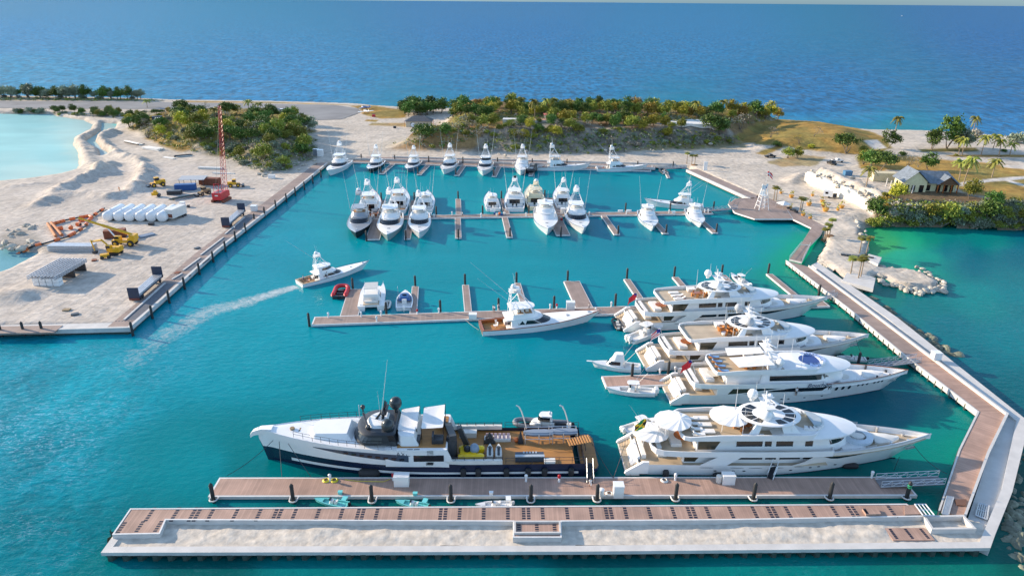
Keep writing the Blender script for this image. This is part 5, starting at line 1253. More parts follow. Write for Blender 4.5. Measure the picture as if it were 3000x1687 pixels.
def superyacht(label, near, bowwl, style='W', L0=None, name_txt=None, flag=None, mastc=WHITE, awn=False, half=4.1, seats=True, bowsofa=False):
 s0, lw, rz = place(near, bowwl, half); TW = .905 if style == 'B' else .88; L = lw / TW; B = 2 * half / .9
 t_scale = .80
 t = thing('superyacht', label, 'yacht', (s0.x, s0.y, 0), rz, 'large white motor yachts')
 k = L / 49.; KB = style == 'B'
 h = Hull(L, B, 2.9 * k, 6.4 * k, TW, .9, .45, 2.5, .5, 1., 30, 1.55)
 if KB: h.sh = lambda x: k * (2.9 + 2.2 * float(sstep(.12, .55, np.array(x / L))) + .6 * (x / L) ** 2)
 else: h.sh = lambda x: k * (2.75 + 2.75 * float(sstep(.50, .60, np.array(x / L))) + .55 * max(0, (x / L - .55) / .45) ** 1.5)
 h.shell(WHITE, t)
 mb = MB()
 for sg in (-1, 1):
  rr = [[Vector((x, sg * (h.hw(x) + .05), -.05)), Vector((x, sg * (h.hw(x) + .07 + .02), .16 * k))] for x in h.xs(0, .9)]
  mb.rings([r if sg > 0 else r[::-1] for r in rr], close=False, cap0=False, cap1=False)
 mb.build('boot_stripe', NAVY, t)
 z1, z2, z3 = 2.5 * k, 5.2 * k, 8.35 * k            # main, bridge and sun deck
 # swim platform, transom, stairs
 mb = MB(); po = outline(-2.9 * k, .3, .46 * B, .1, 0); po = [(x - .0 if x > -2 else x + abs(y) * .22, y) for x, y in po]
 mb.prism(po, .15, .62 * k); mb.build('platform_hull', WHITE, t, 40)
 mb = MB(); mb.prism([(x * .96 - .02, y * .95) for x, y in po], .5 * k, .66 * k); mb.build('swim_platform', TEAKP, t)
 mb = MB(); a = outline(-.9 * k, .5, .30 * B, .1, .8 * k); b = outline(.1, .6, .27 * B, .1, .5 * k); mb.prism(a, .6 * k, 3.1 * k, b); mb.build('transom', WHITE, t, 40)
 for sg in (-1, 1):
  mb = MB()
  for j in range(6): y0, y1 = sorted((sg * .30 * B, sg * .42 * B)); mb.box(-1.5 * k + j * .42 * k, 1.4 * k, y0, y1, .6 * k + j * .32 * k, .6 * k + (j + 1) * .32 * k)
  mb.build('stair', TEAKP, t)
  mb = MB(); y0, y1 = sorted((sg * .42 * B, sg * .465 * B)); mb.add([(x, y, z) for y in (y0, y1) for x, z in ((-2.2 * k, .6 * k), (1.6 * k, .6 * k), (1.6 * k, 3.3 * k), (.6 * k, 3.3 * k), (-2.0 * k, 1.1 * k))], [(0, 1, 2, 3, 4), (9, 8, 7, 6, 5), (0, 5, 6, 1), (1, 6, 7, 2), (2, 7, 8, 3), (3, 8, 9, 4), (4, 9, 5, 0)])
  mb.build('stern_wing', WHITE, t)
 h.deck(.01, .62, z=z1, inset=.1).build('main_deck', TEAKP, t)
 mb = MB(); mb.box(.07 * L, .1 * L, -.22 * B, .22 * B, z1, z1 + .75 * k); mb.box(.015 * L, .03 * L, -.26 * B, .26 * B, z1, z1 + .9 * k); mb.build('aft_sofa', CUSH, t)
 # main deck house
 hm = lambda x: h.hb(x) * (.80 if not KB else .985)
 ob = outline(.145 * L, (.64 if not KB else .66) * L, hm, .05 * L, .2); mb = MB(); mb.prism(ob, z1, z2 - .1, ob); mb.build('main_house', WHITE, t, 35)
 z0h, zth = z1, z2 - .1
 if not KB:
  for j, (xa, xb) in enumerate(((.30, .405), (.415, .45), (.462, .53), (.54, .575))): [band(ob, z0h, ob, zth, .34, .78, (xa * L, xb * L), sides=(sg,)).build('window', GLASS, t) for sg in (-1, 1)]
  [band(ob, z0h, ob, zth, .12, .80, (.15 * L, .185 * L), (.15 * L, .205 * L), sides=(sg,)).build('saloon_window', mat('amber_glass', (.05, .045, .03), .1, spec=.6), t) for sg in (-1, 1)]
  # bulwark wing that sweeps from the side deck up to the belt
  mb = MB()
  for sg in (-1, 1):
   y = lambda x: sg * (h.hb(x) + .01)
   q = [(.20 * L, h.sh(.2 * L)), (.285 * L, h.sh(.28 * L)), (.335 * L, z2 - .2), (.26 * L, z2 - .2)]
   mb.add([(x, y(x), z) for x, z in q] + [(x, y(x) - sg * .15, z) for x, z in q], [(0, 1, 2, 3), (7, 6, 5, 4), (0, 4, 5, 1), (1, 5, 6, 2), (2, 6, 7, 3), (3, 7, 4, 0)])
  mb.build('side_wing', WHITE, t)
  # long pointed window in the raised topside
  for sg in (-1, 1):
   mb = MB(); pts = []
   for j in range(9):
    x = (.605 + .20 * j / 8) * L; a, b, c = h.sec(x)[0], h.sec(x)[1], h.sec(x)[2]
    def on(z):
     return (a + (b - a) * ((a.z - z) / (a.z - b.z))) if z > b.z else (b + (c - b) * ((b.z - z) / (b.z - c.z)))
    zt = (4.35 + .25 * j / 8) * k; zb = zt - (1.15 * k * min(1, j / 1.6) * (1 - (j / 8) ** 1.5) + .02)
    pu, pl = on(zt), on(zb)
    for p in (pl, pu): pts.append((p.x, sg * (abs(p.y) + .06), p.z))
   mb.add(pts, [(2 * j, 2 * j + 2, 2 * j + 3, 2 * j + 1) for j in range(8)]); mb.build('topside_window', GLASS, t)
 else:
  [band(ob, z0h, ob, zth, .42, .86, (.30 * L, .585 * L), (.30 * L, .63 * L), .05, sides=(sg,)).build('window', GLASS, t) for sg in (-1, 1)]
  [band(ob, z0h, ob, zth, .25, .85, (.19 * L, .285 * L), (.21 * L, .285 * L), .05, sides=(sg,)).build('saloon_window', mat('amber_glass', (.05, .045, .03), .1, spec=.6), t) for sg in (-1, 1)]
 def hullplate(x, z, w_, hh, nm, m=GLASS, rnd_=True):
  for sg in (-1, 1):
   a, b, c = h.sec(x)[0], h.sec(x)[1], h.sec(x)[2]
   on = lambda z: (a + (b - a) * ((a.z - z) / (a.z - b.z))) if z > b.z else (b + (c - b) * ((b.z - z) / (b.z - c.z)))
   d = h.hb(x + .5) - h.hb(x - .5); mb = MB(); vs = []
   for j in range(8):
    an = PI / 4 * j + PI / 8; zz = z + hh / 2 * max(-1, min(1, 1.25 * math.sin(an))); dx = w_ / 2 * max(-1, min(1, 1.25 * math.cos(an))); p = on(zz)
    vs.append((x + dx, sg * (abs(p.y) + d * dx + .05), zz))
   mb.add(vs, [tuple(range(8))]); mb.build(nm, m, t)
 if KB:
  for x in (.655, .685, .715): hullplate(x * L, 3.4 * k, .62 * k, 1.25 * k, 'porthole')
  for x in (.755, .777, .799, .835, .855, .875): hullplate(x * L, 3.75 * k, .5 * k, .8 * k, 'porthole')
  for x in (.33, .42, .45, .52, .60): hullplate(x * L, 1.35 * k, .5 * k, .26 * k, 'porthole')
 else:
  for x in (.25, .31, .345, .43, .50, .57, .60, .66): hullplate(x * L, 1.35 * k, .5 * k, .26 * k, 'porthole')
  for x in (.22, .32, .38, .45, .52): hullplate(x * L, 2.15 * k, 2.2 * k, .1 * k, 'vent', GREYDK)
 # upper belt: bridge deck with its bulwark
 hb_ = lambda x: h.hb(x) + .02
 x1b = (.64 if not KB else .60) * L
 bo = outline(.045 * L, x1b, lambda x: hb_(x) * (1 if x > .1 * L else .96), .012 * L, 1.6 * k, side=12)
 mb = MB(); mb.prism(bo, z2 - .45 * k, z2, bo); mb.build('bridge_deck', TEAKP, t)
 mb = MB(); ringwall(mb, outset_ol(bo, .03), z2 - .5 * k, (lambda x: z2 + (.75 + .0 * x) * k), .14); mb.build('bulwark', WHITE, t, 35)
 # bridge deck house and wheelhouse
 hu = lambda x: B * .385
 uo = outline(.185 * L, .715 * L, hu, .12 * L, .3); ut = outline(.185 * L, .675 * L, lambda x: B * .36, .11 * L, .3)
 mb = MB(); mb.prism(uo, z2, z3, ut); mb.build('bridge_house', WHITE, t, 35)
 if not KB:
  for xa, xb in ((.315, .40), (.408, .43), (.445, .50), (.54, .565)): [band(uo, z2, ut, z3, .36, .74, (xa * L, xb * L), sides=(sg,)).build('window', GLASS, t) for sg in (-1, 1)]
  [band(uo, z2, ut, z3, .15, .8, (.19 * L, .245 * L), (.19 * L, .265 * L), sides=(sg,)).build('saloon_window', MATS['amber_glass'], t) for sg in (-1, 1)]
  band(uo, z2, ut, z3, .42, .80, (.625 * L, .8 * L)).build('wheelhouse_window', GLASS, t, 40)
 else:
  uo2 = outline(.16 * L, .70 * L, lambda x: min(h.hb(x), B * .47) * .97, .16 * L, .3); ut2 = outline(.18 * L, .66 * L, lambda x: B * .40, .15 * L, .3)
  mb = MB(); mb.prism(outline(.32 * L, .70 * L, lambda x: min(h.hb(x), B * .47) * .97, .16 * L, .3), z2, z3, outline(.33 * L, .66 * L, lambda x: B * .40, .15 * L, .3)); mb.build('upper_side', WHITE, t, 35)
  [band(uo2, z2, ut2, z3, .38, .78, (.36 * L, .58 * L), (.36 * L, .60 * L), .06, sides=(sg,)).build('window', GLASS, t, 40) for sg in (-1, 1)]
  band(uo2, z2, ut2, z3, .50, .78, (.595 * L, .8 * L), (.61 * L, .8 * L), .06).build('wheelhouse_window', GLASS, t, 40)
 mb = MB(); mb.box(.11 * L, .145 * L, -.25 * B, .25 * B, z2, z2 + .7 * k); mb.box(.06 * L, .075 * L, -.33 * B, .33 * B, z2, z2 + .6 * k); mb.build('lounge_sofa', CUSH, t)
 mb = MB(); mb.lathe((.155 * L, 0, z2), [(.2, 0), (.2, .7 * k), (1.3 * k, .7 * k), (1.3 * k, .78 * k)], 14); mb.build('dining_table', VARN if not KB else WHITE2, t)
 # sun deck
 so = outline(.135 * L, .60 * L, lambda x: B * (.44 if not KB else .42), .06 * L, 1.2 * k)
 mb = MB(); mb.prism(so, z3 - .12 * k, z3 + .1 * k, so); mb.build('sun_deck', TEAKP, t)
 mb = MB(); ringwall(mb, outset_ol(so, .05), z3 - .25 * k, (lambda x: z3 + k * (.55 + .5 * float(sstep(.14, .2, np.array(x / L))))), .2); mb.build('sun_deck_bulwark', WHITE, t, 35)
 # sloped hood over the wheelhouse
 ho = outline(.43 * L, .735 * L, lambda x: B * .435, .19 * L, .1); ht = outline(.47 * L, .645 * L, lambda x: B * .36, .13 * L, .1)
 mb = MB(); mb.prism(ho, z3 - .28 * k, z3 + .02, ho); mb.prism(ho, z3 + .02, z3 + .95 * k, ht); mb.build('wheelhouse_hood', WHITE, t, 40)
 mb = MB(); mb.prism(ell(.565 * L, .05 * L, .24 * B), z3 + .6 * k, z3 + .97 * k); mb.build('forward_well', TEAKP if not KB else mat('blue_carpet', (.03, .08, .26), .9), t)
 mb = MB()
 for j in range(14):
  a = -PI * .62 + PI * 1.24 * j / 13; p = Vector((.565 * L + .05 * L * .9 * math.cos(a), .25 * B * math.sin(a), z3 + 1.1 * k)); mb.obox(p, .9 * k, .8 * k, .45 * k, math.atan2(math.sin(a), math.cos(a)))
 mb.build('forward_seat', CUSH if not KB else mat('blue_white_cushion', (.35, .45, .68), .8, .5, 3.), t)
 mb = MB(); mb.prism(ell(.578 * L, .042 * L, .22 * B, 16, -PI / 2, PI / 2, full=False), z3 + .97 * k, z3 + 1.75 * k, ell(.572 * L, .038 * L, .21 * B, 16, -PI / 2, PI / 2, full=False)); 
 if not KB: mb.build('wind_screen', mat('pale_glass', (.35, .42, .46), .08, spec=.8), t, 40)
 # hardtop on two arches, sunroof panes
 zt = z3 + 2.65 * k; hx = .435 * L
 if not KB:
  a_, b_ = .105 * L, .40 * B
  mb = MB(); mb.prism(ell(hx, a_ * .93, b_ * .93), zt - .12 * k, zt, ell(hx, a_, b_)); mb.prism(ell(hx, a_, b_), zt, zt + .14 * k, ell(hx, a_ * .95, b_ * .95)); mb.build('hardtop', WHITE, t, 35)
  for c0 in [PI * v for v in (-.40, -.24, -.08, .08, .24, .40)] + [PI * v for v in (.72, .86, 1.0, 1.14, 1.28)]:
   mb = MB(); w2 = PI * .062; r0 = .52; vs = []
   for rr_, aa in ((r0, c0 - w2), (.84, c0 - w2), (.84, c0), (.84, c0 + w2), (r0, c0 + w2)): vs.append((hx + a_ * rr_ * math.cos(aa), b_ * rr_ * math.sin(aa), zt + .155 * k))
   mb.add(vs, [(0, 1, 2, 3, 4)]); mb.build('sunroof_pane', GLASS, t)
  for sg in (-1, 1):
   mb = MB()
   for xa, xb, w3 in ((.36, .385, .8), (.50, .475, 1.6)):
    mb.add([(xa * L - w3 * k, sg * B * .40, z3), (xa * L + w3 * k, sg * B * .40, z3), (xb * L + w3 * .6 * k, sg * b_ * .8, zt), (xb * L - w3 * .6 * k, sg * b_ * .8, zt)] + [(xa * L - w3 * k, sg * (B * .40 - .3), z3), (xa * L + w3 * k, sg * (B * .40 - .3), z3), (xb * L + w3 * .6 * k, sg * (b_ * .8 - .3), zt), (xb * L - w3 * .6 * k, sg * (b_ * .8 - .3), zt)], [(0, 1, 2, 3), (7, 6, 5, 4), (0, 4, 5, 1), (1, 5, 6, 2), (2, 6, 7, 3), (3, 7, 4, 0)])
   mb.build('hardtop_arch', WHITE, t)
  mb = MB(); mb.prism(outline(.375 * L, .47 * L, B * .17, .05 * L, .2), z3 + .1, zt - .1); mb.build('bar_block', WHITE2, t, 35)
 else:
  hx = .375 * L; zt = z3 + 2.4 * k
  mb = MB(); mb.prism(outline(.36 * L, .44 * L, B * .3, .05 * L, .3), z3 + .1, zt, outline(.37 * L, .42 * L, B * .2, .04 * L, .3)); mb.build('mast_house', WHITE, t, 35)
  for sg in (-1, 1):
   q = [(.36 * L, sg * B * .04, zt + .5 * k), (.375 * L, sg * B * .40, zt - .1 * k), (.225 * L, sg * B * .43, zt - .35 * k), (.21 * L, sg * B * .05, zt - .1 * k)]
   mb = MB(); mb.add(q + [(x, y, z + .06) for x, y, z in q], [(0, 1, 2, 3), (7, 6, 5, 4), (0, 4, 5, 1), (1, 5, 6, 2), (2, 6, 7, 3), (3, 7, 4, 0)]); mb.build('sun_awning', CANVAS, t)
 # mast, radars, domes, whips
 mb = MB(); mz = zt + .14 * k
 for sg in (-1, 1): mb.tube((hx + .4 * k, sg * 1.1 * k, mz), (hx - .6 * k, sg * .5 * k, mz + 2.4 * k), .3 * k, .2 * k, 6)
 mb.box(hx - 1.3 * k, hx + .3 * k, -1.9 * k, 1.9 * k, mz + 2.2 * k, mz + 2.42 * k); mb.tube((hx - .6 * k, 0, mz + 2.3 * k), (hx - .9 * k, 0, mz + 5.2 * k), .22 * k, .1 * k, 6)
 mb.box(hx - 1.1 * k, hx - .5 * k, -1.2 * k, 1.2 * k, mz + 3.5 * k, mz + 3.62 * k)
 mb.build('mast', WHITE, t)
 mb = MB(); mb.obox((hx + .5 * k, .2, mz + 2.75 * k), .25 * k, 2.6 * k, .22 * k, .5); mb.obox((hx - .5 * k, 0, mz + 4.0 * k), .2 * k, 1.8 * k, .18 * k, 1.1); mb.build('radar_bar', WHITE, t)
 dm = MATS['white_gelcoat'] if mastc is WHITE else mastc
 for dx, dy, dz, r in (((-1.0, -1.5, .75, .95), (-2.2, 2.0, 3.0, .85), (.4, 1.3, 3.0, .45)) if not KB else ((1.6, -2.6, -.3, .8), (.5, 1.6, 2.9, .5), (10.5, -2.4, -1.05, .55))):
  mb = MB(); c = Vector((hx + dx * k, dy * k, mz + dz * k)); mb.ball(c, r * k, 14, 10, 1.35); mb.tube(c - Vector((0, 0, r * k * 1.7)), c, r * .45 * k, n=8); mb.build('radar_dome', dm, t, 60)
 for xx, yy, hh in ((.33, -.36, 5.5), (.49, -.36, 4.5), (.35, .36, 5.5), (.51, .33, 4.), (.40, -.12, 4.5), (.395, .16, 4.)): 
  mb = MB(); q = Vector((xx * L, yy * B, z3 + 1. * k if abs(yy) > .3 else mz + 2.3 * k)); mb.tube(q, q + Vector((-.1, 0, hh * k)), .045, .02, 4); mb.build('whip_antenna', WHITE, t)
 # foredeck
 zf = 1.05 * k
 fd = h.deck(.60, .985, zf, .1, .1); fd.build('foredeck', TEAKP if not KB else WHITE, t, 40)
 mb = MB()
 for sg in (-1, 1):
  rr = [[Vector((x, sg * h.hb(x), h.sh(x))), Vector((x, sg * max(h.hb(x) - .28, .01), h.sh(x) + .015)), Vector((x, sg * max(h.hb(x) - .34, .01), h.sh(x) - zf - .1))] for x in h.xs(.58, 1.)]
  mb.rings([r if sg < 0 else r[::-1] for r in rr], close=False, cap0=False, cap1=False)
 mb.build('bow_bulwark', WHITE, t, 40)
 rr_ = h.rub(.6, 1., .09 if KB else .06, .05, -.1); rr_.build('cap_rail', VARN if KB else STEEL, t)
 fz = lambda x: h.sh(x * L) - zf
 mb = MB(); mb.prism(outline(.67 * L, .775 * L, lambda x: min(B * .40, h.hb(x) - .5), .05 * L, .1), fz(.72) - .2, fz(.72) + .85 * k, outline(.67 * L, .765 * L, lambda x: min(B * .37, h.hb(x) - .8), .045 * L, .1)); mb.build('portuguese_bridge', WHITE, t, 35)
 if bowsofa:
  mb = MB(); c = .745 * L; zz = fz(.72) + .86 * k
  ringwall(mb, ell(c, 2.6 * k, 2.5 * k, 24), zz - .1, zz + .5 * k, 1.0 * k); mb.build('bow_sofa', mat('pale_blue_cushion', (.55, .62, .68), .8), t)
  mb = MB(); mb.prism(ell(c + .3, 1.1 * k, .8 * k, 16), zz, zz + .35 * k); mb.build('bow_table', WHITE2, t)
 else:
  mb = MB()
  for sg in (-1, 1): mb.prism(ell(.70 * L, 1.3 * k, .9 * k, 14, cy=sg * 1.5 * k), fz(.72) + .84 * k, fz(.72) + 1.1 * k)
  mb.build('bow_sunpad', CUSH if not KB else WHITE2, t, 40)
 mb = MB(); mb.rings([[Vector((x, y * w_, fz(.82) + z)) for y, z in ((-1, 0), (-1, .5), (-.5, .8), (.5, .8), (1, .5), (1, 0))] for x, w_ in ((.80 * L, 1.2), (.81 * L, 1.5), (.86 * L, 1.2), (.89 * L, .3))]); mb.build('covered_tender', CUSH if not bowsofa else WHITE2, t, 40)
 mb = MB()
 for sg in (-1, 1): mb.tube((.915 * L, sg * .8 * k, fz(.915)), (.915 * L, sg * .8 * k, fz(.915) + .6 * k), .25 * k, n=8); mb.tube((.84 * L, sg * (h.hb(.84 * L) - .55), fz(.84)), (.84 * L, sg * (h.hb(.84 * L) - .55), fz(.84) + 1.3 * k), .2 * k, n=8)
 mb.build('windlass', ALU if not KB else GREYDK, t)
 mb = MB(); p = h.sec(.955 * L)[1]; 
 for sg in (-1, 1): mb.obox((.93 * L, sg * (abs(h.sec(.93 * L)[1].y) + .1), 3.3 * k), 1.5 * k, .25, .5 * k, 0, 0, -.3)
 mb.build('anchor', ALU, t)
 rail(t, [(x, -(h.hb(x) - .12), h.sh(x)) for x in (.60 * L, .66 * L, .72 * L, .78 * L)], .55, 1.8, .035); rail(t, [(x, (h.hb(x) - .12), h.sh(x)) for x in (.60 * L, .66 * L, .72 * L, .78 * L)], .55, 1.8, .035)
 # sun deck furniture that is built in
 mb = MB(); mb.box(.30 * L, .34 * L, B * .22, B * .40, z3 + .1, z3 + .9 * k); mb.build('bench', CUSH, t); mb = MB(); mb.box(.33 * L, .40 * L, -B * .41, -B * .34, z3 + .1, z3 + .7 * k); mb.build('bench', CUSH, t)
 if seats and not KB:
  mb = MB()
  for j in range(3): mb.obox((.225 * L, (-.22 + .2 * j) * B, z3 + .35 * k), 2.3 * k, 1.0 * k, .3 * k)
  mb.build('sunpad', CUSH, t)
 if awn:
  for cx, zz, r in ((.05 * L, z2 + 1.7 * k, 3.0 * k), (.12 * L, z3 + 1.3 * k, 3.0 * k), (.305 * L, zt - .35 * k, 3.1 * k)):
   mb = MB(); n = 24; cen_ = Vector((cx + 1.3 * k, 0, zz + .55 * k)); ring = [Vector((cx + r * math.cos(2 * PI * j / n), r * .98 * math.sin(2 * PI * j / n), zz - (.12 * k if j % 2 else 0))) for j in range(n)]
   mb.add([cen_] + ring + [v - Vector((0, 0, .1)) for v in ring], [(0, 1 + j, 1 + (j + 1) % n) for j in range(n)] + [(1 + j, 1 + n + j, 1 + n + (j + 1) % n, 1 + (j + 1) % n) for j in range(n)])
   mb.tube((cx - r * .5, r * .6, zz - 2.3 * k), (cx - r * .5, r * .6, zz), .05); mb.tube((cx - r * .5, -r * .6, zz - 2.3 * k), (cx - r * .5, -r * .6, zz), .05)
   mb.build('awning', CANVAS, t)
 if name_txt: text_mesh('name_lettering', name_txt[0], name_txt[1] * k, name_txt[4], t, (name_txt[2] * L, -(hb_(name_txt[2] * L) + .2), name_txt[3] * k), (PI / 2, 0, -math.atan((h.hb(name_txt[2] * L + 2) - h.hb(name_txt[2] * L - 2)) / 4)), .3)
 if flag:
  m = Matrix.Translation(t.location) @ Matrix.Rotation(rz, 4, 'Z')
  flag_pole(flag[0], m @ Vector((.055 * L if not KB else .08 * L, 0, (z2 + .6 * k) * t_scale)), 3.4 * k, flag[1], rz, (2.4, 1.7))
 t.scale = (1, 1, t_scale)
 return t, h, L, B, k, (z1 * t_scale, z2 * t_scale, z3 * t_scale)
def outset_ol(ol, d):
 return [(p.x, p.y) for p in outset([Vector((x, y, 0)) for x, y in ol], d)]
NAMEG = mat('gold_lettering', (.35, .22, .05), .35, metal=.5); NAMEB = mat('blue_lettering', (.01, .02, .08), .4)
Y1 = superyacht('white superyacht farthest from the camera with bare teak sun deck and red ensign', (1853, 973), (2347, 926), name_txt=('Wanderlust', 1.2, .50, 5.25, NAMEG), flag=('red ensign hanging at the stern of the farthest superyacht', REDENS))
Y2 = superyacht('white superyacht with grey radar domes and a striped flag, second from the far end', (1921, 1089), (2459, 1038), mastc=mat('grey_dome', (.42, .44, .46), .35), flag=('striped red white and blue flag at the second superyacht stern', USF), seats=False)
Y3 = superyacht('white superyacht with long black windows, wooden cap rail and blue cushioned oval sun deck', (1993, 1187), (2583, 1140), style='B', half=4.0, name_txt=('Bouchon', 1.4, .565, 4.98, NAMEB), flag=('small red ensign at the stern of the blue cushioned superyacht', REDENS))
Y4 = superyacht('largest and nearest white superyacht with three round fan shaped awnings', (1868.7, 1392.5), (2606, 1342), awn=True, flag=('green gold and black flag over the nearest superyacht awning', JAMF), bowsofa=True, half=4.2)
# loose deck furniture
def on_boat(Y, x, y, z):
 return Matrix.Translation(Y[0].location) @ Matrix.Rotation(Y[0].rotation_euler.z, 4, 'Z') @ Vector((x, y, z))
def armchair(label, p, rz, m, group):
 t = thing('armchair', label, 'chair', p, rz, group); mb = MB()
 rr = [[Vector((r * math.cos(a), r * math.sin(a), z)) for a in [PI * .25 + PI * 1.5 * j / 10 for j in range(11)]] for r, z in ((.62, 0), (.75, .45), (.8, 1.0))]
 mb.rings(rr, close=False, cap0=False, cap1=False); rr2 = [[v * .86 + Vector((0, 0, v.z * .14)) for v in r] for r in rr]; mb.rings([r[::-1] for r in rr2], close=False, cap0=False, cap1=False); mb.build('backrest', m, t, 60)
 mb = MB(); mb.lathe((0, 0, 0), [(.5, 0), (.66, .4), (.62, .52)], 12); mb.build('seat', CUSH, t, 40)
for j in range(4):
 a = PI / 4 + PI / 2 * j; c = (.33 * Y2[2] + 1.5 * math.cos(a), -.05 * Y2[3] + 1.35 * math.sin(a))
 armchair('round orange wicker armchair on the second superyacht sun deck, %s of four' % ORD[j], on_boat(Y2, c[0], c[1], Y2[5][2] + .12), Y2[0].rotation_euler.z + a, WICK, 'wicker armchairs on the second superyacht')
t = thing('coffee_table', 'dark round table between the wicker armchairs', 'table', on_boat(Y2, .33 * Y2[2], -.05 * Y2[3], Y2[5][2] + .1)); mb = MB(); mb.lathe((0, 0, 0), [(.3, 0), (.12, .1), (.12, .5)], 10); mb.build('leg', GREYDK, t); mb = MB(); mb.lathe((0, 0, .5), [(.7, 0), (.7, .06)], 14); mb.build('table_top', VARN, t)
def lounger(label, p, rz, m, cm, group):
 t = thing('sun_lounger', label, 'sun lounger', p, rz, group); mb = MB(); mb.box(-1, 1, -.33, .33, .22, .32)
 for x in (-.85, .85):
  for y in (-.28, .28): mb.tube((x, y, 0), (x, y, .25), .04, n=4)
 mb.build('frame', m, t); mb = MB(); mb.box(-.3, .98, -.3, .3, .32, .42); mb.obox((-.62, 0, .6), .8, .6, .1, 0, 0, .6); mb.build('cushion', cm, t)
for j in range(2): lounger('teak sun lounger with white cushion on the farthest superyacht sun deck, %s of two' % ORD[j], on_boat(Y1, .235 * Y1[2], (-.22 + .16 * j) * Y1[3], Y1[5][2] + .1), Y1[0].rotation_euler.z + PI * .9, VARN, CUSH, 'sun loungers on the farthest superyacht')
for j in range(4): lounger('sun lounger with blue towel at the aft sun deck rail, %s of four' % ORD[j], on_boat(Y3, .17 * Y3[2], (-.33 + .2 * j) * Y3[3], Y3[5][2] + .1), Y3[0].rotation_euler.z, WICK, mat('blue_towel', (.18, .35, .6), .9), 'sun loungers on the blue cushioned superyacht')
for j in range(4): lounger('white cushioned lounger on the nearest superyacht sun deck, %s from the rail' % ORD[j], on_boat(Y4, .19 * Y4[2] + .05, (-.33 + .16 * j) * Y4[3], Y4[5][2] + .1), Y4[0].rotation_euler.z, WHITE2, CUSH, 'sun loungers on the nearest superyacht')
def dtable(label, Y, x, y, z, m):
 t = thing('dining_table', label, 'table', on_boat(Y, x, y, z), Y[0].rotation_euler.z); mb = MB(); mb.tube((0, 0, 0), (0, 0, .7), .15, n=8); mb.build('leg', m, t); mb = MB(); mb.prism(ell(0, 1.5, .75, 16), .7, .78); mb.build('table_top', m, t)
 for j in range(6):
  a = PI / 3 * j; mb = MB(); c = Vector((1.6 * math.cos(a), 1.15 * math.sin(a), 0)); mb.obox(c + Vector((0, 0, .25)), .5, .5, .45, a); mb.obox(c + Vector((.24 * math.cos(a), .24 * math.sin(a), .62)), .08, .5, .6, a)
  o = mb.build('dining_chair', WICK, None, loc=t.location, rz=Y[0].rotation_euler.z); tag(o, 'orange wicker dining chair around the ' + label[4:] if label.startswith('oval') else 'orange wicker dining chair around the ' + label, 'chair', 'wicker dining chairs around the ' + label)
dtable('oval table on the farthest superyacht sun deck', Y1, .335 * Y1[2], -.05 * Y1[3], Y1[5][2] + .1, VARN)
dtable('oval table under the awning of the blue cushioned superyacht', Y3, .29 * Y3[2], -.1 * Y3[3], Y3[5][2] + .1, VARN)
dtable('oval table on the nearest superyacht sun deck', Y4, .355 * Y4[2], -.1 * Y4[3], Y4[5][2] + .1, VARN)

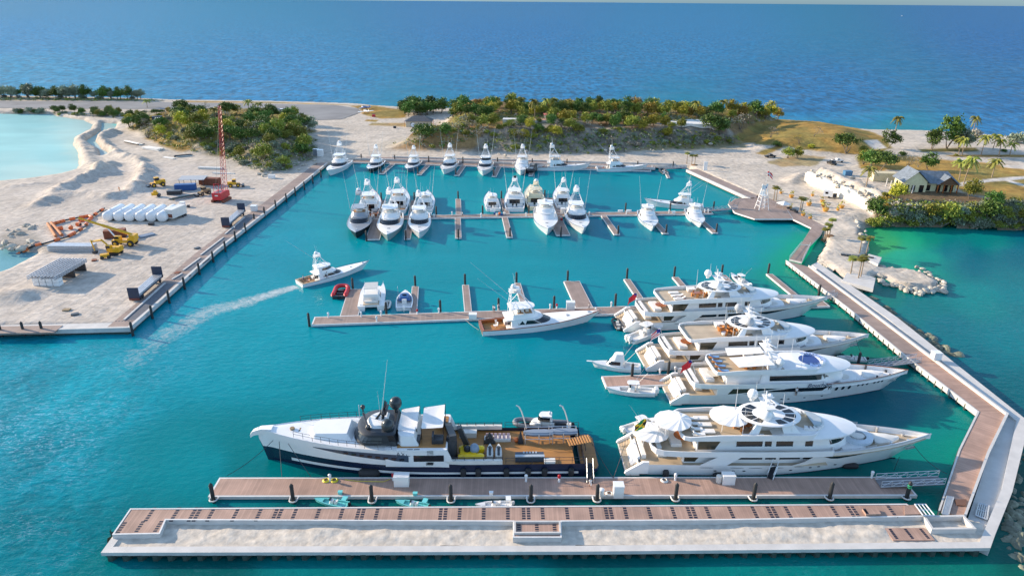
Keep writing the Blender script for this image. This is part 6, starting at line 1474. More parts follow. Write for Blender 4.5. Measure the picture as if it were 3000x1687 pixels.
# ================================================================ THE NAVY WORK SHIP
def workship():
 s0, lw, rz = place((1712, 1390), (784, 1345), -4.6)
 L = lw / .985; B = 10.2; t = thing('work_ship', 'navy and white work ship with orange timber cargo deck and black wheelhouse', 'ship', (s0.x, s0.y, 0), rz)
 h = Hull(L, B, 2.4, 5.6, .965, .97, .45, 2.6, .5, 1., 34, 1.7)
 h.sh = lambda x: 2.35 + 2.4 * float(sstep(.40, .47, np.array(x / L))) + 1.2 * max(0, (x / L - .5) / .5) ** 1.3
 h.hw = lambda x: (.97 * B / 2 * (1 if x < .45 * L else max(0, 1 - ((x / L - .45) / .515) ** 2.0)) if x < .965 * L else 0.)
 brk = lambda x: 1.75 + 1.1 * max(0, x / L - .3) * 1.2
 mb = MB(); rr = []
 for x in h.xs():
  tt = x / L; z1 = h.sh(x); b1 = max(h.hb(x), .15); bw = max(h.hw(x), .02); zk = -1. if tt < .98 else -1 + (z1 * .62 + 1) * ((tt - .98) / .02) ** .8
  zb = max(brk(x), zk + .3); zb = min(zb, z1 - .1); bm = bw + (b1 - bw) * (zb / z1)
  hs = [(b1, z1), (bm, zb), (bw, max(.02, zk + .02))]
  rr.append([Vector((x, -b, z)) for b, z in hs] + [Vector((x, 0, zk))] + [Vector((x, b, z)) for b, z in hs[::-1]])
 n = 7
 for i in range(len(rr) - 1):
  for j in range(n - 1):
   mb.cur = 1 if j in (0, 5) and h.xs()[i] > .40 * L else 0
   o = len(mb.v); mb.add([rr[i][j], rr[i][j + 1], rr[i + 1][j + 1], rr[i + 1][j]], [(0, 1, 2, 3)])
 mb.cur = 0; mb.add(rr[0], [tuple(range(n - 1, -1, -1))])
 mb.build('hull', [NAVY, WHITE], t, 30)
 for sg in (-1, 1):
  mb = MB(); q = [[Vector((x, sg * (h.hw(x) + (h.hb(x) - h.hw(x)) * z / h.sh(x) + .08), z)) for z in (.62 + .5 * max(0, x / L - .45), 1.0 + .9 * max(0, x / L - .45))] for x in h.xs(0.02, .90)]
  mb.rings([r if sg > 0 else r[::-1] for r in q], close=False, cap0=False, cap1=False); mb.build('side_stripe', WHITE, t)
 for sg in (-1, 1):           # long dark window panel in the white topside
  mb = MB(); q = []
  for j in range(9):
   x = (.53 + .29 * j / 8) * L; f = 1 - (j / 8) ** 2.2; zc = 3.55 + .9 * (j / 8); hh = .62 * f + .04
   q.append([Vector((x, sg * (h.hw(x) + (h.hb(x) - h.hw(x)) * z / h.sh(x) + .07), z)) for z in (zc - hh, zc + hh * .8)])
  mb.rings([r if sg > 0 else r[::-1] for r in q], close=False, cap0=False, cap1=False); mb.build('topside_window', mat('slate_panel', (.05, .075, .11), .25), t)
  for j in range(8):
   x = (.55 + .024 * j) * L; mb = MB(); zz = 3.35 + .1 * j; yy = sg * (h.hw(x) + (h.hb(x) - h.hw(x)) * zz / h.sh(x) + .13); mb.box(x - .35, x + .35, yy - .03, yy + .03, zz - .16, zz + .16); mb.build('porthole', GLASS, t)
 h.deck(.03, .44, .5, 0, .12).build('cargo_deck', ORDECK, t)
 mb = MB(); mb.prism(outline(-2.4, .6, B * .48, .1, 1.2), .5, 1.05); mb.build('stern_platform', NAVY, t); mb = MB(); mb.prism(outline(-2.3, .5, B * .46, .1, 1.1), 1.0, 1.1); mb.build('stern_deck', ORDECK, t)
 for sg in (-1, 1):
  mb = MB(); y0, y1 = sorted((sg * (B / 2 - .55), sg * (B / 2 - .05)))
  mb.box(.25 * L, .43 * L, y0, y1, 2.3, 3.0); mb.build('side_box', WHITE2, t)
 for sg in (-1, 1): rail(t, [(.0, sg * (B / 2 - .25), 2.35), (.24 * L, sg * (B / 2 - .15), 2.35)], 1.1, 2.0, .04, GREYDK); rail(t, [(.25 * L, sg * (B / 2 - .3), 3.), (.42 * L, sg * (B / 2 - .3), 3.)], .5, 1.6, .05, GREYDK)
 # superstructure
 hs = lambda x: h.hb(x) - .05
 mb = MB(); mb.prism(outline(.415 * L, .60 * L, hs, .01, .3), 2., 5.0); mb.build('main_house', WHITE, t)
 for sg in (-1, 1):
  mb = MB(); y = sg * (hs(.5 * L) + .03); mb.box(.425 * L, .515 * L, y - .03, y + .03, 3.0, 4.1); mb.build('window', GLASS, t)
 mb = MB()
 for sg in (-1, 1):
  mb.add([(x, sg * (B / 2 - .08), z) for x, z in ((.395 * L, 2.3), (.425 * L, 2.3), (.425 * L, 5.0), (.415 * L, 4.9))] + [(x, sg * (B / 2 - .4), z) for x, z in ((.395 * L, 2.3), (.425 * L, 2.3), (.425 * L, 5.0), (.415 * L, 4.9))], [(0, 1, 2, 3), (7, 6, 5, 4), (0, 3, 7, 4)])
 mb.build('side_wing', WHITE, t)
 mb = MB(); mb.prism(outline(.42 * L, .565 * L, B * .43, .01, .2), 4.93, 5.07); mb.build('upper_deck', ORDECK, t)
 mb = MB(); mb.prism(outline(.50 * L, .57 * L, B * .40, .02 * L, .2), 5.0, 6.6, outline(.515 * L, .57 * L, B * .36, .02 * L, .2)); mb.build('upper_house', WHITE, t)
 mb = MB()
 for sg in (-1, 1):
  for j in range(5): 
   for kx in (0, 1): x = (.505 + .02 * kx) * L; y = sg * B * .465; mb.box(x - .45, x + .45, y - .05, y + .14, 3.55 + j * .24 - .2 + .6, 3.65 + j * .24 - .2 + .6)
 mb.build('louvre', GREYDK, t)
 for x, y in ((.445, .27), (.445, -.2), (.515, .27)):
  mb = MB(); mb.box(x * L - .9, x * L + .9, y * B - .8, y * B + .8, 5.0, 5.8); mb.box(x * L + .6, x * L + .9, y * B - .8, y * B + .8, 5.8, 6.4); mb.build('sofa', GREYDK, t)
 mb = MB()
 for j in range(12): x = .465 * L + .0; mb.box(x - .5, x + .5, B * .46, B * .5, 2.6 + j * .2, 2.66 + j * .2)
 for j in range(11): mb.box(.468 * L - .55, .468 * L + .55, B * .5 - j * .14 + .0, B * .5 - j * .14 + .2, 2.5 + j * .24, 2.56 + j * .24)
 mb.build('stair', BLACK, t)
 # wheelhouse
 z = 4.35
 mb = MB(); mb.prism(outline(.56 * L, .72 * L, B * .36, .07 * L, .2), 4.2, z + .9, outline(.56 * L, .69 * L, B * .34, .05 * L, .2)); mb.build('bridge_base', WHITE, t, 30)
 w0 = outline(.565 * L, .705 * L, B * .40, .055 * L, .3); w1 = outline(.575 * L, .685 * L, B * .345, .05 * L, .3)
 mb = MB(); mb.prism(w0, z + .9, z + 2.4, w1); mb.build('wheelhouse', BLACK, t, 30); band(w0, z + .9, w1, z + 2.4, .2, .75, (.61 * L, .8 * L)).build('wheelhouse_window', GLASS, t)
 mb = MB(); mb.prism(outline(.57 * L, .692 * L, B * .36, .05 * L, .6), z + 2.4, z + 2.7, outline(.575 * L, .68 * L, B * .32, .045 * L, .6)); mb.build('wheelhouse_roof', GREYDK, t, 30)
 mb = MB(); mb.prism(outline(.60 * L, .665 * L, B * .22, .03 * L, .2), z + 2.7, z + 3.1, outline(.605 * L, .655 * L, B * .19, .03 * L, .2)); mb.build('roof_top', WHITE, t)
 for sg in (-1, 1):
  mb = MB(); q = [(.555 * L, z - .3), (.58 * L, z - .3), (.592 * L, z + 2.4), (.575 * L, z + 2.4)]; y = sg * B * .38
  mb.add([(x, y, zz) for x, zz in q] + [(x, y - sg * .3, zz) for x, zz in q], [(0, 1, 2, 3), (7, 6, 5, 4), (0, 4, 5, 1), (1, 5, 6, 2), (2, 6, 7, 3), (3, 7, 4, 0)]); mb.build('roof_strut', BLACK, t)
 mx = .605 * L; mz = z + 3.1
 mb = MB(); mb.tube((mx + .6, 0, mz - .2), (mx, 0, mz + 3.2), .3, .12, 6); mb.tube((mx + 1.8, 0, mz - .3), (mx + .2, 0, mz + 1.8), .22, .14, 6); mb.box(mx - .3, mx + .5, -1.5, 1.5, mz + 1.5, mz + 1.65); mb.box(mx - .2, mx + .2, -.8, .8, mz + 2.4, mz + 2.5); mb.build('mast', BLACK, t)
 for p, r in (((mx - 1.2, -2.6, mz + 1.2), 1.05), ((mx - .6, 2.4, mz + .3), 1.05), ((mx + 4.0, -1.6, mz + 1.1), .4), ((mx + 2.6, 2.2, mz - .1), .4)):
  mb = MB(); mb.ball(p, r, 14, 10, 1.); mb.tube((p[0], p[1], p[2] - r * 1.9), p, r * .3); mb.build('radar_dome', mat('dark_green_dome', (.03, .04, .045), .25), t, 60)
 mb = MB(); mb.tube((mx + .8, .4, mz), (mx - .9, .5, mz + 10.5), .06, .02, 5); mb.tube((mx + 1, -.4, mz), (mx + 1.2, -.5, mz + 4.5), .04, .02, 4); mb.tube((.69 * L, -.9, z + 2.6), (.69 * L, -.9, z + 5.), .06, n=5); mb.build('whip_antenna', WHITE2, t)
 mb = MB(); mb.obox((.665 * L, .8, z + 3.3), .3, 4.5, .25, .35); mb.build('radar_bar', GREYDK, t)
 # foredeck
 h.deck(.60, .99, .12, .1).build('foredeck', WHITE, t, 40)
 mb = MB(); mb.prism(outline(.70 * L, .845 * L, B * .26, .03 * L, .2), 4.8, 6.1, outline(.72 * L, .83 * L, B * .20, .02 * L, .2)); mb.build('deck_trunk', WHITE, t, 30)
 for sg in (-1, 1): rail(t, [(x * L, sg * (h.hb(x * L) - .25), h.sh(x * L)) for x in (.58, .66, .74, .82, .88)], 1.0, 1.7, .035, GREYDK)
 mb = MB(); mb.tube((.895 * L, 0, 5.3), (.895 * L, 0, 5.9), .4); mb.box(.87 * L, .93 * L, -.5, .5, 5.3, 5.55); mb.build('windlass', GOLD, t)
 mb = MB(); mb.rings([[Vector((x, -w_, zz)), Vector((x, w_, zz)), Vector((x, w_ * .7, zz - d)), Vector((x, -w_ * .7, zz - d))] for x, w_, zz, d in ((.955 * L, .7, h.sh(L) + .05, 1.2), (.99 * L, .55, h.sh(L) + .0, 1.0), (1.015 * L, .4, h.sh(L) - .5, .8), (1.025 * L, .35, h.sh(L) - 1.1, .6))]); mb.build('bow_roller', WHITE, t)
 # shade sails
 for xa, xb, za, nm in ((.51, .565, 7.0, 0), (.43, .495, 7.3, 1)):
  q = [(xa * L, B * .16, za - .5), (xb * L, B * .22, za - .3), (xb * L, -B * .3, za + .2), (xa * L, -B * .34, za + .5)]
  mb = MB(); g = 8
  f = lambda u, v: (Vector(q[0]).lerp(Vector(q[1]), u)).lerp(Vector(q[3]).lerp(Vector(q[2]), u), v) - Vector((0, 0, 1.0 * u * (1 - u) * 2 * v * (1 - v) * 2 * .9))
  for i in range(g):
   for j in range(g): mb.add([f(i / g, j / g), f((i + 1) / g, j / g), f((i + 1) / g, (j + 1) / g), f(i / g, (j + 1) / g)], [(0, 1, 2, 3)])
  mb.build('shade_sail', CANVAS, t, 60)
  mb = MB(); [mb.tube((x, y, 5.), (x, y, zz + .15), .06, n=5) for x, y, zz in q]; mb.build('sail_post', BLACK, t)
 # deck crane and davits
 mb = MB(); c = Vector((.405 * L, B * .22, 0)); mb.lathe((c.x, c.y, 2), [(.9, 0), (.9, 3.0), (.75, 3.6)], 12); mb.obox((c.x + .2, c.y - 1.3, 5.6), 1.1, 4.6, .8, .25, .1); mb.obox((c.x - 1.8, c.y - 2.2, 4.0), .8, 1., 4.0, .1, 0, .35); mb.build('deck_crane', GREYDK, t, 40)
 for x in (.17, .03):
  mb = MB(); pts = [Vector((x * L + u * 1.8, -B * .46 - u * .3, 2.4 + 4.2 * math.sin(min(1, u * 1.1) * PI / 2))) for u in (0, .15, .3, .5, .75, 1.)]; mb.path(pts, .11, 6); mb.build('davit', WHITE2, t)
 text_mesh('name_lettering', 'AXIS', 1.1, mat('grey_lettering', (.12, .13, .15), .4), t, (.545 * L, h.hb(.545 * L) - .02, 3.9), (PI / 2, 0, PI))
 t.scale = (1, 1, 1.05)
 return t, h, L, B
AX, ah, aL, aB = workship()
AXM = Matrix.Translation(AX.location) @ Matrix.Rotation(AX.rotation_euler.z, 4, 'Z')
ADZ = 1.95
def ax(px, z=ADZ): return P(*zN(*px), z)
arz = AX.rotation_euler.z
# cargo on deck
def submarine():
 p = ax((640, 800)); t = thing('submarine', 'yellow personal submarine with grey dome on the work ship deck', 'submarine', p, arz)
 for sg in (-1, 1):
  mb = MB(); mb.rings([[Vector((x, sg * 1.25 + y * w_, .75 + zz * hh)) for y, zz in ((-1, -.8), (1, -.8), (1, .6), (.5, 1), (-.5, 1), (-1, .6))] for x, w_, hh in ((-2.6, .35, .4), (-2.2, .6, .62), (2., .6, .66), (2.6, .4, .45))]); mb.build('pontoon', SUBY, t, 35)
 mb = MB(); mb.box(-1.0, 2.2, -1.2, 1.2, .3, 1.5); mb.build('body', SUBY, t)
 mb = MB(); mb.ball((-.6, 0, 1.7), 1.0, 16, 10); mb.build('dome', mat('grey_blue_cover', (.22, .28, .36), .4), t, 60); t.scale = (.8, .85, .9)
 mb = MB(); mb.lathe((.8, .1, 1.5), [(.75, 0), (.7, .5), (.4, .75)], 12); mb.tube((1.5, -.8, 1.5), (1.5, -.8, 2.2), .15); mb.build('hatch', BLACK, t, 40)
submarine()
for j, q in enumerate(((885, 770), (1000, 770))):
 p = ax(q); t = thing('jet_ski', 'grey white jet ski beside the yellow submarine, %s of two' % ('closer' if j == 0 else 'farther'), 'jet ski', p, arz - PI / 2, 'jet skis on the work ship')
 mb = MB(); mb.rings([[Vector((x, y * w_, zz * hh + .15)) for y, zz in ((-1, .3), (-.7, 0), (.7, 0), (1, .3), (.85, .75), (-.85, .75))] for x, w_, hh in ((-1.5, .5, .8), (-.6, .58, .85), (.6, .52, .95), (1.3, .25, 1.0), (1.6, .05, 1.05))]); mb.build('hull', WHITE2, t, 40)
 mb = MB(); mb.rings([[Vector((x, y * w_, zz)) for y, zz in ((-1, .75), (1, .75), (.6, .75 + hh), (-.6, .75 + hh))] for x, w_, hh in ((-1.3, .22, .2), (-.2, .22, .22), (.1, .24, .35), (.8, .3, .3), (1.2, .12, .05))]); mb.tube((.2, -.35, 1.2), (.2, .35, 1.2), .05); mb.build('seat', GREYDK, t, 40)
def deckbox(label, q, sz, m, z=ADZ, name='deck_box', cat='box', grp=None, rz=None, lid=True):
 p = ax(q, z) if not isinstance(q, Vector) else q
 t = thing(name, label, cat, p, arz if rz is None else rz, grp); a, b, c = sz
 mb = MB(); mb.box(-a / 2, a / 2, -b / 2, b / 2, 0, c * .86); mb.build('body', m, t)
 if lid: mb = MB(); mb.box(-a / 2 - .04, a / 2 + .04, -b / 2 - .04, b / 2 + .04, c * .86, c); mb.build('lid', m, t)
 return t
deckbox('white storage box on the far side of the work ship deck, left one', (545, 530), (1.6, 1.1, 1.), WHITE2); deckbox('white storage box on the far side of the work ship deck, right one', (645, 530), (1.6, 1.1, 1.), WHITE2)
deckbox('white storage box by the near stern rail of the work ship', (1675, 905), (1.7, .9, .9), WHITE2)
for lab, q, fl in (('covered rescue boat on a steel rack by the far rail, left one', (1530, 590), 0), ('covered rescue boat on a steel rack by the far rail, right one', (1850, 575), 1)):
 p = ax(q); t = thing('rescue_boat', lab, 'boat', p, arz)
 mb = MB(); mb.rings([[Vector((x, y * w_, 1.1 + zz)) for y, zz in ((-1, .5), (-.5, 0), (.5, 0), (1, .5), (.6, .85), (-.6, .85))] for x, w_ in ((-2.4, .6), (-1, .9), (1, .85), (2.2, .4), (2.6, .05))]); mb.build('cover', mat('blue_grey_cover', (.2, .25, .32), .6), t, 40)
 mb = MB()
 for x in (-2.3, 0, 2.3):
  for y in (-1, 1): mb.tube((x, y, 0), (x, y, 2.0), .07, n=4)
  mb.tube((x, -1, 1.05), (x, 1, 1.05), .07, n=4)
 for y in (-1, 1): mb.tube((-2.3, y, 2.), (2.3, y, 2.), .06, n=4); mb.tube((-2.3, y, 1.), (2.3, y, 1.), .06, n=4)
 mb.build('rack', STEEL, t)
t = thing('paddle_board_rack', 'rack of striped red white paddle boards on the work ship deck', 'rack', ax((985, 580)), arz); mb = MB()
for k in range(6): mb.obox((-1.8 + .7 * k, .2, .75), .5, .12, 1.3, 0, .3)
mb.build('board', mat('red_white_board', (.7, .45, .45), .5, .5, 3.), t); mb = MB(); mb.box(-2.2, 2.2, -.6, .6, 0, .5); mb.build('rack_base', WHITE2, t)
t = thing('equipment_crate', 'blue grey open equipment crate on the work ship deck', 'crate', ax((1410, 840)), arz); mb = MB(); mb.box(-2.3, 2.3, -.7, .7, 0, 1.); mb.build('body', mat('slate_crate', (.05, .07, .10), .5), t)
mb = MB()
for k in range(5): mb.box(-1.2 + .5 * k, -.95 + .5 * k, -.75, -.3, .3, 1.05)
mb.box(-2.35, 2.35, .2, .75, 1., 1.15); mb.build('racking', mat('light_steel', (.4, .45, .5), .4), t)
t = thing('folding_cradle', 'slatted orange timber cradle raised at the stern of the work ship', 'cradle', ax((2055, 690)), arz); mb = MB()
for k in range(9): mb.obox((1.6 - .42 * k, 0, 1.2 + .09 * k), .26, 2.0, .12, .15, 0, -.2)
mb.build('slats', mat('orange_teak_slat', (.55, .27, .09), .6), t); mb = MB(); [mb.tube((x, y, 0), (x * .8, y, 1.3), .07) for x in (-1.2, 1.) for y in (-.7, .7)]; mb.build('support', GREYDK, t)
t = thing('anchor_winch', 'black deck winch with triangular guard in the middle of the work ship deck', 'winch', ax((880, 600)), arz); mb = MB(); mb.add([(-1, -.8, 0), (1, -.8, 0), (1, .8, 0), (-1, .8, 0), (0, 0, 1.9)], [(0, 1, 4), (1, 2, 4), (2, 3, 4), (3, 0, 4)]); mb.build('frame', BLACK, t); mb = MB(); mb.tube((0, -.6, .7), (0, .6, .7), .45, n=10); mb.build('drum', GREYDK, t)
t = thing('cargo_hook_stand', 'black and orange pointed hook stand on the work ship deck', 'stand', ax((1290, 600)), arz); mb = MB(); mb.add([(-.5, -.8, 0), (.5, -.8, 0), (.5, .8, 0), (-.5, .8, 0), (0, 0, 2.2)], [(0, 1, 4), (1, 2, 4), (2, 3, 4), (3, 0, 4)]); mb.build('frame', BLACK, t); mb = MB(); mb.ball((.7, .1, .4), .4); mb.build('hook', ORANGE, t, 60)
# boarding ladder at the stern of the work ship, and at the nearest yacht
def boarding(label, a, b, wd):
 L, rz = frame_of(a, b); t = thing('boarding_ladder', label, 'ladder', a, rz); H = b.z - a.z; mb = MB(); n = 14
 for k in range(n): x = L * (k + .5) / n; mb.box(x - .14, x + .14, -wd / 2, wd / 2, H * k / n + .1, H * k / n + .16)
 mb.build('treads', GREYDK, t); mb = MB()
 for s in (-1, 1):
  mb.tube((0, s * wd / 2, .05), (L, s * wd / 2, H), .06, n=4); mb.tube((0, s * wd / 2, 1.), (L, s * wd / 2, H + 1.), .04, n=4)
  for k in range(4): mb.tube((L * k / 3, s * wd / 2, H * k / 3), (L * k / 3, s * wd / 2, H * k / 3 + 1), .035, n=4)
 mb.build('handrail', STEEL, t)
boarding('steel boarding ladder from the near dock to the work ship stern', P(*zN(2215, 1150), .65), P(*zN(2205, 890), 1.9), 1.0)
boarding('dark boarding stair from the near dock to the nearest superyacht', P(*zL(1275, 1165), .65), on_boat(Y4, .445 * Y4[2], -4.4, 2.1), .9)
# fenders and mooring lines
def fender(label, p, rz, L=2.2, r=.55, vert=False, grp=None):
 mb = MB(); mb.lathe((0, 0, 0), [(.1, -L / 2), (r * .7, -L * .46), (r, -L * .32), (r, L * .32), (r * .7, L * .46), (.1, L / 2)], 12, 'Z' if vert else 'X')
 tag(mb.build('fender', RUBBER, None, 50, loc=p, rz=rz), label, 'fender', grp)
for j, x in enumerate((.09, .27, .72)): fender('black floating fender along the nearest superyacht side, %s from its stern' % ORD[j], on_boat(Y4, x * Y4[2], -(Y4[1].hw(x * Y4[2]) + .4), .35), Y4[0].rotation_euler.z, 2.6 if j else 1.8, .5, j == 0)
for j, (q, ln) in enumerate((((1385, 1250), 3.6),)): fender('thick black fender between the work ship bow side and the dock', W(zM, q[0], q[1], .6), arz, 3.4, .8)
for j, x in enumerate((.02, .1, .15, .215, .30, .345)):
 fender('black hanging fender on the dark side of the work ship, %s from its stern' % ORD[j], AXM @ Vector((x * aL + 1.2, aB / 2 + .28, 1.15)), 0, 1.5, .45, True, 'hanging fenders of the work ship')
def line(label, a, b, sag=.3, r=.05):
 mb = MB(); pts = [a.lerp(b, k / 8) - Vector((0, 0, sag * 4 * (k / 8) * (1 - k / 8))) for k in range(9)]; mb.path(pts, r, 4); tag(mb.build('mooring_line', GREYDK), label, 'rope')
line('dark mooring line from the work ship bow to the left end of the dock', W(zO, 1068, 110, .7), AXM @ Vector((.95 * aL, 1.2, 4.6)), .5)
line('mooring line from the work ship bow side to the dock, left of the yellow hoses', W(zM, 765, 1290, .7), AXM @ Vector((.90 * aL, ah.hb(.9 * aL), 4.6)), .1)
line('mooring line hanging from the work ship bow down to a cleat', W(zM, 455, 1285, .7), AXM @ Vector((.93 * aL, ah.hb(.93 * aL), 4.6)), .1)
line('dark mooring line from the work ship stern across to a dock cleat', P(*zN(2520, 1080), .7), AXM @ Vector((-1.5, -4, 1.6)), .3)
line('crossing mooring line at the nearest superyacht stern', P(*zL(95, 1155), .7), on_boat(Y4, -1, 2.5, 1.4), .2)
line('mooring line from the nearest superyacht bow to the causeway', P(*zQ(1820, 640), 1.7), on_boat(Y4, .93 * Y4[2], -1.5, 3.6), .6)
line('mooring line hanging below the bow of the nearest superyacht', on_boat(Y4, .86 * Y4[2], -3.2, 0), on_boat(Y4, .86 * Y4[2], -3.6, 3.), 0)
line('mooring line from the middle dock to the wood cockpit sportfisher', P(*zI(2400, 925), .7), N2.matrix_world @ Vector((0, 0, 0)) if False else P(*zJ(100, 965), 1.0), .2)
line('mooring line from the second superyacht bow to the short dock', P(*zK(2500, 1020), .7), on_boat(Y2, .93 * Y2[2], -1., 4.), .4)
# ================================================================ VEGETATION
def leafmat(name, c, hue=.08, rng=(.6, 1.35)):
 m, n, l, b = newmat(name); g = n.new('ShaderNodeNewGeometry'); oi = n.new('ShaderNodeObjectInfo')
 mr = n.new('ShaderNodeMapRange'); mr.inputs[3].default_value, mr.inputs[4].default_value = rng; l.new(g.outputs['Random Per Island'], mr.inputs[0])
 m2 = n.new('ShaderNodeMapRange'); m2.inputs[3].default_value = .7; m2.inputs[4].default_value = 1.35; l.new(oi.outputs['Random'], m2.inputs[0])
 mu = n.new('ShaderNodeMath'); mu.operation = 'MULTIPLY'; l.new(mr.outputs[0], mu.inputs[0]); l.new(m2.outputs[0], mu.inputs[1])
 vm = n.new('ShaderNodeVectorMath'); vm.operation = 'SCALE'; vm.inputs[0].default_value = c; l.new(mu.outputs[0], vm.inputs['Scale'])
 hs = n.new('ShaderNodeHueSaturation'); m3 = n.new('ShaderNodeMapRange'); m3.inputs[3].default_value = .5 - hue * .25; m3.inputs[4].default_value = .5 + hue * .2; l.new(oi.outputs['Random'], m3.inputs[0])
 l.new(m3.outputs[0], hs.inputs['Hue']); l.new(vm.outputs[0], hs.inputs['Color']); l.new(hs.outputs[0], b.inputs['Base Color'])
 b.inputs['Roughness'].default_value = .6; b.inputs['Specular IOR Level'].default_value = .25
 return m
LM = {'dark': leafmat('dark_leaves', (.085, .155, .028)), 'olive': leafmat('olive_leaves', (.24, .26, .04)), 'yellow': leafmat('yellow_green_leaves', (.38, .35, .04)), 'grey': leafmat('grey_green_leaves', (.24, .28, .19), .08),
   'pale': leafmat('pale_dry_twigs', (.34, .31, .25), .05), 'palm': leafmat('palm_leaves', (.21, .22, .04), .1, (.7, 1.3)), 'rust': leafmat('rusty_leaves', (.32, .22, .04))}
BARK = mat('grey_bark', (.17, .14, .11), .9, .25, 4.)
def leaves(mb, rr, centres, per, spread, leaf, flat=.6):
 for c in centres:
  for _ in range(per):
   p = Vector((rr.gauss(0, 1), rr.gauss(0, 1), rr.gauss(0, .75))) * spread * .55 + c
   n = Vector((rr.gauss(0, 1), rr.gauss(0, 1), rr.gauss(.5, 1))).normalized(); a = n.orthogonal().normalized(); b = n.cross(a); r = rr.random() * 6.3
   a, b = a * math.cos(r) + b * math.sin(r), b * math.cos(r) - a * math.sin(r); s = leaf * rr.uniform(.6, 1.3)
   mb.add([p - a * s * .5 - b * s * .2, p + b * s * .42 - a * s * .1, p + a * s * .55, p - b * s * .42 + a * s * .05], [(0, 1, 2, 3)])
def limb(mb, rr, p, d, ln, r, depth, tips):
 k = 3
 for i in range(k):
  q = p + d * ln / k; mb.tube(p, q, r * (1 - .22 * i), r * (1 - .22 * (i + 1)), 5, False); p = q
  d = (d + Vector((rr.gauss(0, .2), rr.gauss(0, .2), rr.gauss(.06, .1)))).normalized()
 if depth <= 0: tips.append(p); return
 for _ in range(rr.choice((2, 3, 3))):
  limb(mb, rr, p, (d + Vector((rr.gauss(0, .62), rr.gauss(0, .62), rr.gauss(.0, .3)))).normalized(), ln * .72, r * .36, depth - 1, tips)
def tree_proto(seed, kind, lm):
 rr = random.Random(seed); t = thing('tree', 'x', 'tree'); mb = MB(); tips = []
 if kind == 'bush':
  for _ in range(5): a = rr.random() * 6.3; limb(mb, rr, Vector((0, 0, -.2)), Vector((math.cos(a) * .7, math.sin(a) * .7, .8)).normalized(), .9, .07, 1, tips)
  cs = [Vector((rr.gauss(0, .75), rr.gauss(0, .75), rr.uniform(.2, 1.5))) for _ in range(20)]
  cs = [c for c in cs if c.x ** 2 + c.y ** 2 + (c.z - .4) ** 2 < 2.6] + tips
  mb.build('trunk', BARK, t); mb = MB(); leaves(mb, rr, cs, 34, .5, .3)
 elif kind == 'bare':
  for _ in range(3): a = rr.random() * 6.3; limb(mb, rr, Vector((0, 0, -.3)), Vector((math.cos(a) * .35, math.sin(a) * .35, 1)).normalized(), 2.2, .2, 3, tips)
  mb.build('trunk', BARK, t); mb = MB(); leaves(mb, rr, tips, 4, .7, .3)
 else:
  h = {'round': 2.0, 'umbrella': 2.4, 'tall': 2.6}[kind]
  for _ in range(rr.choice((2, 3, 4))):
   a = rr.random() * 6.3; f = .55 if kind == 'umbrella' else .3
   limb(mb, rr, Vector((0, 0, -.4)), Vector((math.cos(a) * f, math.sin(a) * f, 1)).normalized(), h, .19, 2, tips)
  mb.build('trunk', BARK, t); mb = MB(); R_ = {'round': (2.6, 2.0, 3.6), 'umbrella': (3.6, 1.05, 3.9), 'tall': (2.3, 2.6, 4.4)}[kind]
  cs = []
  while len(cs) < 40:
   p = Vector((rr.uniform(-1, 1), rr.uniform(-1, 1), rr.uniform(-.75, 1)))
   if .28 < p.length < 1 and rr.random() < .55 + .45 * math.sin(3 * p.x + seed) * math.cos(2.6 * p.y + seed): cs.append(Vector((p.x * R_[0] * rr.uniform(.8, 1.15), p.y * R_[0], R_[2] + p.z * R_[1])))
  leaves(mb, rr, cs + [v for v in tips if v.z > 1.5][:18], 34, .8, .42)
 mb.build('crown', LM[lm], t)
 return t
PROTO = {}; CNT = {}
def plant(kind, lm, p, s, label, group, var=None, cat='tree', name='tree', sz=None):
 v = rnd.randrange(3) if var is None else var; key = (kind, lm, v)
 if key not in PROTO: o = PROTO[key] = tree_proto(hash((kind, v)) % 1000 if False else {'bush': 11, 'bare': 23, 'round': 37, 'umbrella': 51, 'tall': 77}[kind] + v, kind, lm)
 else: o = copy_tree(PROTO[key])
 CNT[name] = CNT.get(name, 0) + 1; o.name = name; o.location = (p.x, p.y, p.z - .1); o.rotation_euler = (0, 0, rnd.uniform(0, 6.28)); o.scale = (s, s, s * (sz or rnd.uniform(.85, 1.12)))
 tag(o, label, cat, group); return o
KN = {'dark': 'dark green', 'olive': 'olive green', 'yellow': 'yellow green', 'grey': 'grey green', 'pale': 'pale dry', 'rust': 'rusty yellow'}
KK = {'bush': 'shrub', 'bare': 'bare tree', 'round': 'rounded tree', 'umbrella': 'flat topped tree', 'tall': 'tall tree'}
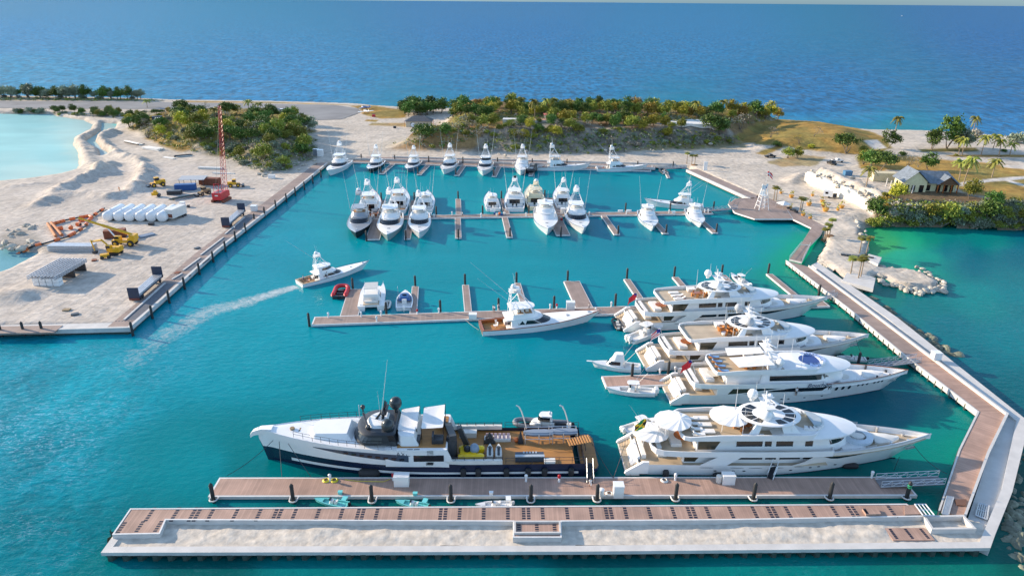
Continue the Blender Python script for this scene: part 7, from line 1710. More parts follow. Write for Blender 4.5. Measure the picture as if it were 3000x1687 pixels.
def wood(poly, n, mix, size, gap, where, gname):
 """scatter n plants inside a photo polygon (bases on the ground), keeping them apart"""
 xs = [q[0] for q in poly]; ys = [q[1] for q in poly]; got = []; tries = 0
 while len(got) < n and tries < n * 40:
  tries += 1; x, y = rnd.uniform(min(xs), max(xs)), rnd.uniform(min(ys), max(ys))
  if polysd(np.array([x]), np.array([y]), poly)[0] < 0: continue
  p = G(x, y)
  if p.z < .6 or polysd(np.array([p.x]), np.array([p.y]), STRIPW)[0] > -2: continue
  kind, lm = rnd.choices([m[0] for m in mix], [m[1] for m in mix])[0]
  if CNT.get('shrub' if kind == 'bush' else 'tree', 0) >= (292 if kind == 'bush' else 300): continue
  s = rnd.uniform(*size) * (.85 if kind == 'bush' else 1)
  g = gap * s * (.55 if kind == 'bush' else 1)
  if any((p.x - a.x) ** 2 + (p.y - a.y) ** 2 < (g + b) ** 2 / 4 for a, b in got): continue
  got.append((p, g)); bs = kind == 'bush'
  plant(kind, lm, p, s * (1.25 if bs else 1), '%s %s %s' % (KN[lm], KK[kind], where), '%s %ss %s' % (KN[lm], KK[kind], gname), cat='shrub' if bs else 'tree', name='shrub' if bs else 'tree')
wood([(2545, 672), (2551, 664), (2604, 662), (2728, 663), (2883, 670), (3040, 672), (3040, 677), (2883, 675), (2728, 667), (2604, 667)], 34, [(('bush', 'grey'), 5), (('bush', 'olive'), 3)], (1.1, 1.6), 2.2, 'overhanging the green lagoon', 'overhanging the lagoon')
# the bushy bank over the lagoon
wood([(2530, 655), (2580, 640), (2640, 634), (2800, 630), (2870, 600), (3010, 600), (3060, 672), (2880, 670), (2730, 661), (2600, 660)], 66, [(('bush', 'grey'), 5), (('bush', 'pale'), 2), (('round', 'olive'), 2.5), (('round', 'dark'), 2), (('bush', 'olive'), 3)], (.85, 1.5), 2.7, 'on the bank above the green lagoon', 'on the lagoon bank')
wood([(2570, 580), (2610, 570), (2640, 590), (2600, 605)], 7, [(('bush', 'olive'), 3), (('bush', 'rust'), 2), (('bush', 'grey'), 2)], (.6, .9), 2.6, 'beside the unfinished house', 'by the unfinished house')
wood([(1500, 420), (1700, 405), (2000, 395), (2170, 410), (2100, 428), (1900, 436), (1500, 440)], 56, [(('bush', 'grey'), 3), (('bush', 'olive'), 2), (('bush', 'pale'), 3)], (.6, 1.2), 2.2, 'among the rocks of the middle ridge', 'among the ridge rocks')
wood([(1300, 380), (1450, 360), (1620, 355), (1800, 358), (1990, 362), (2000, 380), (1800, 395), (1700, 400), (1560, 420), (1500, 430), (1400, 405)], 70, [(('round', 'olive'), 3), (('round', 'yellow'), 3), (('round', 'dark'), 3), (('bush', 'olive'), 3), (('bare', 'pale'), 1)], (.85, 1.35), 3.4, 'on the front slope of the middle ridge', 'on the ridge slope')
# the hill left of the basin
wood([(372, 372), (480, 352), (560, 332), (700, 330), (800, 340), (880, 350), (905, 375), (880, 420), (800, 430), (700, 420), (640, 440), (540, 425), (430, 405)], 96,
  [(('round', 'dark'), 4), (('umbrella', 'dark'), 2), (('round', 'olive'), 4), (('round', 'yellow'), 3), (('bush', 'grey'), 2), (('bush', 'yellow'), 2), (('bare', 'pale'), .7)], (.9, 1.45), 3.3, 'in the wood on the hill left of the basin', 'on the left hill')
wood([(540, 425), (700, 420), (880, 410), (925, 420), (915, 460), (840, 498), (760, 500), (640, 455)], 48, [(('bush', 'olive'), 4), (('bush', 'grey'), 4), (('bush', 'dark'), 2), (('bush', 'pale'), 2), (('round', 'olive'), .8)], (.7, 1.4), 2.0, 'on the rocky slope left of the basin', 'on the left slope')
for q, kd, lm, s, lb in ((zB(440, 800), 'bush', 'dark', 3.0, 'big rounded dark green shrub low on the left hill above the quay'), (zB(520, 600), 'round', 'grey', 1.55, 'blue green tree standing alone at the right foot of the left hill'), (zB(340, 570), 'umbrella', 'dark', 1.4, 'large flat topped tree on the left hill below the parked trucks'), (zB(130, 500), 'umbrella', 'dark', 1.4, 'flat topped tree at the hill crest in front of the parked trucks'), (zA(1730, 425), 'umbrella', 'dark', 1.25, 'flat topped tree by itself beside the airstrip'), (zA(1910, 415), 'bare', 'pale', 1.2, 'leaning half bare tree beside the airstrip')):
 plant(kd, lm, G(*q), s, lb, None)
# the low tree strip between lagoon and airstrip, and the shore scrub beyond it
wood([(145, 338), (240, 340), (360, 350), (400, 362), (430, 352), (380, 335), (300, 328), (160, 325)], 46, [(('round', 'dark'), 3), (('bush', 'grey'), 3), (('bush', 'olive'), 3), (('round', 'olive'), 2)], (.6, 1.05), 3.2, 'between the pale lagoon and the airstrip', 'by the lagoon')
wood([(395, 340), (560, 322), (700, 325), (560, 340), (440, 350)], 22, [(('bush', 'olive'), 3), (('bare', 'pale'), 2), (('round', 'rust'), 1), (('umbrella', 'dark'), 1)], (.55, .95), 4., 'on the dry ground beside the airstrip', 'beside the airstrip')
wood([(30, 331), (130, 331), (130, 334), (30, 334)], 5, [(('bush', 'dark'), 3), (('bush', 'grey'), 2)], (1.2, 1.8), 3.2, 'at the top edge of the pale lagoon', 'at the lagoon edge')
wood([(-40, 288), (120, 290), (415, 294), (415, 291), (120, 286), (-40, 284)], 44, [(('round', 'grey'), 4), (('bush', 'grey'), 4), (('bush', 'pale'), 2), (('round', 'dark'), 2)], (1.0, 1.7), 2.6, 'in the scrub along the far left shore', 'along the far left shore')
# the middle ridge
wood([(1180, 345), (1290, 340), (1300, 326), (1180, 326)], 14, [(('round', 'dark'), 4), (('tall', 'dark'), 2), (('bush', 'dark'), 2)], (1.2, 1.7), 3.4, 'by the hut with the grey roof', 'by the hut')
wood([(1300, 345), (1450, 345), (1620, 340), (1800, 345), (1960, 350), (2080, 352), (2290, 352), (2405, 356), (2290, 343), (2000, 328), (1700, 318), (1400, 315), (1310, 320)], 112,
  [(('round', 'dark'), 4), (('tall', 'dark'), 2), (('round', 'olive'), 3), (('round', 'yellow'), 3), (('bush', 'pale'), 1.5), (('round', 'rust'), 1.5), (('bush', 'dark'), 2)], (.95, 1.55), 3.5, 'in the wood along the middle ridge', 'on the middle ridge')
for q, kd, lm, s, lb in ((zB(1560, 700), 'umbrella', 'dark', 1.7, 'large spreading tree on the slope below the hut'), (zB(1790, 665), 'round', 'dark', 1.15, 'dark tree on the slope right of the hut'), (zC(1860, 670), 'umbrella', 'dark', 2.0, 'very wide spreading tree at the right end of the rocky ridge'), (zC(1960, 640), 'round', 'dark', 1.7, 'large dark tree behind the wide spreading tree on the ridge'), (zC(2150, 580), 'bare', 'pale', 1.6, 'grey leafless tree right of the ridge'), (zC(2440, 660), 'bare', 'pale', 1.0, 'white trunked bare tree on the grassy mound'), (zC(1460, 660), 'round', 'yellow', 1.0, 'yellow green tree alone on the rocky face'),
  (zD(250, 418), 'bush', 'dark', 1.5, 'dark spiky shrub beside the sandy track'), (zD(345, 532), 'round', 'olive', .95, 'small tree left of two on the bare patch'), (zD(442, 528), 'round', 'olive', .95, 'small tree right of two on the bare patch'), (zD(565, 432), 'bush', 'yellow', 1.2, 'yellow spiky shrub on the grassy mound'), (zD(450, 395), 'bare', 'rust', .9, 'white trunked small tree on the grassy mound'), (zD(590, 325), 'bare', 'pale', 1.1, 'leaning dead tree near the mound top'), (zD(900, 485), 'umbrella', 'dark', 1.7, 'wide umbrella tree beside the track behind the white pickup'), (zD(1290, 435), 'tall', 'dark', 1.5, 'tall two tiered tree at the beach'), (zD(1060, 495), 'round', 'olive', .8, 'small tree at the fork of the white path'), (zD(1435, 500), 'bush', 'dark', 1.2, 'low dark shrub on the grass'),
  (zD(1700, 450), 'tall', 'dark', 1.55, 'dark tree left of the big clump near the beach'), (zD(1840, 440), 'tall', 'dark', 2.2, 'tallest tree of the big clump near the beach'), (zD(1960, 440), 'round', 'grey', 1.9, 'grey green tree of the big clump near the beach'), (zD(2030, 430), 'round', 'dark', 1.5, 'right hand dark tree of the big clump near the beach'), (zD(2130, 330), 'bush', 'pale', 2.2, 'pale bushy tree at the beach edge'), (zD(2500, 385), 'bush', 'grey', 2.8, 'large grey shrub at the beach on the right edge'), (zD(1670, 645), 'round', 'dark', 1.3, 'rounded tree alone on the dry lawn'), (zD(1470, 640), 'bare', 'pale', 1.1, 'leafless small tree on the dry lawn'),
  (zD(1120, 620), 'round', 'dark', 1.4, 'left tree of the clump behind the beige container'), (zD(1210, 650), 'umbrella', 'dark', 1.5, 'right tree of the clump behind the beige container'), (zD(1060, 590), 'round', 'olive', 1.1, 'olive tree at the back of the clump near the beige container'), (zD(1370, 920), 'round', 'yellow', 1.1, 'yellow leaved tree in front of the unfinished house'), (zD(2060, 910), 'round', 'olive', 1.2, 'green tree right of the unfinished house'), (zD(1940, 530 - 20), 'bush', 'olive', .8, 'tiny bush beside the path palms'), (zD(2380, 470), 'bush', 'dark', 1., 'dark shrub among the beach palms')):
 plant(kd, lm, G(*q), s, lb, None, cat='shrub' if kd == 'bush' else 'tree', name='shrub' if kd == 'bush' else 'tree')
# low scrub nobody could count, over the slopes and banks
def undergrowth():
 mb = MB(); rr = random.Random(3)
 for poly, n in (([(1400, 448), (1450, 400), (1560, 385), (1800, 380), (2010, 385), (2180, 408), (2170, 424), (1960, 440), (1690, 452)], 700), ([(1150, 425), (1290, 360), (1450, 355), (1420, 400), (1300, 440)], 220), ([(1310, 330), (1700, 325), (2290, 348), (2200, 365), (1990, 362), (1600, 355), (1320, 358)], 520),
     ([(420, 405), (640, 410), (900, 380), (930, 420), (920, 465), (845, 500), (765, 505), (640, 458), (520, 440)], 650), ([(370, 372), (480, 352), (560, 335), (760, 338), (900, 355), (880, 400), (640, 410), (430, 400)], 420), ([(2540, 668), (2560, 640), (2640, 605), (2780, 600), (2900, 605), (3040, 620), (3080, 676), (2883, 675), (2728, 667)], 760), ([(2570, 602), (2620, 588), (2720, 592), (2800, 592), (2880, 604), (2870, 634), (2600, 640)], 230), ([(-40, 296), (-40, 288), (413, 293), (500, 298)], 260), ([(150, 336), (240, 340), (400, 350), (380, 338), (160, 332)], 60)):
  xs = [q[0] for q in poly]; ys = [q[1] for q in poly]; k = 0
  while k < n:
   x, y = rr.uniform(min(xs), max(xs)), rr.uniform(min(ys), max(ys))
   if polysd(np.array([x]), np.array([y]), poly)[0] < 0: continue
   k += 1; p = G(x, y)
   if p.z < .25: continue
   mb.cur = rr.choice((0, 1, 1, 2, 2, 3)); s = rr.uniform(.6, 1.5)
   leaves(mb, rr, [p + Vector((rr.gauss(0, .5), rr.gauss(0, .5), .35 * s)) * 1. for _ in range(2)], 9, .7 * s, .5 * s)
 o = mb.build('undergrowth', [LM['dark'], LM['olive'], LM['grey'], LM['pale']]); o['kind'] = 'stuff'; o['label'] = 'low scrub covering the slopes and banks'
undergrowth()
# palms
PAL = {}
def palm_proto(kind, v):
 rr = random.Random(90 + v + (7 if kind == 'fan' else 0)); t = thing('palm_tree', 'x', 'palm'); mb = MB()
 top = Vector((rr.uniform(-.5, .5), rr.uniform(-.5, .5), 1.)) if kind == 'coco' else Vector((rr.uniform(-.12, .12), rr.uniform(-.12, .12), 1.))
 H = 6.; pts = [Vector((top.x * (k / 6) ** 2 * 1.6, top.y * (k / 6) ** 2 * 1.6, H * k / 6)) for k in range(7)]
 for k, (a, b) in enumerate(zip(pts, pts[1:])): mb.tube(a, b, .2 - .015 * k, .2 - .015 * (k + 1), 7, False)
 mb.build('trunk', mat('palm_trunk', (.30, .23, .16), .9, .2, 5.), t)
 mb = MB(); c = pts[-1]; n = 17 if kind == 'coco' else 26
 for i in range(n):
  a = 2.4 * i + rr.uniform(-.3, .3); el = rr.uniform(-.35, 1.15); ln = rr.uniform(2.3, 3.1) if kind == 'coco' else rr.uniform(1.2, 1.7); d = Vector((math.cos(a), math.sin(a), 0)); sd_ = Vector((-d.y, d.x, 0))
  q = [c + d * ln * u * math.cos(el * (1 - u * .4)) + Vector((0, 0, ln * (math.sin(el) * u - .75 * u * u))) for u in (0, .25, .5, .75, 1.)]
  if kind == 'coco':
   for s in (-1, 1):
    for j in range(4):
     for m_ in (0, .5):
      a0 = q[j].lerp(q[j + 1], m_); a1 = q[j].lerp(q[j + 1], m_ + .4); w_ = (.75 - .12 * j)
      mb.add([a0, a1, a1 + sd_ * s * w_ + d * .25 - Vector((0, 0, .4)), a0 + sd_ * s * w_ + d * .15 - Vector((0, 0, .42))], [(0, 1, 2, 3)])
  else:
   for j in range(7):
    aa = (j - 3) * .3; dd = (d * math.cos(aa) + sd_ * math.sin(aa)); e = q[1] + dd * ln * .75 + Vector((0, 0, ln * (math.sin(el) * .5 - .35))); ss = Vector((-dd.y, dd.x, 0)) * .13
    mb.add([q[1], q[1].lerp(e, .6) + ss, e, q[1].lerp(e, .6) - ss], [(0, 1, 2, 3)])
   mb.tube(c, q[1], .03, n=3, caps=False)
 mb.build('crown', LM['palm'], t); return t
def palm(q, h, label, kind='fan', group=None, s=1.):
 v = rnd.randrange(3); p = G(*q)
 if (kind, v) not in PAL: o = PAL[kind, v] = palm_proto(kind, v)
 else: o = copy_tree(PAL[kind, v])
 o.location = (p.x, p.y, p.z - .1); o.rotation_euler = (0, 0, rnd.uniform(0, 6.28)); k = h / 6.; o.scale = (s, s, k); tag(o, label, 'palm', group); return p
def mulch(p, r, label):
 mb = MB(); mb.lathe((0, 0, 0), [(r, -.2), (r * .9, .12), (.1, .22)], 12); tag(mb.build('mulch_bed', mat('brown_mulch', (.20, .11, .05), .95, .3, 3.), None, 60, loc=(p.x, p.y, p.z)), label, 'mulch bed')
for i, (q, h) in enumerate(((zC(1647, 908), 5.2), (zC(1695, 908), 4.3), (zC(1722, 915), 4.6))): p = palm(q, h, 'thin palm at the right end of the far dock, %s of three' % ORD[i], group='three palms at the far dock')
mulch(p, 1.6, 'brown mulch under the three palms at the far dock')
for i, (q, h, w_) in enumerate(((zD(213, 925), 5.2, 'left palm of the pair beside the lookout tower'), (zD(235, 930), 5., 'right palm of the pair beside the lookout tower'), (zD(460, 1030), 5., 'left palm of the pair on the plaza by the white tent'), (zD(476, 1030), 4.8, 'right palm of the pair on the plaza by the white tent'),
  (zH(682, 368), 5., 'nearest palm of the three by the foot bridge'), (zH(705, 333), 5.2, 'middle palm of the three by the foot bridge'), (zH(738, 298), 5.4, 'farthest palm of the three by the foot bridge'), (zH(1022, 458), 5., 'left palm on the sandy ledge by the lagoon'), (zH(1082, 485), 5.8, 'right palm on the sandy ledge by the lagoon'),
  (zH(935, 672), 5.2, 'left palm of the three on the concrete slab'), (zH(1008, 712), 6., 'middle palm of the three on the concrete slab'), (zH(1032, 692), 6.2, 'right palm of the three on the concrete slab'))):
 p = palm(q, h, w_, s=1.0)
 if i in (4, 5, 6, 8): mulch(p, 1.5, 'round brown mulch bed under the ' + w_)
 if i == 10: mulch(p, 2.8, 'wide brown mulch bed on the concrete slab')
for q, h, w_ in ((zD(1355, 300), 9, 'tall palm standing against the sea above the beach'), (zD(1958, 490), 8, 'left palm of the pair beside the beach track'), (zD(1988, 505), 8, 'right palm of the pair beside the beach track'), (zD(2170, 500), 9, 'palm between the track and the beach, third from the big clump'), (zD(2283, 442), 7, 'slim palm at the back of the beach'), (zD(2335, 515), 8, 'palm leaning over the beach track'), (zD(2440, 502), 6, 'short palm farthest right on the beach track'), (zD(2090, 300), 9, 'palm top showing over the pale bushes at the beach'),
  (zD(1960, 735), 7.5, 'left coconut palm beside the unfinished house'), (zD(2005, 775), 10, 'right tall coconut palm beside the unfinished house'), (zD(2270, 712), 7, 'lone coconut palm on the dry lawn at the right'), (zD(1085, 800), 7, 'palm at the left of the beige container'), (zC(215, 462), 9, 'tall palm over the terrace roof on the ridge'), (zC(330, 440), 8, 'palm on the ridge right of the terrace'), (zC(400, 430), 8, 'second palm on the ridge right of the terrace'), (zC(1740, 470), 8.5, 'tall palm beside the white sand court'), (zC(1490, 430), 7, 'palm left of the white sand court'), (zB(1545, 445), 8, 'palm behind the hut with the grey roof'), (zB(2490, 420), 8, 'palm at the left end of the ridge terrace'),
  (zA(1660, 510), 6, 'palm at the left of the hill wood'), (zA(2040, 490), 6.5, 'palm at the back of the hill wood'), (zA(2350, 405), 6, 'left palm of the pair behind the left hill'), (zA(2440, 415), 5, 'right palm of the pair behind the left hill'), (zA(1390, 375), 5, 'small palm by the airstrip'), (zC(1985, 450), 8, 'palm in the wood at the right end of the ridge')):
 palm(q, h, w_, 'coco', s=1.15)
print('COUNT', CNT)
# boulders
ROCK = []
ROCKW = []
def rock_proto(v, m=None):
 rr = random.Random(v); mb = MB(); ph = [rr.uniform(0, 6) for _ in range(6)]; rg = []
 for k in range(7):
  t_ = -PI / 2 + PI * k / 6; ring = []
  for i in range(9):
   a = 2 * PI * i / 9; r = max(math.cos(t_), .03) * (1 + .2 * math.sin(2 * a + ph[0]) + .13 * math.sin(3 * a + ph[1] + t_ * 2) + rr.uniform(-.09, .09)); ring.append(Vector((r * math.cos(a), r * .8 * math.sin(a), .62 * math.sin(t_) * (1 + .12 * math.sin(a + ph[2])))))
  rg.append(ring)
 mb.rings(rg); return mb.build('boulder', m or mat('pale_limestone', (.46, .42, .35), .9, .22, 1.2, bump=.4, bscale=4., rand=.22), None, 22)
def boulders(pts, size, label, group, z=0., wet=False):
 RK = ROCKW if wet else ROCK
 for q in pts:
  if len(RK) < 5: o = rock_proto(len(RK) + 3, mat('wet_algae_rock', (.16, .17, .12), .6, .3, 1.2, bump=.4, bscale=4., rand=.3) if wet else None); RK.append(o)
  else: o = rnd.choice(RK).copy(); col.objects.link(o)
  p = P(*q, z); s = rnd.uniform(*size); o.location = (p.x, p.y, z + .1 * s); o.scale = (s, s * rnd.uniform(.8, 1.1), s * rnd.uniform(.8, 1.1)); o.rotation_euler = (0, 0, rnd.uniform(0, 6)); tag(o, label, 'boulder', group)
edge = lambda a, b, n, j: [(a[0] + (b[0] - a[0]) * k / n + rnd.gauss(0, j), a[1] + (b[1] - a[1]) * k / n + rnd.gauss(0, j)) for k in range(n + 1)]
boulders(edge(zH(1200, 710), zH(1350, 770), 7, 4) + edge(zH(1360, 775), zH(1640, 830), 19, 5) + edge(zH(1640, 825), zH(1830, 800), 13, 5) + edge(zH(1830, 800), zH(1810, 735), 4, 4) + edge(zH(1480, 765), zH(1780, 795), 15, 4), (.5, 1.15), 'pale boulder edging the sandy spit', 'boulders around the sandy spit', .3)
boulders(edge(zH(1560, 600), zH(1800, 725), 9, 3) + edge(zH(1220, 590), zH(1330, 595), 3, 3), (.4, .9), 'small stone along the lagoon side of the spit', 'small stones of the spit', .5)
boulders(edge(zH(980, 790), zH(1120, 830), 5, 6) + edge(zH(1130, 870), zH(1500, 1180), 12, 5) + edge(zH(1500, 1160), zH(1950, 1440), 22, 7), (.5, 1.3), 'pale boulder at the waterline outside the causeway', 'boulders outside the causeway', -.2, True)
boulders([(2925 + rnd.uniform(0, 90) + (1650 - y) * .18, y) for y in [rnd.uniform(1330, 1670) for _ in range(75)]], (.6, 1.25), 'boulder half under water outside the causeway corner', 'sunken boulders at the causeway corner', -.3, True)
boulders(edge((20, 690), (100, 665), 12, 8) + edge((0, 725), (110, 715), 12, 6), (.5, 1.5), 'grey boulder in the heap by the left pond', 'boulder heap by the left pond', 1.5)
boulders(edge(zC(900, 770), zC(1900, 660), 26, 12) + edge(zB(2250, 740), zB(2570, 770), 12, 10), (.5, 1.1), 'rock on the foot of the middle ridge', 'rocks on the middle ridge', 3.)
boulders(edge(zB(0, 990), zB(560, 880), 26, 5), (.4, .9), 'rock along the foot of the left hill', 'rocks at the left hill foot', 1.8)
boulders(edge(zD(620, 640), zD(1180, 860), 36, 9), (.5, 1.2), 'block of broken white rock above the retaining wall', 'broken rock above the retaining wall', 6.5)
boulders(edge(zD(960, 1060), zD(1090, 1330), 14, 5), (.5, 1.), 'rock on the bank of the plaza', 'rocks on the plaza bank', 1.5)
# ================================================================ YARD, BUILDINGS, PLAZA
def bxs(name, m, t, *bs, smooth=None):
 mb = MB()
 for b in bs: mb.box(*b)
 return mb.build(name, m, t, smooth)
def T(name, label, cat, p, rz=0., group=None): return thing(name, label, cat, p, rz, group)
def hd(zf, a, b): return heading(GZ(zf, *a), GZ(zf, *b))
def wheels(t, pts, r, w_, rim=None):
 for x, y in pts:
  mb = MB(); mb.lathe((x, y, r), [(r * .6, -w_ / 2), (r, -w_ * .4), (r, w_ * .4), (r * .6, w_ / 2)], 12, 'Y'); o = mb.build('wheel', RUBBER, t, 40)
  mb = MB(); mb.lathe((x, y, r), [(.05, -w_ * .52), (r * .5, -w_ * .52), (r * .5, w_ * .52), (.05, w_ * .52)], 10, 'Y'); mb.build('rim', rim or GREYDK, o)
def container(label, p, rz, l, w_, h, m, cat='container', name='container'):
 t = T(name, label, cat, p, rz); mb = MB(); mb.box(-l / 2, l / 2, -w_ / 2, w_ / 2, .1, h); k = -l / 2 + .3
 while k < l / 2 - .2:
  for s in (-1, 1): mb.box(k, k + .22, *sorted((s * w_ / 2, s * (w_ / 2 + .05))), .25, h - .15)
  k += .5
 mb.build('body', m, t); bxs('door', m, t, (l / 2, l / 2 + .05, -w_ / 2 + .1, -.03, .3, h - .2), (l / 2, l / 2 + .05, .03, w_ / 2 - .1, .3, h - .2)); return t
NAVYP = mat('navy_panel', (.02, .035, .07), .5, .15, 1.)
# six white fuel tanks
TK0, TK1 = P(*zE(1010, 243), 3.1), P(*zE(1152, 160), 3.1)
trz = heading(TK0, TK1); tl = (TK1 - TK0).length
for i, x in enumerate((1010, 1112, 1214, 1316, 1419, 1521)):
 a = P(*zE(x, 243 + i * 1.2), 3.1); t = T('fuel_tank', 'white horizontal fuel tank in a row of six, %s from the left' % ORD[i], 'tank', (a.x, a.y, 1.4), trz, 'white fuel tanks in the yard')
 mb = MB(); mb.lathe((0, 0, 1.75), [(.05, -.45), (.9, -.35), (1.5, -.1), (1.68, .2), (1.68, tl - .2), (1.5, tl + .1), (.9, tl + .35), (.05, tl + .45)], 20, 'X'); mb.build('shell', WHITE, t, 50)
 bxs('saddle', GREYDK, t, (1.5, 2.1, -1.2, 1.2, 0, .5), (tl - 2.1, tl - 1.5, -1.2, 1.2, 0, .5)); mb = MB(); mb.tube((.0, .5, .2), (.0, .5, 2.6), .07, n=5); mb.tube((tl * .3, 0, 3.4), (tl * .3, 0, 3.75), .25, n=8); mb.build('pipework', STEEL, t)
def flatbed(label, a, b, load=True):
 L, rz = frame_of(a, b); t = T('flatbed_trailer', label, 'trailer', (a.x, a.y, 1.45), rz, 'navy flatbed trailers by the quay')
 bxs('bed', NAVYP, t, (0, L, -1.25, 1.25, .95, 1.2)); bxs('headboard', NAVYP, t, (-.1, .1, -1.3, 1.3, .9, 3.6)); bxs('headboard', NAVYP, t, (L - .1, L + .1, -1.3, 1.3, .9, 3.9))
 bxs('rear_frame', mat('red_brown_frame', (.16, .04, .03), .6), t, (-.25, .0, -1.2, 1.2, .4, .9)); wheels(t, [(x, y) for x in (.8, 2.0, L - 1.5) for y in (-1, 1)], .5, .4)
 mb = MB()
 for k in range(5): mb.box(.2, L - .2, -1.1 + .45 * k, -.75 + .45 * k, 1.2, 1.75)
 mb.build('load', mat('galvanised', (.5, .52, .55), .4, .15, 2., metal=.4), t)
flatbed('flatbed trailer with tall navy end panels near the quay corner', GZ(zE, 1275, 1040), GZ(zE, 1500, 850)); flatbed('flatbed trailer with tall navy end panels farther along the quay', GZ(zE, 2135, 350), GZ(zE, 2285, 225))
t = T('box_trailer', 'cream white box trailer at the right end of the fuel tanks', 'trailer', GZ(zE, 1675, 260), hd(zE, (1630, 275), (1730, 225))); mb = MB(); mb.box(-3.6, 3.6, -1.3, 1.3, .9, 3.9); mb.build('body', WHITE2, t); bxs('door', RUST, t, (-3.66, -3.6, -1.1, 1.1, 1.2, 2.4)); wheels(t, [(x, y) for x in (1.6, 2.8) for y in (-1.1, 1.1)], .5, .4)
def yellow_crane():
 p = GZ(zE, 1190, 515); t = T('mobile_crane', 'yellow rough terrain crane with its long boom pointing left over the yard', 'crane', p, PI)
 bxs('chassis', YEL, t, (-3.2, 3.4, -1.2, 1.2, 1.1, 1.9), (-3.6, -1.4, -1.25, 1.25, 1.9, 2.6)); wheels(t, [(x, y) for x in (-2.2, 2.3) for y in (-1.3, 1.3)], .95, .75, YEL)
 o = bxs('cab', YEL, t, (.6, 2.4, .2, 1.3, 1.9, 3.2)); bxs('window', GLASS, o, (1.0, 2.45, .4, 1.34, 2.4, 3.05)); bxs('counterweight', YEL, t, (-3.6, -2., -1.2, 1.2, 2.6, 3.5))
 mb = MB()
 for a, b, r in ((0, .55, .48), (.5, .8, .38), (.78, 1., .28)): mb.tube(Vector((-2.2, -.3, 3.3)).lerp(Vector((12.5, -.3, 8.3)), a), Vector((-2.2, -.3, 3.3)).lerp(Vector((12.5, -.3, 8.3)), b), r, n=4)
 mb.build('boom', YEL, t); mb = MB(); mb.tube((2.5, -.3, 2.), (4.5, -.3, 5.1), .2); mb.build('ram', STEEL, t); mb = MB(); mb.tube((12.4, -.3, 8.2), (12.4, -.3, 6.6), .05); mb.ball((12.4, -.3, 6.3), .4); mb.build('hook', BLACK, t)
yellow_crane()
def excavator(label, p, rz, s=1.):
 t = T('excavator', label, 'excavator', p, rz); t.scale = (s, s, s)
 for y in (-1.15, 1.15): mb = MB(); mb.rings([[Vector((x, y + sy, z)) for x, z in ((-1.9, .4), (-1.5, 0), (1.5, 0), (1.9, .4), (1.5, .85), (-1.5, .85))] for sy in (-.3, .3)]); mb.build('track', RUBBER, t)
 bxs('body', YEL, t, (-2.1, 1.0, -1.3, 1.3, 1.0, 2.2), (-2.2, -1.2, -1.2, 1.2, 1.2, 2.5)); o = bxs('cab', YEL, t, (.1, 1.5, .2, 1.2, 1.1, 3.0)); bxs('window', GLASS, o, (.3, 1.55, .25, 1.24, 1.9, 2.85))
 mb = MB(); q = [Vector((.9, -.1, 1.9)), Vector((3.2, -.1, 4.2)), Vector((6.3, -.1, 3.6))]; mb.tube(q[0], q[1], .32, .34, 4); mb.tube(q[1], q[2], .34, .25, 4); mb.build('boom', YEL, t)
 mb = MB(); mb.tube((6.5, -.1, 4.1), (5.9, -.1, .9), .24, .2, 4); mb.build('stick', YEL, t); mb = MB(); mb.prism([(5.4, -.6), (6.4, -.6), (6.4, .5), (5.4, .5)], .1, .9); mb.build('bucket', GREYDK, t)
excavator('yellow excavator with its arm bent down to the sand', GZ(zE, 1085, 595), PI * .98)
def tractor(label, p, rz, m=YEL, bucket=True, s=1., name='wheel_loader', cat='loader'):
 t = T(name, label, cat, p, rz); t.scale = (s,) * 3; bxs('body', m, t, (-2.4, -.2, -.8, .8, 1., 2.2), (-.2, 1.9, -.7, .7, .9, 1.5)); o = bxs('cab', m, t, (-.6, .7, -.75, .75, 1.5, 3.1)); bxs('window', GLASS, o, (-.65, .75, -.78, .78, 2.1, 2.9)); wheels(t, [(x, y) for x in (-1.4, 1.4) for y in (-1, 1)], .75, .55, m)
 if bucket: mb = MB(); mb.tube((1.2, -.5, 1.3), (3., -.5, .5), .12); mb.tube((1.2, .5, 1.3), (3., .5, .5), .12); mb.box(2.8, 3.6, -1.3, 1.3, .0, .9); mb.build('bucket', GREYDK, t)
tractor('yellow wheel loader with grey bucket in the middle of the yard', GZ(zA, 1490, 1120), -2.4, s=1.2); tractor('yellow telehandler right of the red crane', GZ(zA, 2215, 1125), .3, name='telehandler', cat='telehandler'); tractor('dusty brown tractor left of the red crane', GZ(zA, 1930, 1195), -2.2, GOLD, name='tractor', cat='tractor')
t = T('road_roller', 'small yellow road roller by the pipe bundle', 'roller', GZ(zA, 1470, 1215), .2); bxs('body', YEL, t, (-1.2, 1., -.6, .6, .6, 1.7), (-.4, .6, -.5, .5, 1.7, 2.4)); mb = MB(); mb.lathe((1.2, 0, .6), [(.6, -.7), (.6, .7)], 14, 'Y'); mb.build('drum', GREYDK, t, 50)
t = T('compactor', 'small yellow machine in front of the excavator', 'machine', GZ(zE, 1000, 635), .5); bxs('body', YEL, t, (-1.3, 1., -.7, .7, .5, 1.4)); wheels(t, [(x, y) for x in (-.9, .8) for y in (-.7, .7)], .5, .4)
def lattice(mb, a, b, w0, w1, n, r=.07):
 d = (b - a).normalized(); s = d.cross(Vector((0, 1, 0))).normalized(); u = s.cross(d)
 f = lambda k, i: a.lerp(b, k / n) + (s * (1 if i in (0, 1) else -1) + u * (1 if i in (0, 3) else -1)) * (w0 + (w1 - w0) * k / n) * .5
 for k in range(n):
  for i in range(4): mb.tube(f(k, i), f(k + 1, i), r, n=4, caps=False); mb.tube(f(k, i), f(k + 1, (i + 1) % 4), r * .6, n=3, caps=False)
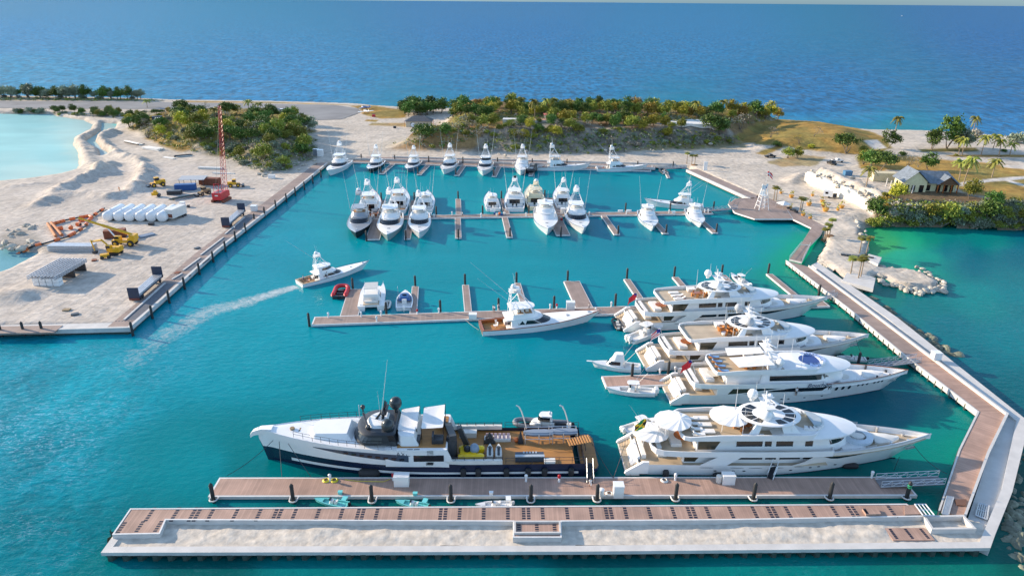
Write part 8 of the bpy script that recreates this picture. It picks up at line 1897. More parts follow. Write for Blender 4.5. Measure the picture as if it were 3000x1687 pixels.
def red_crane():
 p = GZ(zA, 2085, 1255); t = T('crawler_crane', 'red crawler crane with a very tall lattice boom', 'crane', p, PI / 2 - .1)
 for y in (-2, 2): mb = MB(); mb.rings([[Vector((x, y + sy, z)) for x, z in ((-2.6, .5), (-2.2, 0), (3.2, 0), (3.6, .5), (3.2, 1.), (-2.2, 1.))] for sy in (-.45, .45)]); mb.build('track', RUST, t)
 bxs('body', RED, t, (-2.6, 2.4, -1.7, 1.7, 1.1, 3.6)); bxs('engine_opening', BLACK, t, (-2.0, 1.2, -.8, .8, 3.6, 3.63)); bxs('cab', RED, t, (2.4, 3.9, -1.7, -.5, 1.2, 3.4))
 mb = MB(); lattice(mb, Vector((3.4, 0, 1.8)), Vector((8.5, -.4, 33.)), 1.6, .7, 20, .075); mb.build('boom', RED, t); mb = MB(); [mb.tube((x, y, 3.5), (-1.6, y, 6.8), .1, n=4) for x in (-2.3, 1.) for y in (-.9, .9)]; mb.tube((-1.6, -.9, 6.8), (-1.6, .9, 6.8), .1); mb.build('gantry', RED, t); mb = MB(); mb.tube((-1.6, 0, 6.8), (8.4, -.4, 32.6), .04, n=3); mb.tube((8.8, -.4, 32.5), (8.8, -.4, 6.), .03, n=3); mb.build('cables', GREYDK, t)
 text_mesh('lettering', 'CRANE', .01, WHITE, t, (0, 0, 0), (0, 0, 0)) if False else bxs('maker_plate', WHITE2, t, (-2.63, -2.6, -.6, .6, 2.5, 2.9))
red_crane()
def frame_stack():
 a, b, c = GZ(zE, 320, 893), GZ(zE, 580, 893), GZ(zE, 845, 735); L, rz = frame_of(b, c); m = T('pontoon_frame_stack', 'stack of long silver dock frames with white block floats under one end', 'frames', (a.x, a.y, a.z), rz); G_ = mat('galvanised', (.5, .52, .55)); W_ = (b - a).dot(Vector((math.sin(rz), -math.cos(rz), 0)))
 for lv in range(3):
  mb = MB(); z = 2.2 + lv * .42
  for k in range(9 if lv == 2 else 3): y = -W_ * (k / (8 if lv == 2 else 2)) ; mb.box(-1.5, L, y - .11, y + .11, z, z + .22)
  for k in range(14): mb.box(L * k / 13 - .1, L * k / 13 + .1, -W_, 0, z - .16, z)
  mb.build('frame', G_, m)
 for r_ in range(2):
  for k in range(4): y = -W_ * (k + .5) / 4; mb = MB(); mb.box(-.2, 1.5, y - W_ / 9, y + W_ / 9, .05 + r_ * 1.05, 1.0 + r_ * 1.05); mb.build('float', WHITE, m)
 mb = MB(); [mb.box(x, x + .4, -W_, 0, 0, 2.0) for x in (L * .5, L * .9)]; mb.build('support', GREYDK, m)
frame_stack()
def stack(label, p, rz, l, w_, n, h, m, cat='stack', name='plank_stack', part='plank'):
 t = T(name, label, cat, p, rz)
 for k in range(n):
  mb = MB()
  for j in range(5): mb.box(-l / 2, l / 2, -w_ / 2 + w_ * j / 5 + .03, -w_ / 2 + w_ * (j + 1) / 5 - .03, h * k / n, h * (k + .75) / n)
  mb.build(part, m, t)
stack('flat stack of silver dock frames behind the excavator', GZ(zE, 690, 555), 0, 13, 3., 4, 1.8, MATS['galvanised'], 'frames', 'frame_stack', 'frame'); stack('dark plank stack beside the blue container', GZ(zA, 1650, 1190), .15, 5, 2.5, 4, 1.6, GREYDK); stack('blue steel sheets lying right of the yellow crane', GZ(zE, 1385, 425), .9, 4.5, 2.2, 2, .5, mat('blue_steel', (.2, .25, .33), .5)); stack('timber stack at the right foot of the left hill', GZ(zA, 1990, 955), -.12, 11, 2., 2, .9, WHITE2); stack('long timber beams lying on the sand near the left hill', GZ(zA, 2110, 1000), -.15, 10, 1.2, 1, .5, WHITE2)
def logs(label, p, rz, n, L, r, m, tip=None):
 t = T('pole_pile', label, 'poles', p, rz)
 for k in range(n):
  mb = MB(); y = (k % 6 - 2.5) * r * 2.1; z = r + (k // 6) * r * 1.7; q = rnd.uniform(-.6, .6); mb.tube((-L / 2 + q, y, z), (L / 2 + q, y + rnd.uniform(-.4, .4), z), r, n=7); mb.build('pole', m if k % 5 or not tip else tip, t)
logs('pile of white poles on the left of the hill track', GZ(zA, 1270, 715), -.6, 8, 13, .28, WHITE2, GREYDK); logs('wide pile of white poles with dark ends by the hill track', GZ(zA, 1445, 775), -.45, 12, 11, .32, WHITE2); logs('heap of dark pipes and planks by the hill', GZ(zA, 1730, 830), .5, 9, 7, .22, GREYDK, WHITE2); logs('bundle of dark green pipes on the yard', GZ(zA, 1720, 1225), .85, 9, 8, .24, mat('dark_green_pipe', (.06, .09, .08), .5), ALU); logs('loose poles scattered at the hill foot', GZ(zA, 1600, 850), -.4, 5, 7, .22, WHITE2)
for i, (a, b) in enumerate((((455, 320), (530, 440)), ((490, 312), (588, 428)))):
 a, b = GZ(zE, *a), GZ(zE, *b); mb = MB(); mb.tube(a + Vector((0, 0, .5)), b + Vector((0, 0, .5)), .45, n=10); tag(mb.build('steel_pipe', mat('rust_pipe', (.42, .16, .06), .8, .25, 2.), None, 50), 'rusty orange steel pipe, %s of two side by side' % ('left' if i == 0 else 'right'), 'pipe', 'rusty pipes')
for nm, pts in (('lower', [(110, 612), (300, 560), (440, 505), (640, 445), (720, 400), (800, 350), (835, 300), (870, 255), (935, 212), (990, 178)]), ('upper', [(500, 322), (560, 305), (620, 293), (750, 265), (840, 250), (880, 262)])):
 q = [GZ(zE, *x) + Vector((0, 0, .45)) for x in pts]; t = T('dredge_pipeline', 'black dredge pipeline with orange floats, %s branch' % nm, 'pipeline', (0, 0, 0)); mb = MB(); mb.path(q, .26, 6); mb.build('hose', BLACK, t)
 for i in range(len(q) - 1):
  for f in ((.5,) if i % 3 else (.3, .7)):
   mb = MB(); a = q[i].lerp(q[i + 1], f); d = (q[i + 1] - q[i]).normalized(); mb.tube(a - d * .8, a + d * .8, .5, n=10); mb.build('float', ORANGE, t, 50)
for i, q in enumerate(((745, 330), (570, 368), (672, 360), (775, 295))): mb = MB(); mb.lathe((0, 0, .6), [(.3, -.8), (.62, -.7), (.62, .7), (.3, .8)], 10, 'X'); tag(mb.build('pipeline_float', ORANGE, None, 40, GZ(zE, *q), i), 'loose orange float on the sand between the pipelines, %s from the left' % ORD[(2, 0, 1, 3)[i]], 'float', 'loose orange floats')
container('rust red container behind the yellow crane', GZ(zE, 1095, 440), .35, 6, 2.4, 2.6, RUST); container('blue container in the middle of the yard', GZ(zA, 1755, 1150), .2, 7.5, 2.6, 2.4, BLUEP); container('long rusty container behind the grey shed roof', GZ(zA, 1985, 1100), -.1, 8, 2.6, 2.8, RUST); container('small blue container by the sand heap beyond the lagoon', GZ(zA, 1490, 500), .3, 5, 2.4, 2.4, NAVYP); container('white container beside the small blue container', GZ(zA, 1510, 525), .2, 4, 2.4, 2.6, WHITE2); container('tan shed with a flat roof left of the hill wood', GZ(zA, 1480, 575), .1, 5.5, 3.5, 2.6, mat('tan_wall', (.4, .32, .2), .8), 'shed', 'shed')
t = T('shelter', 'grey sheet roof shelter beside the blue container', 'shelter', GZ(zA, 1830, 1105), .1); mb = MB(); mb.obox((0, 0, 3.), 10, 5.5, .12, 0, .08); mb.build('roof', mat('sheet_roof', (.42, .43, .44), .5), t); mb = MB(); [mb.tube((x, y, 0), (x, y, 3), .1, n=5) for x in (-4.5, 0, 4.5) for y in (-2.4, 2.4)]; mb.build('post', GREYDK, t)
def wbox(label, p, l, w_, h, m=WHITE, rz=0., name='cabinet', cat='cabinet'):
 t = T(name, label, cat, p, rz); bxs('body', m, t, (-l / 2, l / 2, -w_ / 2, w_ / 2, 0, h * .9)); bxs('lid', m, t, (-l / 2 - .05, l / 2 + .05, -w_ / 2 - .05, w_ / 2 + .05, h * .9, h)); return t
wbox('white cabinet behind the fuel tanks', GZ(zE, 1725, 145), 1.6, 1.4, 1.6); wbox('dark drum box near the white cabinet', GZ(zE, 1780, 155), .7, .7, .9, GREYDK); wbox('white tank cabinet by the quay beyond the second trailer', GZ(zE, 2400, 190), 2., 1.6, 2.); wbox('dark skid in front of the fuel tanks', GZ(zE, 1430, 322), 1.6, 1., .8, GREYDK)
for i, (q, m) in enumerate((((632, 1130), GOLD), ((708, 1165), GREYDK), ((1862, 548), GREYDK), ((1675, 775), RUST), ((890, 662), RUST))): wbox('%s lying on the open sand of the yard' % ('light wooden pallet', 'dark wooden pallet', 'small dark toolbox', 'small rust red toolbox', 'short rusty beam')[i], GZ(zE, *q), 1.5, 1.1, .3, m, i * .5, 'pallet' if i < 2 else 'tool_box', 'pallet' if i < 2 else 'box')
def truck(label, p, rz, cabm, bodym, L=7.5, kind='box', name='truck'):
 t = T(name, label, 'truck', p, rz); bxs('chassis', BLACK, t, (-L / 2, L / 2, -.5, .5, .6, .95)); o = bxs('cab', cabm, t, (L / 2 - 1.9, L / 2, -1.15, 1.15, .8, 2.7)); bxs('windscreen', GLASS, o, (L / 2 - .4, L / 2 + .03, -1., 1., 1.8, 2.55), (L / 2 - 1.5, L / 2 - .5, -1.18, 1.18, 1.8, 2.5)); wheels(t, [(x, y) for x in (-L / 2 + 1, -L / 2 + 2.2, L / 2 - 1.2) for y in (-1, 1)], .5, .35)
 if kind == 'mixer': mb = MB(); mb.lathe((-.6, 0, 2.2), [(.5, -2.6), (1.2, -1.2), (1.35, .6), (.8, 1.9)], 14, 'X'); mb.build('drum', bodym, t, 50)
 else:
  bxs('body', bodym, t, (-L / 2, L / 2 - 2.1, -1.2, 1.2, .95, 1.3), (-L / 2, L / 2 - 2.1, -1.2, -1.1, 1.3, 2.7), (-L / 2, L / 2 - 2.1, 1.1, 1.2, 1.3, 2.7), (-L / 2, -L / 2 + .1, -1.2, 1.2, 1.3, 2.7))
  mb = MB(); [mb.box(x, x + .12, *sorted((s * 1.2, s * 1.28)), 1., 2.75) for x in [-L / 2 + .8 * k for k in range(7)] for s in (-1, 1)]; mb.build('stake', WHITE2, t)
truck('white concrete mixer truck beyond the lagoon', GZ(zA, 1335, 530), -1.2, WHITE, WHITE2, 6.5, 'mixer'); truck('dark stake bodied truck with white cab by the apron', GZ(zB, 295, 425), PI, WHITE, GREYDK, 9); truck('long grey truck parked left of the stake bodied truck', GZ(zB, 145, 428), PI, GREYH, GREYH, 10)
def pickup(label, p, rz, m):
 t = T('pickup_truck', label, 'car', p, rz); mb = MB(); mb.rings([[Vector((x, y, z)) for x, z in ((-2.6, .5), (2.6, .5), (2.65, .95), (1.2, 1.1), (-2.6, 1.1))] for y in (-.95, .95)]); mb.build('body', m, t)
 mb = MB(); mb.rings([[Vector((x, y * (1 if z < 1.5 else .85), z)) for x, z in ((-.9, 1.1), (1.3, 1.1), (.6, 1.8), (-.7, 1.8))] for y in (-.9, .9)]); mb.build('cab', m, t); bxs('window', GLASS, t, (-.6, .55, -.88, .88, 1.25, 1.65)); bxs('bed', BLACK, t, (-2.5, -.95, -.8, .8, 1.1, 1.13)); wheels(t, [(x, y) for x in (-1.7, 1.7) for y in (-.9, .9)], .42, .28)
pickup('white pickup truck on the track above the plaza', GZ(zD, 815, 565), .1, WHITE); pickup('black pickup truck beside the white pickup', GZ(zD, 758, 590), -1.4, BLACK); pickup('dark buggy parked on the sand by the bare patch', GZ(zD, 180, 522), .2, GREYDK)
def plane(label, p, rz, m):
 t = T('light_aircraft', label, 'aircraft', p, rz, 'light aircraft on the apron'); mb = MB(); mb.lathe((0, 0, 1.4), [(.05, -4.2), (.3, -3.8), (.7, -.5), (.75, 1.5), (.5, 2.9), (.05, 3.5)], 10, 'X'); mb.build('fuselage', m, t, 50); bxs('wing', m, t, (-.4, 1.1, -5.4, 5.4, 1.1, 1.25)); bxs('tail', m, t, (-4.2, -3.4, -1.7, 1.7, 1.6, 1.7), (-4.3, -3.5, -.06, .06, 1.6, 2.9)); bxs('canopy', GLASS, t, (-.2, 1.4, -.6, .6, 1.8, 2.3)); wheels(t, [(0, -1.2), (0, 1.2), (2.4, 0)], .3, .2)
plane('blue and white light aircraft at the apron edge', GZ(zB, 1030, 388), 2.6, mat('blue_aircraft', (.08, .15, .35), .3)); plane('white light aircraft in front of the blue one', GZ(zB, 1040, 425), 2.2, WHITE)
wbox('red fuel bowser at the edge of the apron grass', GZ(zB, 1112, 462), 2., 1.2, 1.6, RED, 0, 'fuel_bowser', 'bowser'); wbox('small dark box on the sand before the hut', GZ(zB, 1310, 568), 1.6, 1.2, 1.2, GREYDK)
for i, q in enumerate(((572, 825), (610, 832))): wbox('pale cabinet at the right foot of the left hill, %s one' % ('left', 'right')[i], GZ(zB, *q), 2.6, 2, 3., (GREYH, WHITE)[i])
wbox('white bag bundle at the left hill foot', GZ(zB, 150, 1038), 2.6, 1.6, 1.4); wbox('tall white sign board on the sand by the far boardwalk', GZ(zC, 1820, 968), 1.6, .4, 3.8, name='sign_board', cat='sign')
# ---- buildings
def house(label, p, rz, l, w_, h, wallm, roofm, rh, over=.8, wins=(), porch=None, name='hut'):
 t = T(name, label, 'house', p, rz); bxs('wall', wallm, t, (-l / 2, l / 2, -w_ / 2, w_ / 2, -.5, h)); a, b = l / 2 + over, w_ / 2 + over; mb = MB(); mb.add([(-a, -b, h), (a, -b, h), (a, b, h), (-a, b, h), (-a + b, 0, h + rh), (a - b, 0, h + rh)], [(0, 1, 5, 4), (2, 3, 4, 5), (1, 2, 5), (3, 0, 4), (3, 2, 1, 0)]); mb.build('roof', roofm, t)
 for x, ww, z0, z1 in wins: o = bxs('window', WHITE2, t, (x - ww / 2 - .1, x + ww / 2 + .1, -w_ / 2 - .06, -w_ / 2, z0 - .1, z1 + .1)); bxs('pane', GLASS, o, (x - ww / 2, x + ww / 2, -w_ / 2 - .09, -w_ / 2 - .06, z0, z1))
 if porch: mb = MB(); [mb.tube((s * (a - .2), y, 0), (s * (a - .2), y, h), .12, n=5) for s in (-1, 1) for y in (-b + .3, b - .3)]; mb.build('post', VARN, t)
 return t
SLATE = mat('slate_roof', (.11, .115, .125), .8, .3, 2.); BSL = mat('blue_grey_roof', (.15, .18, .215), .6, .3, 1.2)
t = house('cream hut with grey hipped roof and satellite dish beside the apron', GZ(zB, 1540, 546), .03, 14.5, 8, 3.2, mat('cream_wall', (.62, .57, .46), .8), SLATE, 2.7, 1., ((-4, 1.2, 1.2, 2.4), (1.5, 1, 1.2, 2.2), (3.2, 1, 1.2, 2.2), (5, .9, 1.2, 2.2)), True)
mb = MB(); mb.lathe((0, 0, 0), [(.05, 0), (1.2, .35)], 12); o = mb.build('satellite_dish', WHITE, t, 40); o.location = (-3.2, -4.8, 1.3); o.rotation_euler = (1.2, 0, .2)
container('low flat roofed white hut on the middle ridge', G(*zB(2410, 530)), -.05, 9, 5, 2.8, WHITE2, 'hut', 'hut'); t = T('terrace', 'pinkish tiled terrace with a white kerb on the middle ridge', 'terrace', GZ(zC, 200, 500), .08); bxs('paving', mat('pink_tile', (.45, .26, .19), .8), t, (-16, 16, -3.5, 3.5, -1, .7)); bxs('kerb', WHITE2, t, (-16.2, 16.2, -3.8, -3.5, -1, 1.)); bxs('shade_roof', mat('red_roof', (.42, .10, .08), .7), t, (6, 16, -1, 5, 3.2, 3.4)); mb = MB(); [mb.tube((x, y, .7), (x, y, 3.2), .12) for x in (6.5, 15.5) for y in (-.8, 4.5)]; mb.build('post', WHITE2, t)
t = T('sand_court', 'white walled sand court on the middle ridge', 'court', GZ(zC, 1670, 520), -.02); bxs('sand_bed', mat('white_court_sand', (.7, .69, .66), .9), t, (-14, 14, -9, 9, -2, .6)); bxs('kerb', WHITE, t, (-14.3, 14.3, -9.3, -9, -2, 1.)); bxs('long_wall', GREYH, t, (-20, -14.3, -9, -8.6, -2, 1.2))
def villa():
 p = GZ(zD, 1545, 850); t = T('unfinished_house', 'unfinished cream house with blue grey roofs above the lagoon', 'house', p, -.12); CW_ = mat('cream_render', (.76, .68, .42), .8, .1, 1.)
 mb = MB(); mb.prism([(-4.2, 0), (3.6, 0), (3.6, 9), (-4.2, 9)], -1, 3.9); mb.add([(-4.2, 0, 3.9), (3.6, 0, 3.9), (-.3, 0, 7.4), (-4.2, 9, 3.9), (3.6, 9, 3.9), (-.3, 9, 7.4)], [(0, 1, 2), (5, 4, 3)]); mb.prism([(3.6, 1.5), (14.5, 1.5), (14.5, 9), (3.6, 9)], -1, 3.4); mb.build('wall', CW_, t)
 mb = MB(); mb.add([(-5, -.6, 3.4), (-.3, -.6, 7.7), (-.3, 10, 7.7), (-5, 10, 3.4), (4.4, -.6, 3.4), (4.4, 10, 3.4)], [(0, 1, 2, 3), (1, 4, 5, 2)]); mb.add([(3, .5, 3.2), (15.4, .5, 3.2), (12, 5.2, 7.0), (-.2, 5.2, 7.0), (15.4, 10, 3.2), (3, 10, 3.2)], [(0, 1, 2, 3), (4, 5, 3, 2), (1, 4, 2)]); mb.build('roof', BSL, t)
 mb = MB(); mb.add([(7, -1, 3.2), (14.4, -1, 3.2), (10.7, -1, 6.2), (10.7, 5.5, 6.3), (7, 5, 3.2), (14.4, 5, 3.2)], [(0, 2, 3, 4), (1, 5, 3, 2)]); mb.build('porch_roof', BSL, t); mb = MB(); mb.add([(7.2, -.6, 3.2), (14.2, -.6, 3.2), (10.7, -.6, 6.)], [(0, 1, 2)]); mb.build('porch_gable', mat('brown_timber', (.16, .09, .05), .7), t)
 mb = MB(); [mb.tube((x, -.6, -.6), (x, -.6, 3.2), .22, n=6) for x in (7.3, 9.4, 12., 14.1)]; mb.build('porch_post', VARN, t)
 for x, y, ww, z0, z1 in ((-2.9, -.03, 1., 0, 2.6), (-.9, -.03, 1.3, .2, 2.4), (1.9, -.03, 1.6, 0, 2.6), (5, 1.46, 1.3, .3, 2.5), (8.4, 1.46, 1.6, .2, 2.6), (10.9, 1.46, 1.6, .2, 2.6), (13, 1.46, 1.2, .2, 2.6)): bxs('window', GLASS, t, (x - ww / 2, x + ww / 2, y, y + .02, z0, z1))
 for y in (1.5, 4, 6.5): bxs('doorway', GLASS, t, (-4.24, -4.2, y - .7, y + .7, 0, 2.7))
 bxs('terrace', CONC, t, (-8, 17, -3, 9.5, -1.5, -.1)); mb = MB(); [mb.tube((x, y, -.2), (x, y, 3.), .25, n=6) for x, y in ((-7.2, 0), (-7.2, 4), (-7.2, 8), (-5.5, -2.4), (-2, -2.4), (16, 3), (16.5, 7))]; mb.build('column', CONC, t)
villa()
container('plain beige container beside the unfinished house', GZ(zD, 1240, 745), -.12, 8.6, 4., 3.4, mat('beige_panel', (.62, .53, .34), .7)); wbox('blue generator box on the heap above the retaining wall', GZ(zD, 908, 690), 3., 2., 1.9, mat('generator_blue', (.06, .18, .32), .5), .1, 'generator', 'generator')
wa, wb = P(2360, 536, 1.4), P(2539, 616, 1.4); L, rz = frame_of(wa, wb); mb = MB(); n = 24
for k in range(n):
 x0, x1 = L * k / n, L * (k + 1) / n; h0 = 4.6 + .5 * vnoise(k * .7, 3.) - 1.6 * max(0, (k - 17) / 7); mb.box(x0, x1, -.1, 1.2, -1, h0 + .003 * k)
mb.obox((-1.5, 2.2, 1.7), .8, 6, 5, .5); tag(mb.build('retaining_wall', mat('fresh_white_limestone', (.80, .76, .66), .9, .08, .6, bump=.3, bscale=1.5), None, None, (wa.x, wa.y, 1.4), rz), 'bright white cut retaining wall at the back of the plaza', 'wall')
t = T('site_trailer', 'white trailer cabin in front of the retaining wall', 'trailer', GZ(zD, 735, 905), -.5); bxs('body', WHITE, t, (-2.2, 1.2, -1.1, 1.1, .6, 3.)); bxs('window', GLASS, t, (-1.5, -.5, -1.13, -1.1, 1.6, 2.4)); bxs('gear', GREYDK, t, (1.3, 2.6, -.9, .9, .5, 1.9)); wheels(t, [(0, -1), (0, 1)], .4, .3)
for i, (q, s) in enumerate((((282, 862), .8), ((380, 900), 1.2), ((578, 890), .8), ((545, 975), 1.2), ((670, 943), 1.), ((680, 990), 1.), ((700, 1035), 1.4), ((818, 1022), .8), ((853, 1000), 1.2), ((490, 1078), .9), ((557, 1105), .8), ((370, 1010), .8))):
 t = T('plant_pot', 'round orange plant pot on the sandy plaza, %s from the left' % ORD[(0, 2, 6, 4, 7, 8, 9, 10, 11, 3, 5, 1)[i]], 'plant pot', GZ(zD, *q), i, 'orange plant pots on the plaza'); t.scale = (s,) * 3; mb = MB(); mb.lathe((0, 0, 0), [(.45, 0), (.8, .7), (.85, .9), (.1, .85)], 12); mb.build('pot', mat('orange_pot', (.62, .30, .05), .6), t, 40); mb = MB(); rr = random.Random(i); leaves(mb, rr, [Vector((rr.gauss(0, .3), rr.gauss(0, .3), 1.2 + .3 * k)) for k in range(4)], 10, .5, .4); mb.build('foliage', LM['yellow'], t)
t = T('canopy_tent', 'white pop up tent at the edge of the timber platform', 'tent', GZ(zD, 300, 1035), .3); mb = MB(); mb.add([(-2, -2, 2.2), (2, -2, 2.2), (2, 2, 2.2), (-2, 2, 2.2), (0, 0, 3.2)], [(0, 1, 4), (1, 2, 4), (2, 3, 4), (3, 0, 4)]); mb.build('canopy', CANVAS, t); mb = MB(); [mb.tube((x, y, 0), (x, y, 2.2), .06) for x in (-1.9, 1.9) for y in (-1.9, 1.9)]; mb.build('pole', ALU, t)
for i, q in enumerate(((345, 1030), (375, 1040), (405, 1045), (430, 1050))): wbox('dark deck chair set beside the white tent, %s from the tent' % ORD[i], GZ(zD, *q) + Vector((0, 0, .2)), .8, .8, .9, GREYDK, i, 'deck_chair', 'chair')
def lookout():
 p = P(*zD(100, 1010), 1.6); t = T('lookout_tower', 'white timber lookout tower like a tall lifeguard chair', 'tower', p, .2); mb = MB()
 for x, y in ((-1, -1), (1, -1), (1, 1), (-1, 1)): mb.tube((x * 1.9, y * 1.5, 0), (x * .7, y * .7, 7.6), .13, n=4)
 for z in (1.5, 3., 4.5): k = 1 - z / 7.6; mb.tube((-(.7 + 1.2 * k), -.7 - .8 * k, z), (.7 + 1.2 * k, -.7 - .8 * k, z), .09, n=4); mb.tube((-(.7 + 1.2 * k), .7 + .8 * k, z), (.7 + 1.2 * k, .7 + .8 * k, z), .09, n=4); mb.tube((-(.7 + 1.2 * k), -.7 - .8 * k, z), (-(.7 + 1.2 * k), .7 + .8 * k, z), .09, n=4)
 mb.build('frame', WHITE, t); bxs('seat', WHITE, t, (-.9, .9, -.9, .9, 5.2, 5.35), (-.9, .9, .8, .9, 5.3, 6.6)); mb = MB(); [mb.tube((.9, -.6, .5 + .5 * k), (.9, .6, .5 + .5 * k), .05, n=4) for k in range(9)]; mb.build('ladder', WHITE, t)
 for dx, h, cols, lb, sz in ((.2, 14.5, DAN, 'red and white crossed flag on the tallest pole of the lookout tower', (2.4, 1.6)), (-1., 9.6, ([FL('white', 0)], lambda u, v: 0), 'white flag on the left of the lookout tower', (1.8, 1.8)), (1., 9.8, ([FL('white', 0), FL('blue', 0)], lambda u, v: 1 if u + v > 1. else 0), 'white and blue flag on the right of the lookout tower', (1.6, 1.6))): flag_pole(lb, p + Vector((dx, 0, 0)), h, cols, PI * .9 if dx < .5 else 0, sz, .0)
lookout()
for px, lb in (([zH(860, 715), zH(1155, 792), zH(1178, 690), zH(1100, 665), zH(905, 640)], 'concrete slab with palms at the inner end of the spit'), ([zH(1088, 512), zH(1200, 560), zH(1235, 495), zH(1110, 462)], 'small concrete jetty slab on posts by the lagoon')): polydeck('concrete_slab', lb, px, 1.9, CONC, 'slab', 1.0, CONC)
mb = MB(); a = P(*zH(870, 480), 1.6); [mb.obox((a.x + k * 1.4, a.y - k * .5, 1.9), 1.3, .9, .5, -.3) for k in range(6)]; tag(mb.build('driftwood', GREYDK), 'dark beam lying on the sand beside the small jetty', 'beam')
# ---- dock furniture
def pedestal(q, zf, where, red=False, z=.62):
 p = W(zf, q[0], q[1], z); t = T('power_pedestal', '%s power pedestal %s' % ('white and red' if red else 'white', where), 'pedestal', p, 0, 'power pedestals on the docks'); mb = MB(); mb.lathe((0, 0, 0), [(.22, 0), (.18, .1), (.16, .75)], 8); mb.build('post', WHITE, t, 40); mb = MB(); mb.lathe((0, 0, .75), [(.24, 0), (.26, .45), (.1, .58)], 8); mb.build('head', RED if red else WHITE, t, 40)
for zf, qs, w_ in ((zO, [((1848, 150), 0), ((2325, 145), 1)], 'on the near dock, left part'), (zP, [((833, 170), 0), ((1110, 172), 1), ((2083, 160), 0)], 'on the near dock, right part'), (zQ, [((1222, 672), 0)], 'by the long gangway'), (zI, [((950, 905), 0), ((1298, 895), 0), ((1510, 885), 0), ((1462, 945), 0), ((1893, 868), 1), ((2123, 855), 0)], 'on the middle dock, left half'), (zJ, [((988, 700), 0), ((1070, 698), 1), ((1556, 748), 0), ((1752, 672), 0), ((340, 712), 0)], 'on the middle dock, right half'),
  (zF, [((1087, 585), 0), ((1735, 580), 0), ((1930, 552), 0), ((2243, 575), 0)], 'on the sportfisher dock, left half'), (zG, [((33, 755), 0), ((455, 752), 0), ((1052, 742), 0), ((1400, 732), 0), ((1803, 722), 0), ((2140, 718), 0), ((2173, 718), 0), ((128, 712), 0)], 'on the sportfisher dock, right half'), (zC, [((1320, 950), 0), ((30, 905), 0), ((60, 905), 0)], 'on the far dock, right part'), (zB, [((1312, 868), 0), ((2425, 910), 0), ((2445, 910), 0), ((715, 905), 0)], 'on the far dock, left part'), (zL, [((560, 360), 0), ((445, 375), 0)], 'on the short dock')):
 for i, (q, r_) in enumerate(qs): pedestal(q, zf, w_ + (', %s from the left' % ORD[sorted(range(len(qs)), key=lambda j: qs[j][0][0]).index(i)] if len(qs) > 1 else ''), r_)
for zf, q, sz, lb in ((zO, (2390, 178), (2.3, 1.2, 1.9), 'large white cabinet on the near dock beside the work ship'), (zP, (1603, 290), (1.5, 1.3, 2.2), 'tall white cabinet on the near dock between work ship and yacht'), (zP, (2522, 182), (1.9, 1.2, 1.7), 'white cabinet on the near dock beside the nearest superyacht'), (zP, (541, 280), (.55, .45, .5), 'small white cooler box on the near dock'), (zI, (2483, 912), (1.8, 1.3, 1.2), 'white cabinet on the middle dock left of the wood cockpit boat'), (zJ, (1240, 712), (2., 1.3, 2.2), 'big white cabinet on the middle dock by the wide finger'), (zG, (802, 727), (1.5, 1.4, 2.), 'big white cabinet on the sportfisher dock'), (zG, (1845, 725), (1.1, .7, .8), 'white dock box beside three pedestals on the sportfisher dock'), (zG, (1345, 708), (1.7, .7, .5), 'low white dock box, left of a pile on the sportfisher dock'), (zG, (1425, 705), (1.7, .7, .5), 'low white dock box, right of a pile on the sportfisher dock'), (zG, (1000, 712), (1.6, .7, .5), 'low white dock box right of the tall outriggers'), (zF, (1690, 552), (1.3, .8, .7), 'white dock box beside the third sportfisher'), (zG, (140, 712), (1.8, .7, .6), 'white dock box under the blue and orange gear'), (zH, (1740, 1450), (1.6, 1.4, 1.6), 'white cabinet on the causeway kerb'), (zL, (605, 362), (1.4, .6, .9), 'clear crate on the short dock')):
 wbox(lb, W(zf, *q, .62 if zf is not zH else 2.0), *sz, WHITE, D1.rotation_euler.z, 'dock_cabinet', 'cabinet')
for q, m, lb in (((1463, 290), WHITE, 'white plastic drum on the near dock'), ((2447, 175), WHITE2, 'white drum left of the cabinet by the nearest superyacht')): mb = MB(); mb.lathe((0, 0, 0), [(.42, 0), (.45, .1), (.45, 1.2), (.3, 1.3)], 12); tag(mb.build('drum', m, None, 50, W(zP, *q, .65)), lb, 'drum')
def coil(q, zf, m, lb, r=.55):
 p = W(zf, *q, .7); mb = MB(); n = 18
 for j in range(3):
  for i in range(n): a, b = 2 * PI * i / n, 2 * PI * (i + 1) / n; rr = r - .08 * j; mb.tube((rr * math.cos(a), rr * math.sin(a), .06 * j), (rr * math.cos(b), rr * math.sin(b), .06 * j), .08, n=4)
 tag(mb.build('hose_coil', m, None, None, p), lb, 'hose')
YH = mat('yellow_hose', (.75, .6, .03), .5); coil((1818, 145), zO, YH, 'yellow hose coil left of the white pedestal'); coil((1880, 145), zO, YH, 'yellow hose coil right of the white pedestal'); coil((1530, 272), zP, WHITE2, 'white hose ring beside the drum'); coil((1992, 162), zP, WHITE2, 'white hose coil by the nearest superyacht'); coil((690, 378), zL, ORANGE, 'tangled orange hose on the short dock', .8); coil((545, 448), zL, BLACK, 'black hose coil on the short dock', .5)
mb = MB(); mb.path([W(zO, x, y, .72) for x, y in ((1960, 140), (2050, 150), (2150, 153), (2250, 155), (2300, 135))], .05, 4); tag(mb.build('hose', YH), 'thin yellow hose running along the near dock', 'hose')
for q, c, lb in (((1925, 245), TURQ, 'turquoise box with fishing gear beside the left skiff'), ((2490, 255), TURQ, 'small turquoise cooler box beside the right skiff')): wbox(lb, W(zO, *q, .65), .6, .45, .45, c, 0, 'cooler_box', 'cooler')
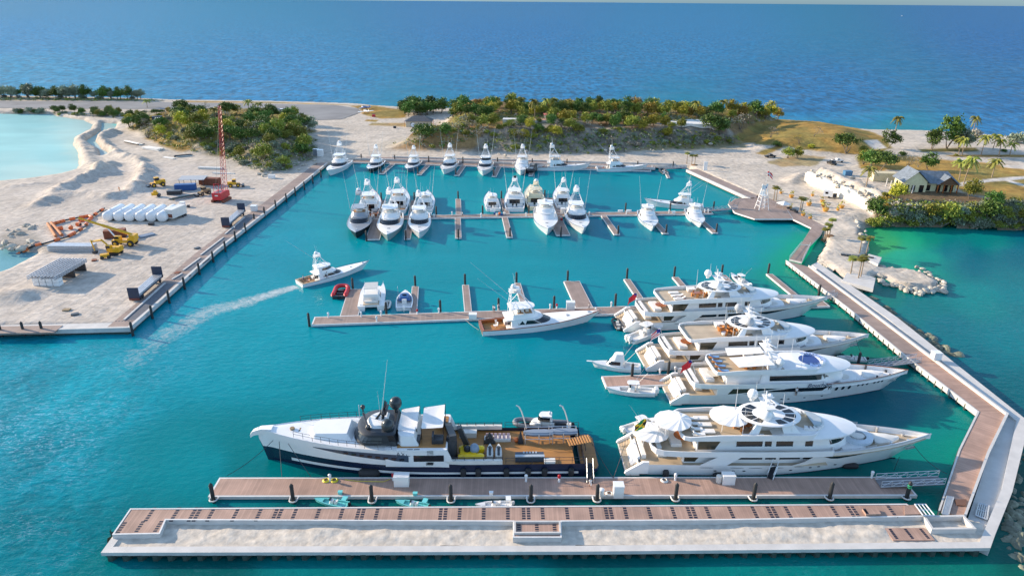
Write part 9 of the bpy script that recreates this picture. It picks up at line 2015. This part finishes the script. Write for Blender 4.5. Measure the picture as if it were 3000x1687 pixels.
for i, (c, x) in enumerate(((BLUEP, 160), (WHITE2, 180), (ORANGE, 205), (BLUEP, 225), (WHITE2, 250), (RED, 790))): wbox(('blue bag', 'white bin', 'orange bin', 'second blue bag', 'second white bin', 'red gear bag')[i] + ' in the gear left on the sportfisher dock', W(zG, x, 735 + 8 * (i % 2) + (45 if i == 5 else 0), .62), .8, .6, .7, c, i, 'gear_bin', 'bin')
# ---- people
WS, NV, KH = (.75, .75, .75), (.03, .05, .12), (.45, .36, .24)
for lb, p, rz, sh, pa, po in (('person in white walking at the foot of the work ship ladder', W(zN, 2215, 1210, .65), 1.6, WS, WS, 'walk'), ('person in white shirt standing left on the middle dock behind the wood cockpit boat', W(zJ, 275, 735, .62), 0, WS, KH, 'stand'), ('person in white shirt and shorts, second on the middle dock behind the boat', W(zJ, 292, 742, .62), 1, WS, NV, 'stand'), ('person standing at the pile behind the wood cockpit boat', W(zJ, 345, 715, .62), 2, (.4, .4, .4), NV, 'stand'), ('person walking on the middle dock by the white cabinet', W(zJ, 1470, 712, .62), 0, (.4, .42, .45), (.2, .2, .22), 'walk'), ('person in dark clothes walking on the sportfisher dock', W(zF, 2042, 568, .62), .3, WS, (.03, .03, .04), 'walk'),
  ('person in white on the sportfisher dock beside the gear', W(zG, 232, 702, .62), 0, WS, KH, 'stand'), ('person on the sportfisher dock near the orange bin', W(zG, 242, 718, .62), 2, (.6, .5, .4), NV, 'stand'), ('person standing on the sportfisher dock behind the upright outrigger boat', W(zG, 1662, 722, .62), 2, WS, KH, 'stand'), ('person at the rail of the timber platform', W(zD, 55, 915, 1.6), 1, (.05, .05, .05), NV, 'stand'), ('person in orange on the lagoon pit sand', GZ(zA, 1130, 1165), 1, (.7, .22, .05), (.7, .3, .1), 'walk'), ('person standing on the quay boardwalk by a pile', W(zE, 2218, 372, 1.65), 1, WS, NV, 'stand')):
 person(lb, p, rz, sh, pa, po)
nm = Matrix.Translation(N1.location) @ Matrix.Rotation(N1.rotation_euler.z, 4, 'Z'); person('person in white shirt standing on the side deck of the moving sportfisher', nm @ Vector((.33 * n1L, -n1h.hb(.33 * n1L) + .2, n1h.sh(.33 * n1L) * .82)), N1.rotation_euler.z, WS, NV, 'walk'); person('person in the cockpit of the moving sportfisher', nm @ Vector((.08 * n1L, .8, .5 * n1H)), 1., (.3, .35, .45), NV, 'stand')
nm = Matrix.Translation(N2.location) @ Matrix.Rotation(N2.rotation_euler.z, 4, 'Z'); person('person in white in the wooden cockpit of the moored sportfisher', nm @ Vector((.13 * n2L, .9, .5 * n2H)), 2., WS, WS, 'stand'); person('person leaning at the side of the blue cushioned superyacht', on_boat(Y3, .475 * Y3[2], -Y3[1].hb(.475 * Y3[2]) - .05, 1.9), -1.5, WS, (.05, .05, .06), 'stand')
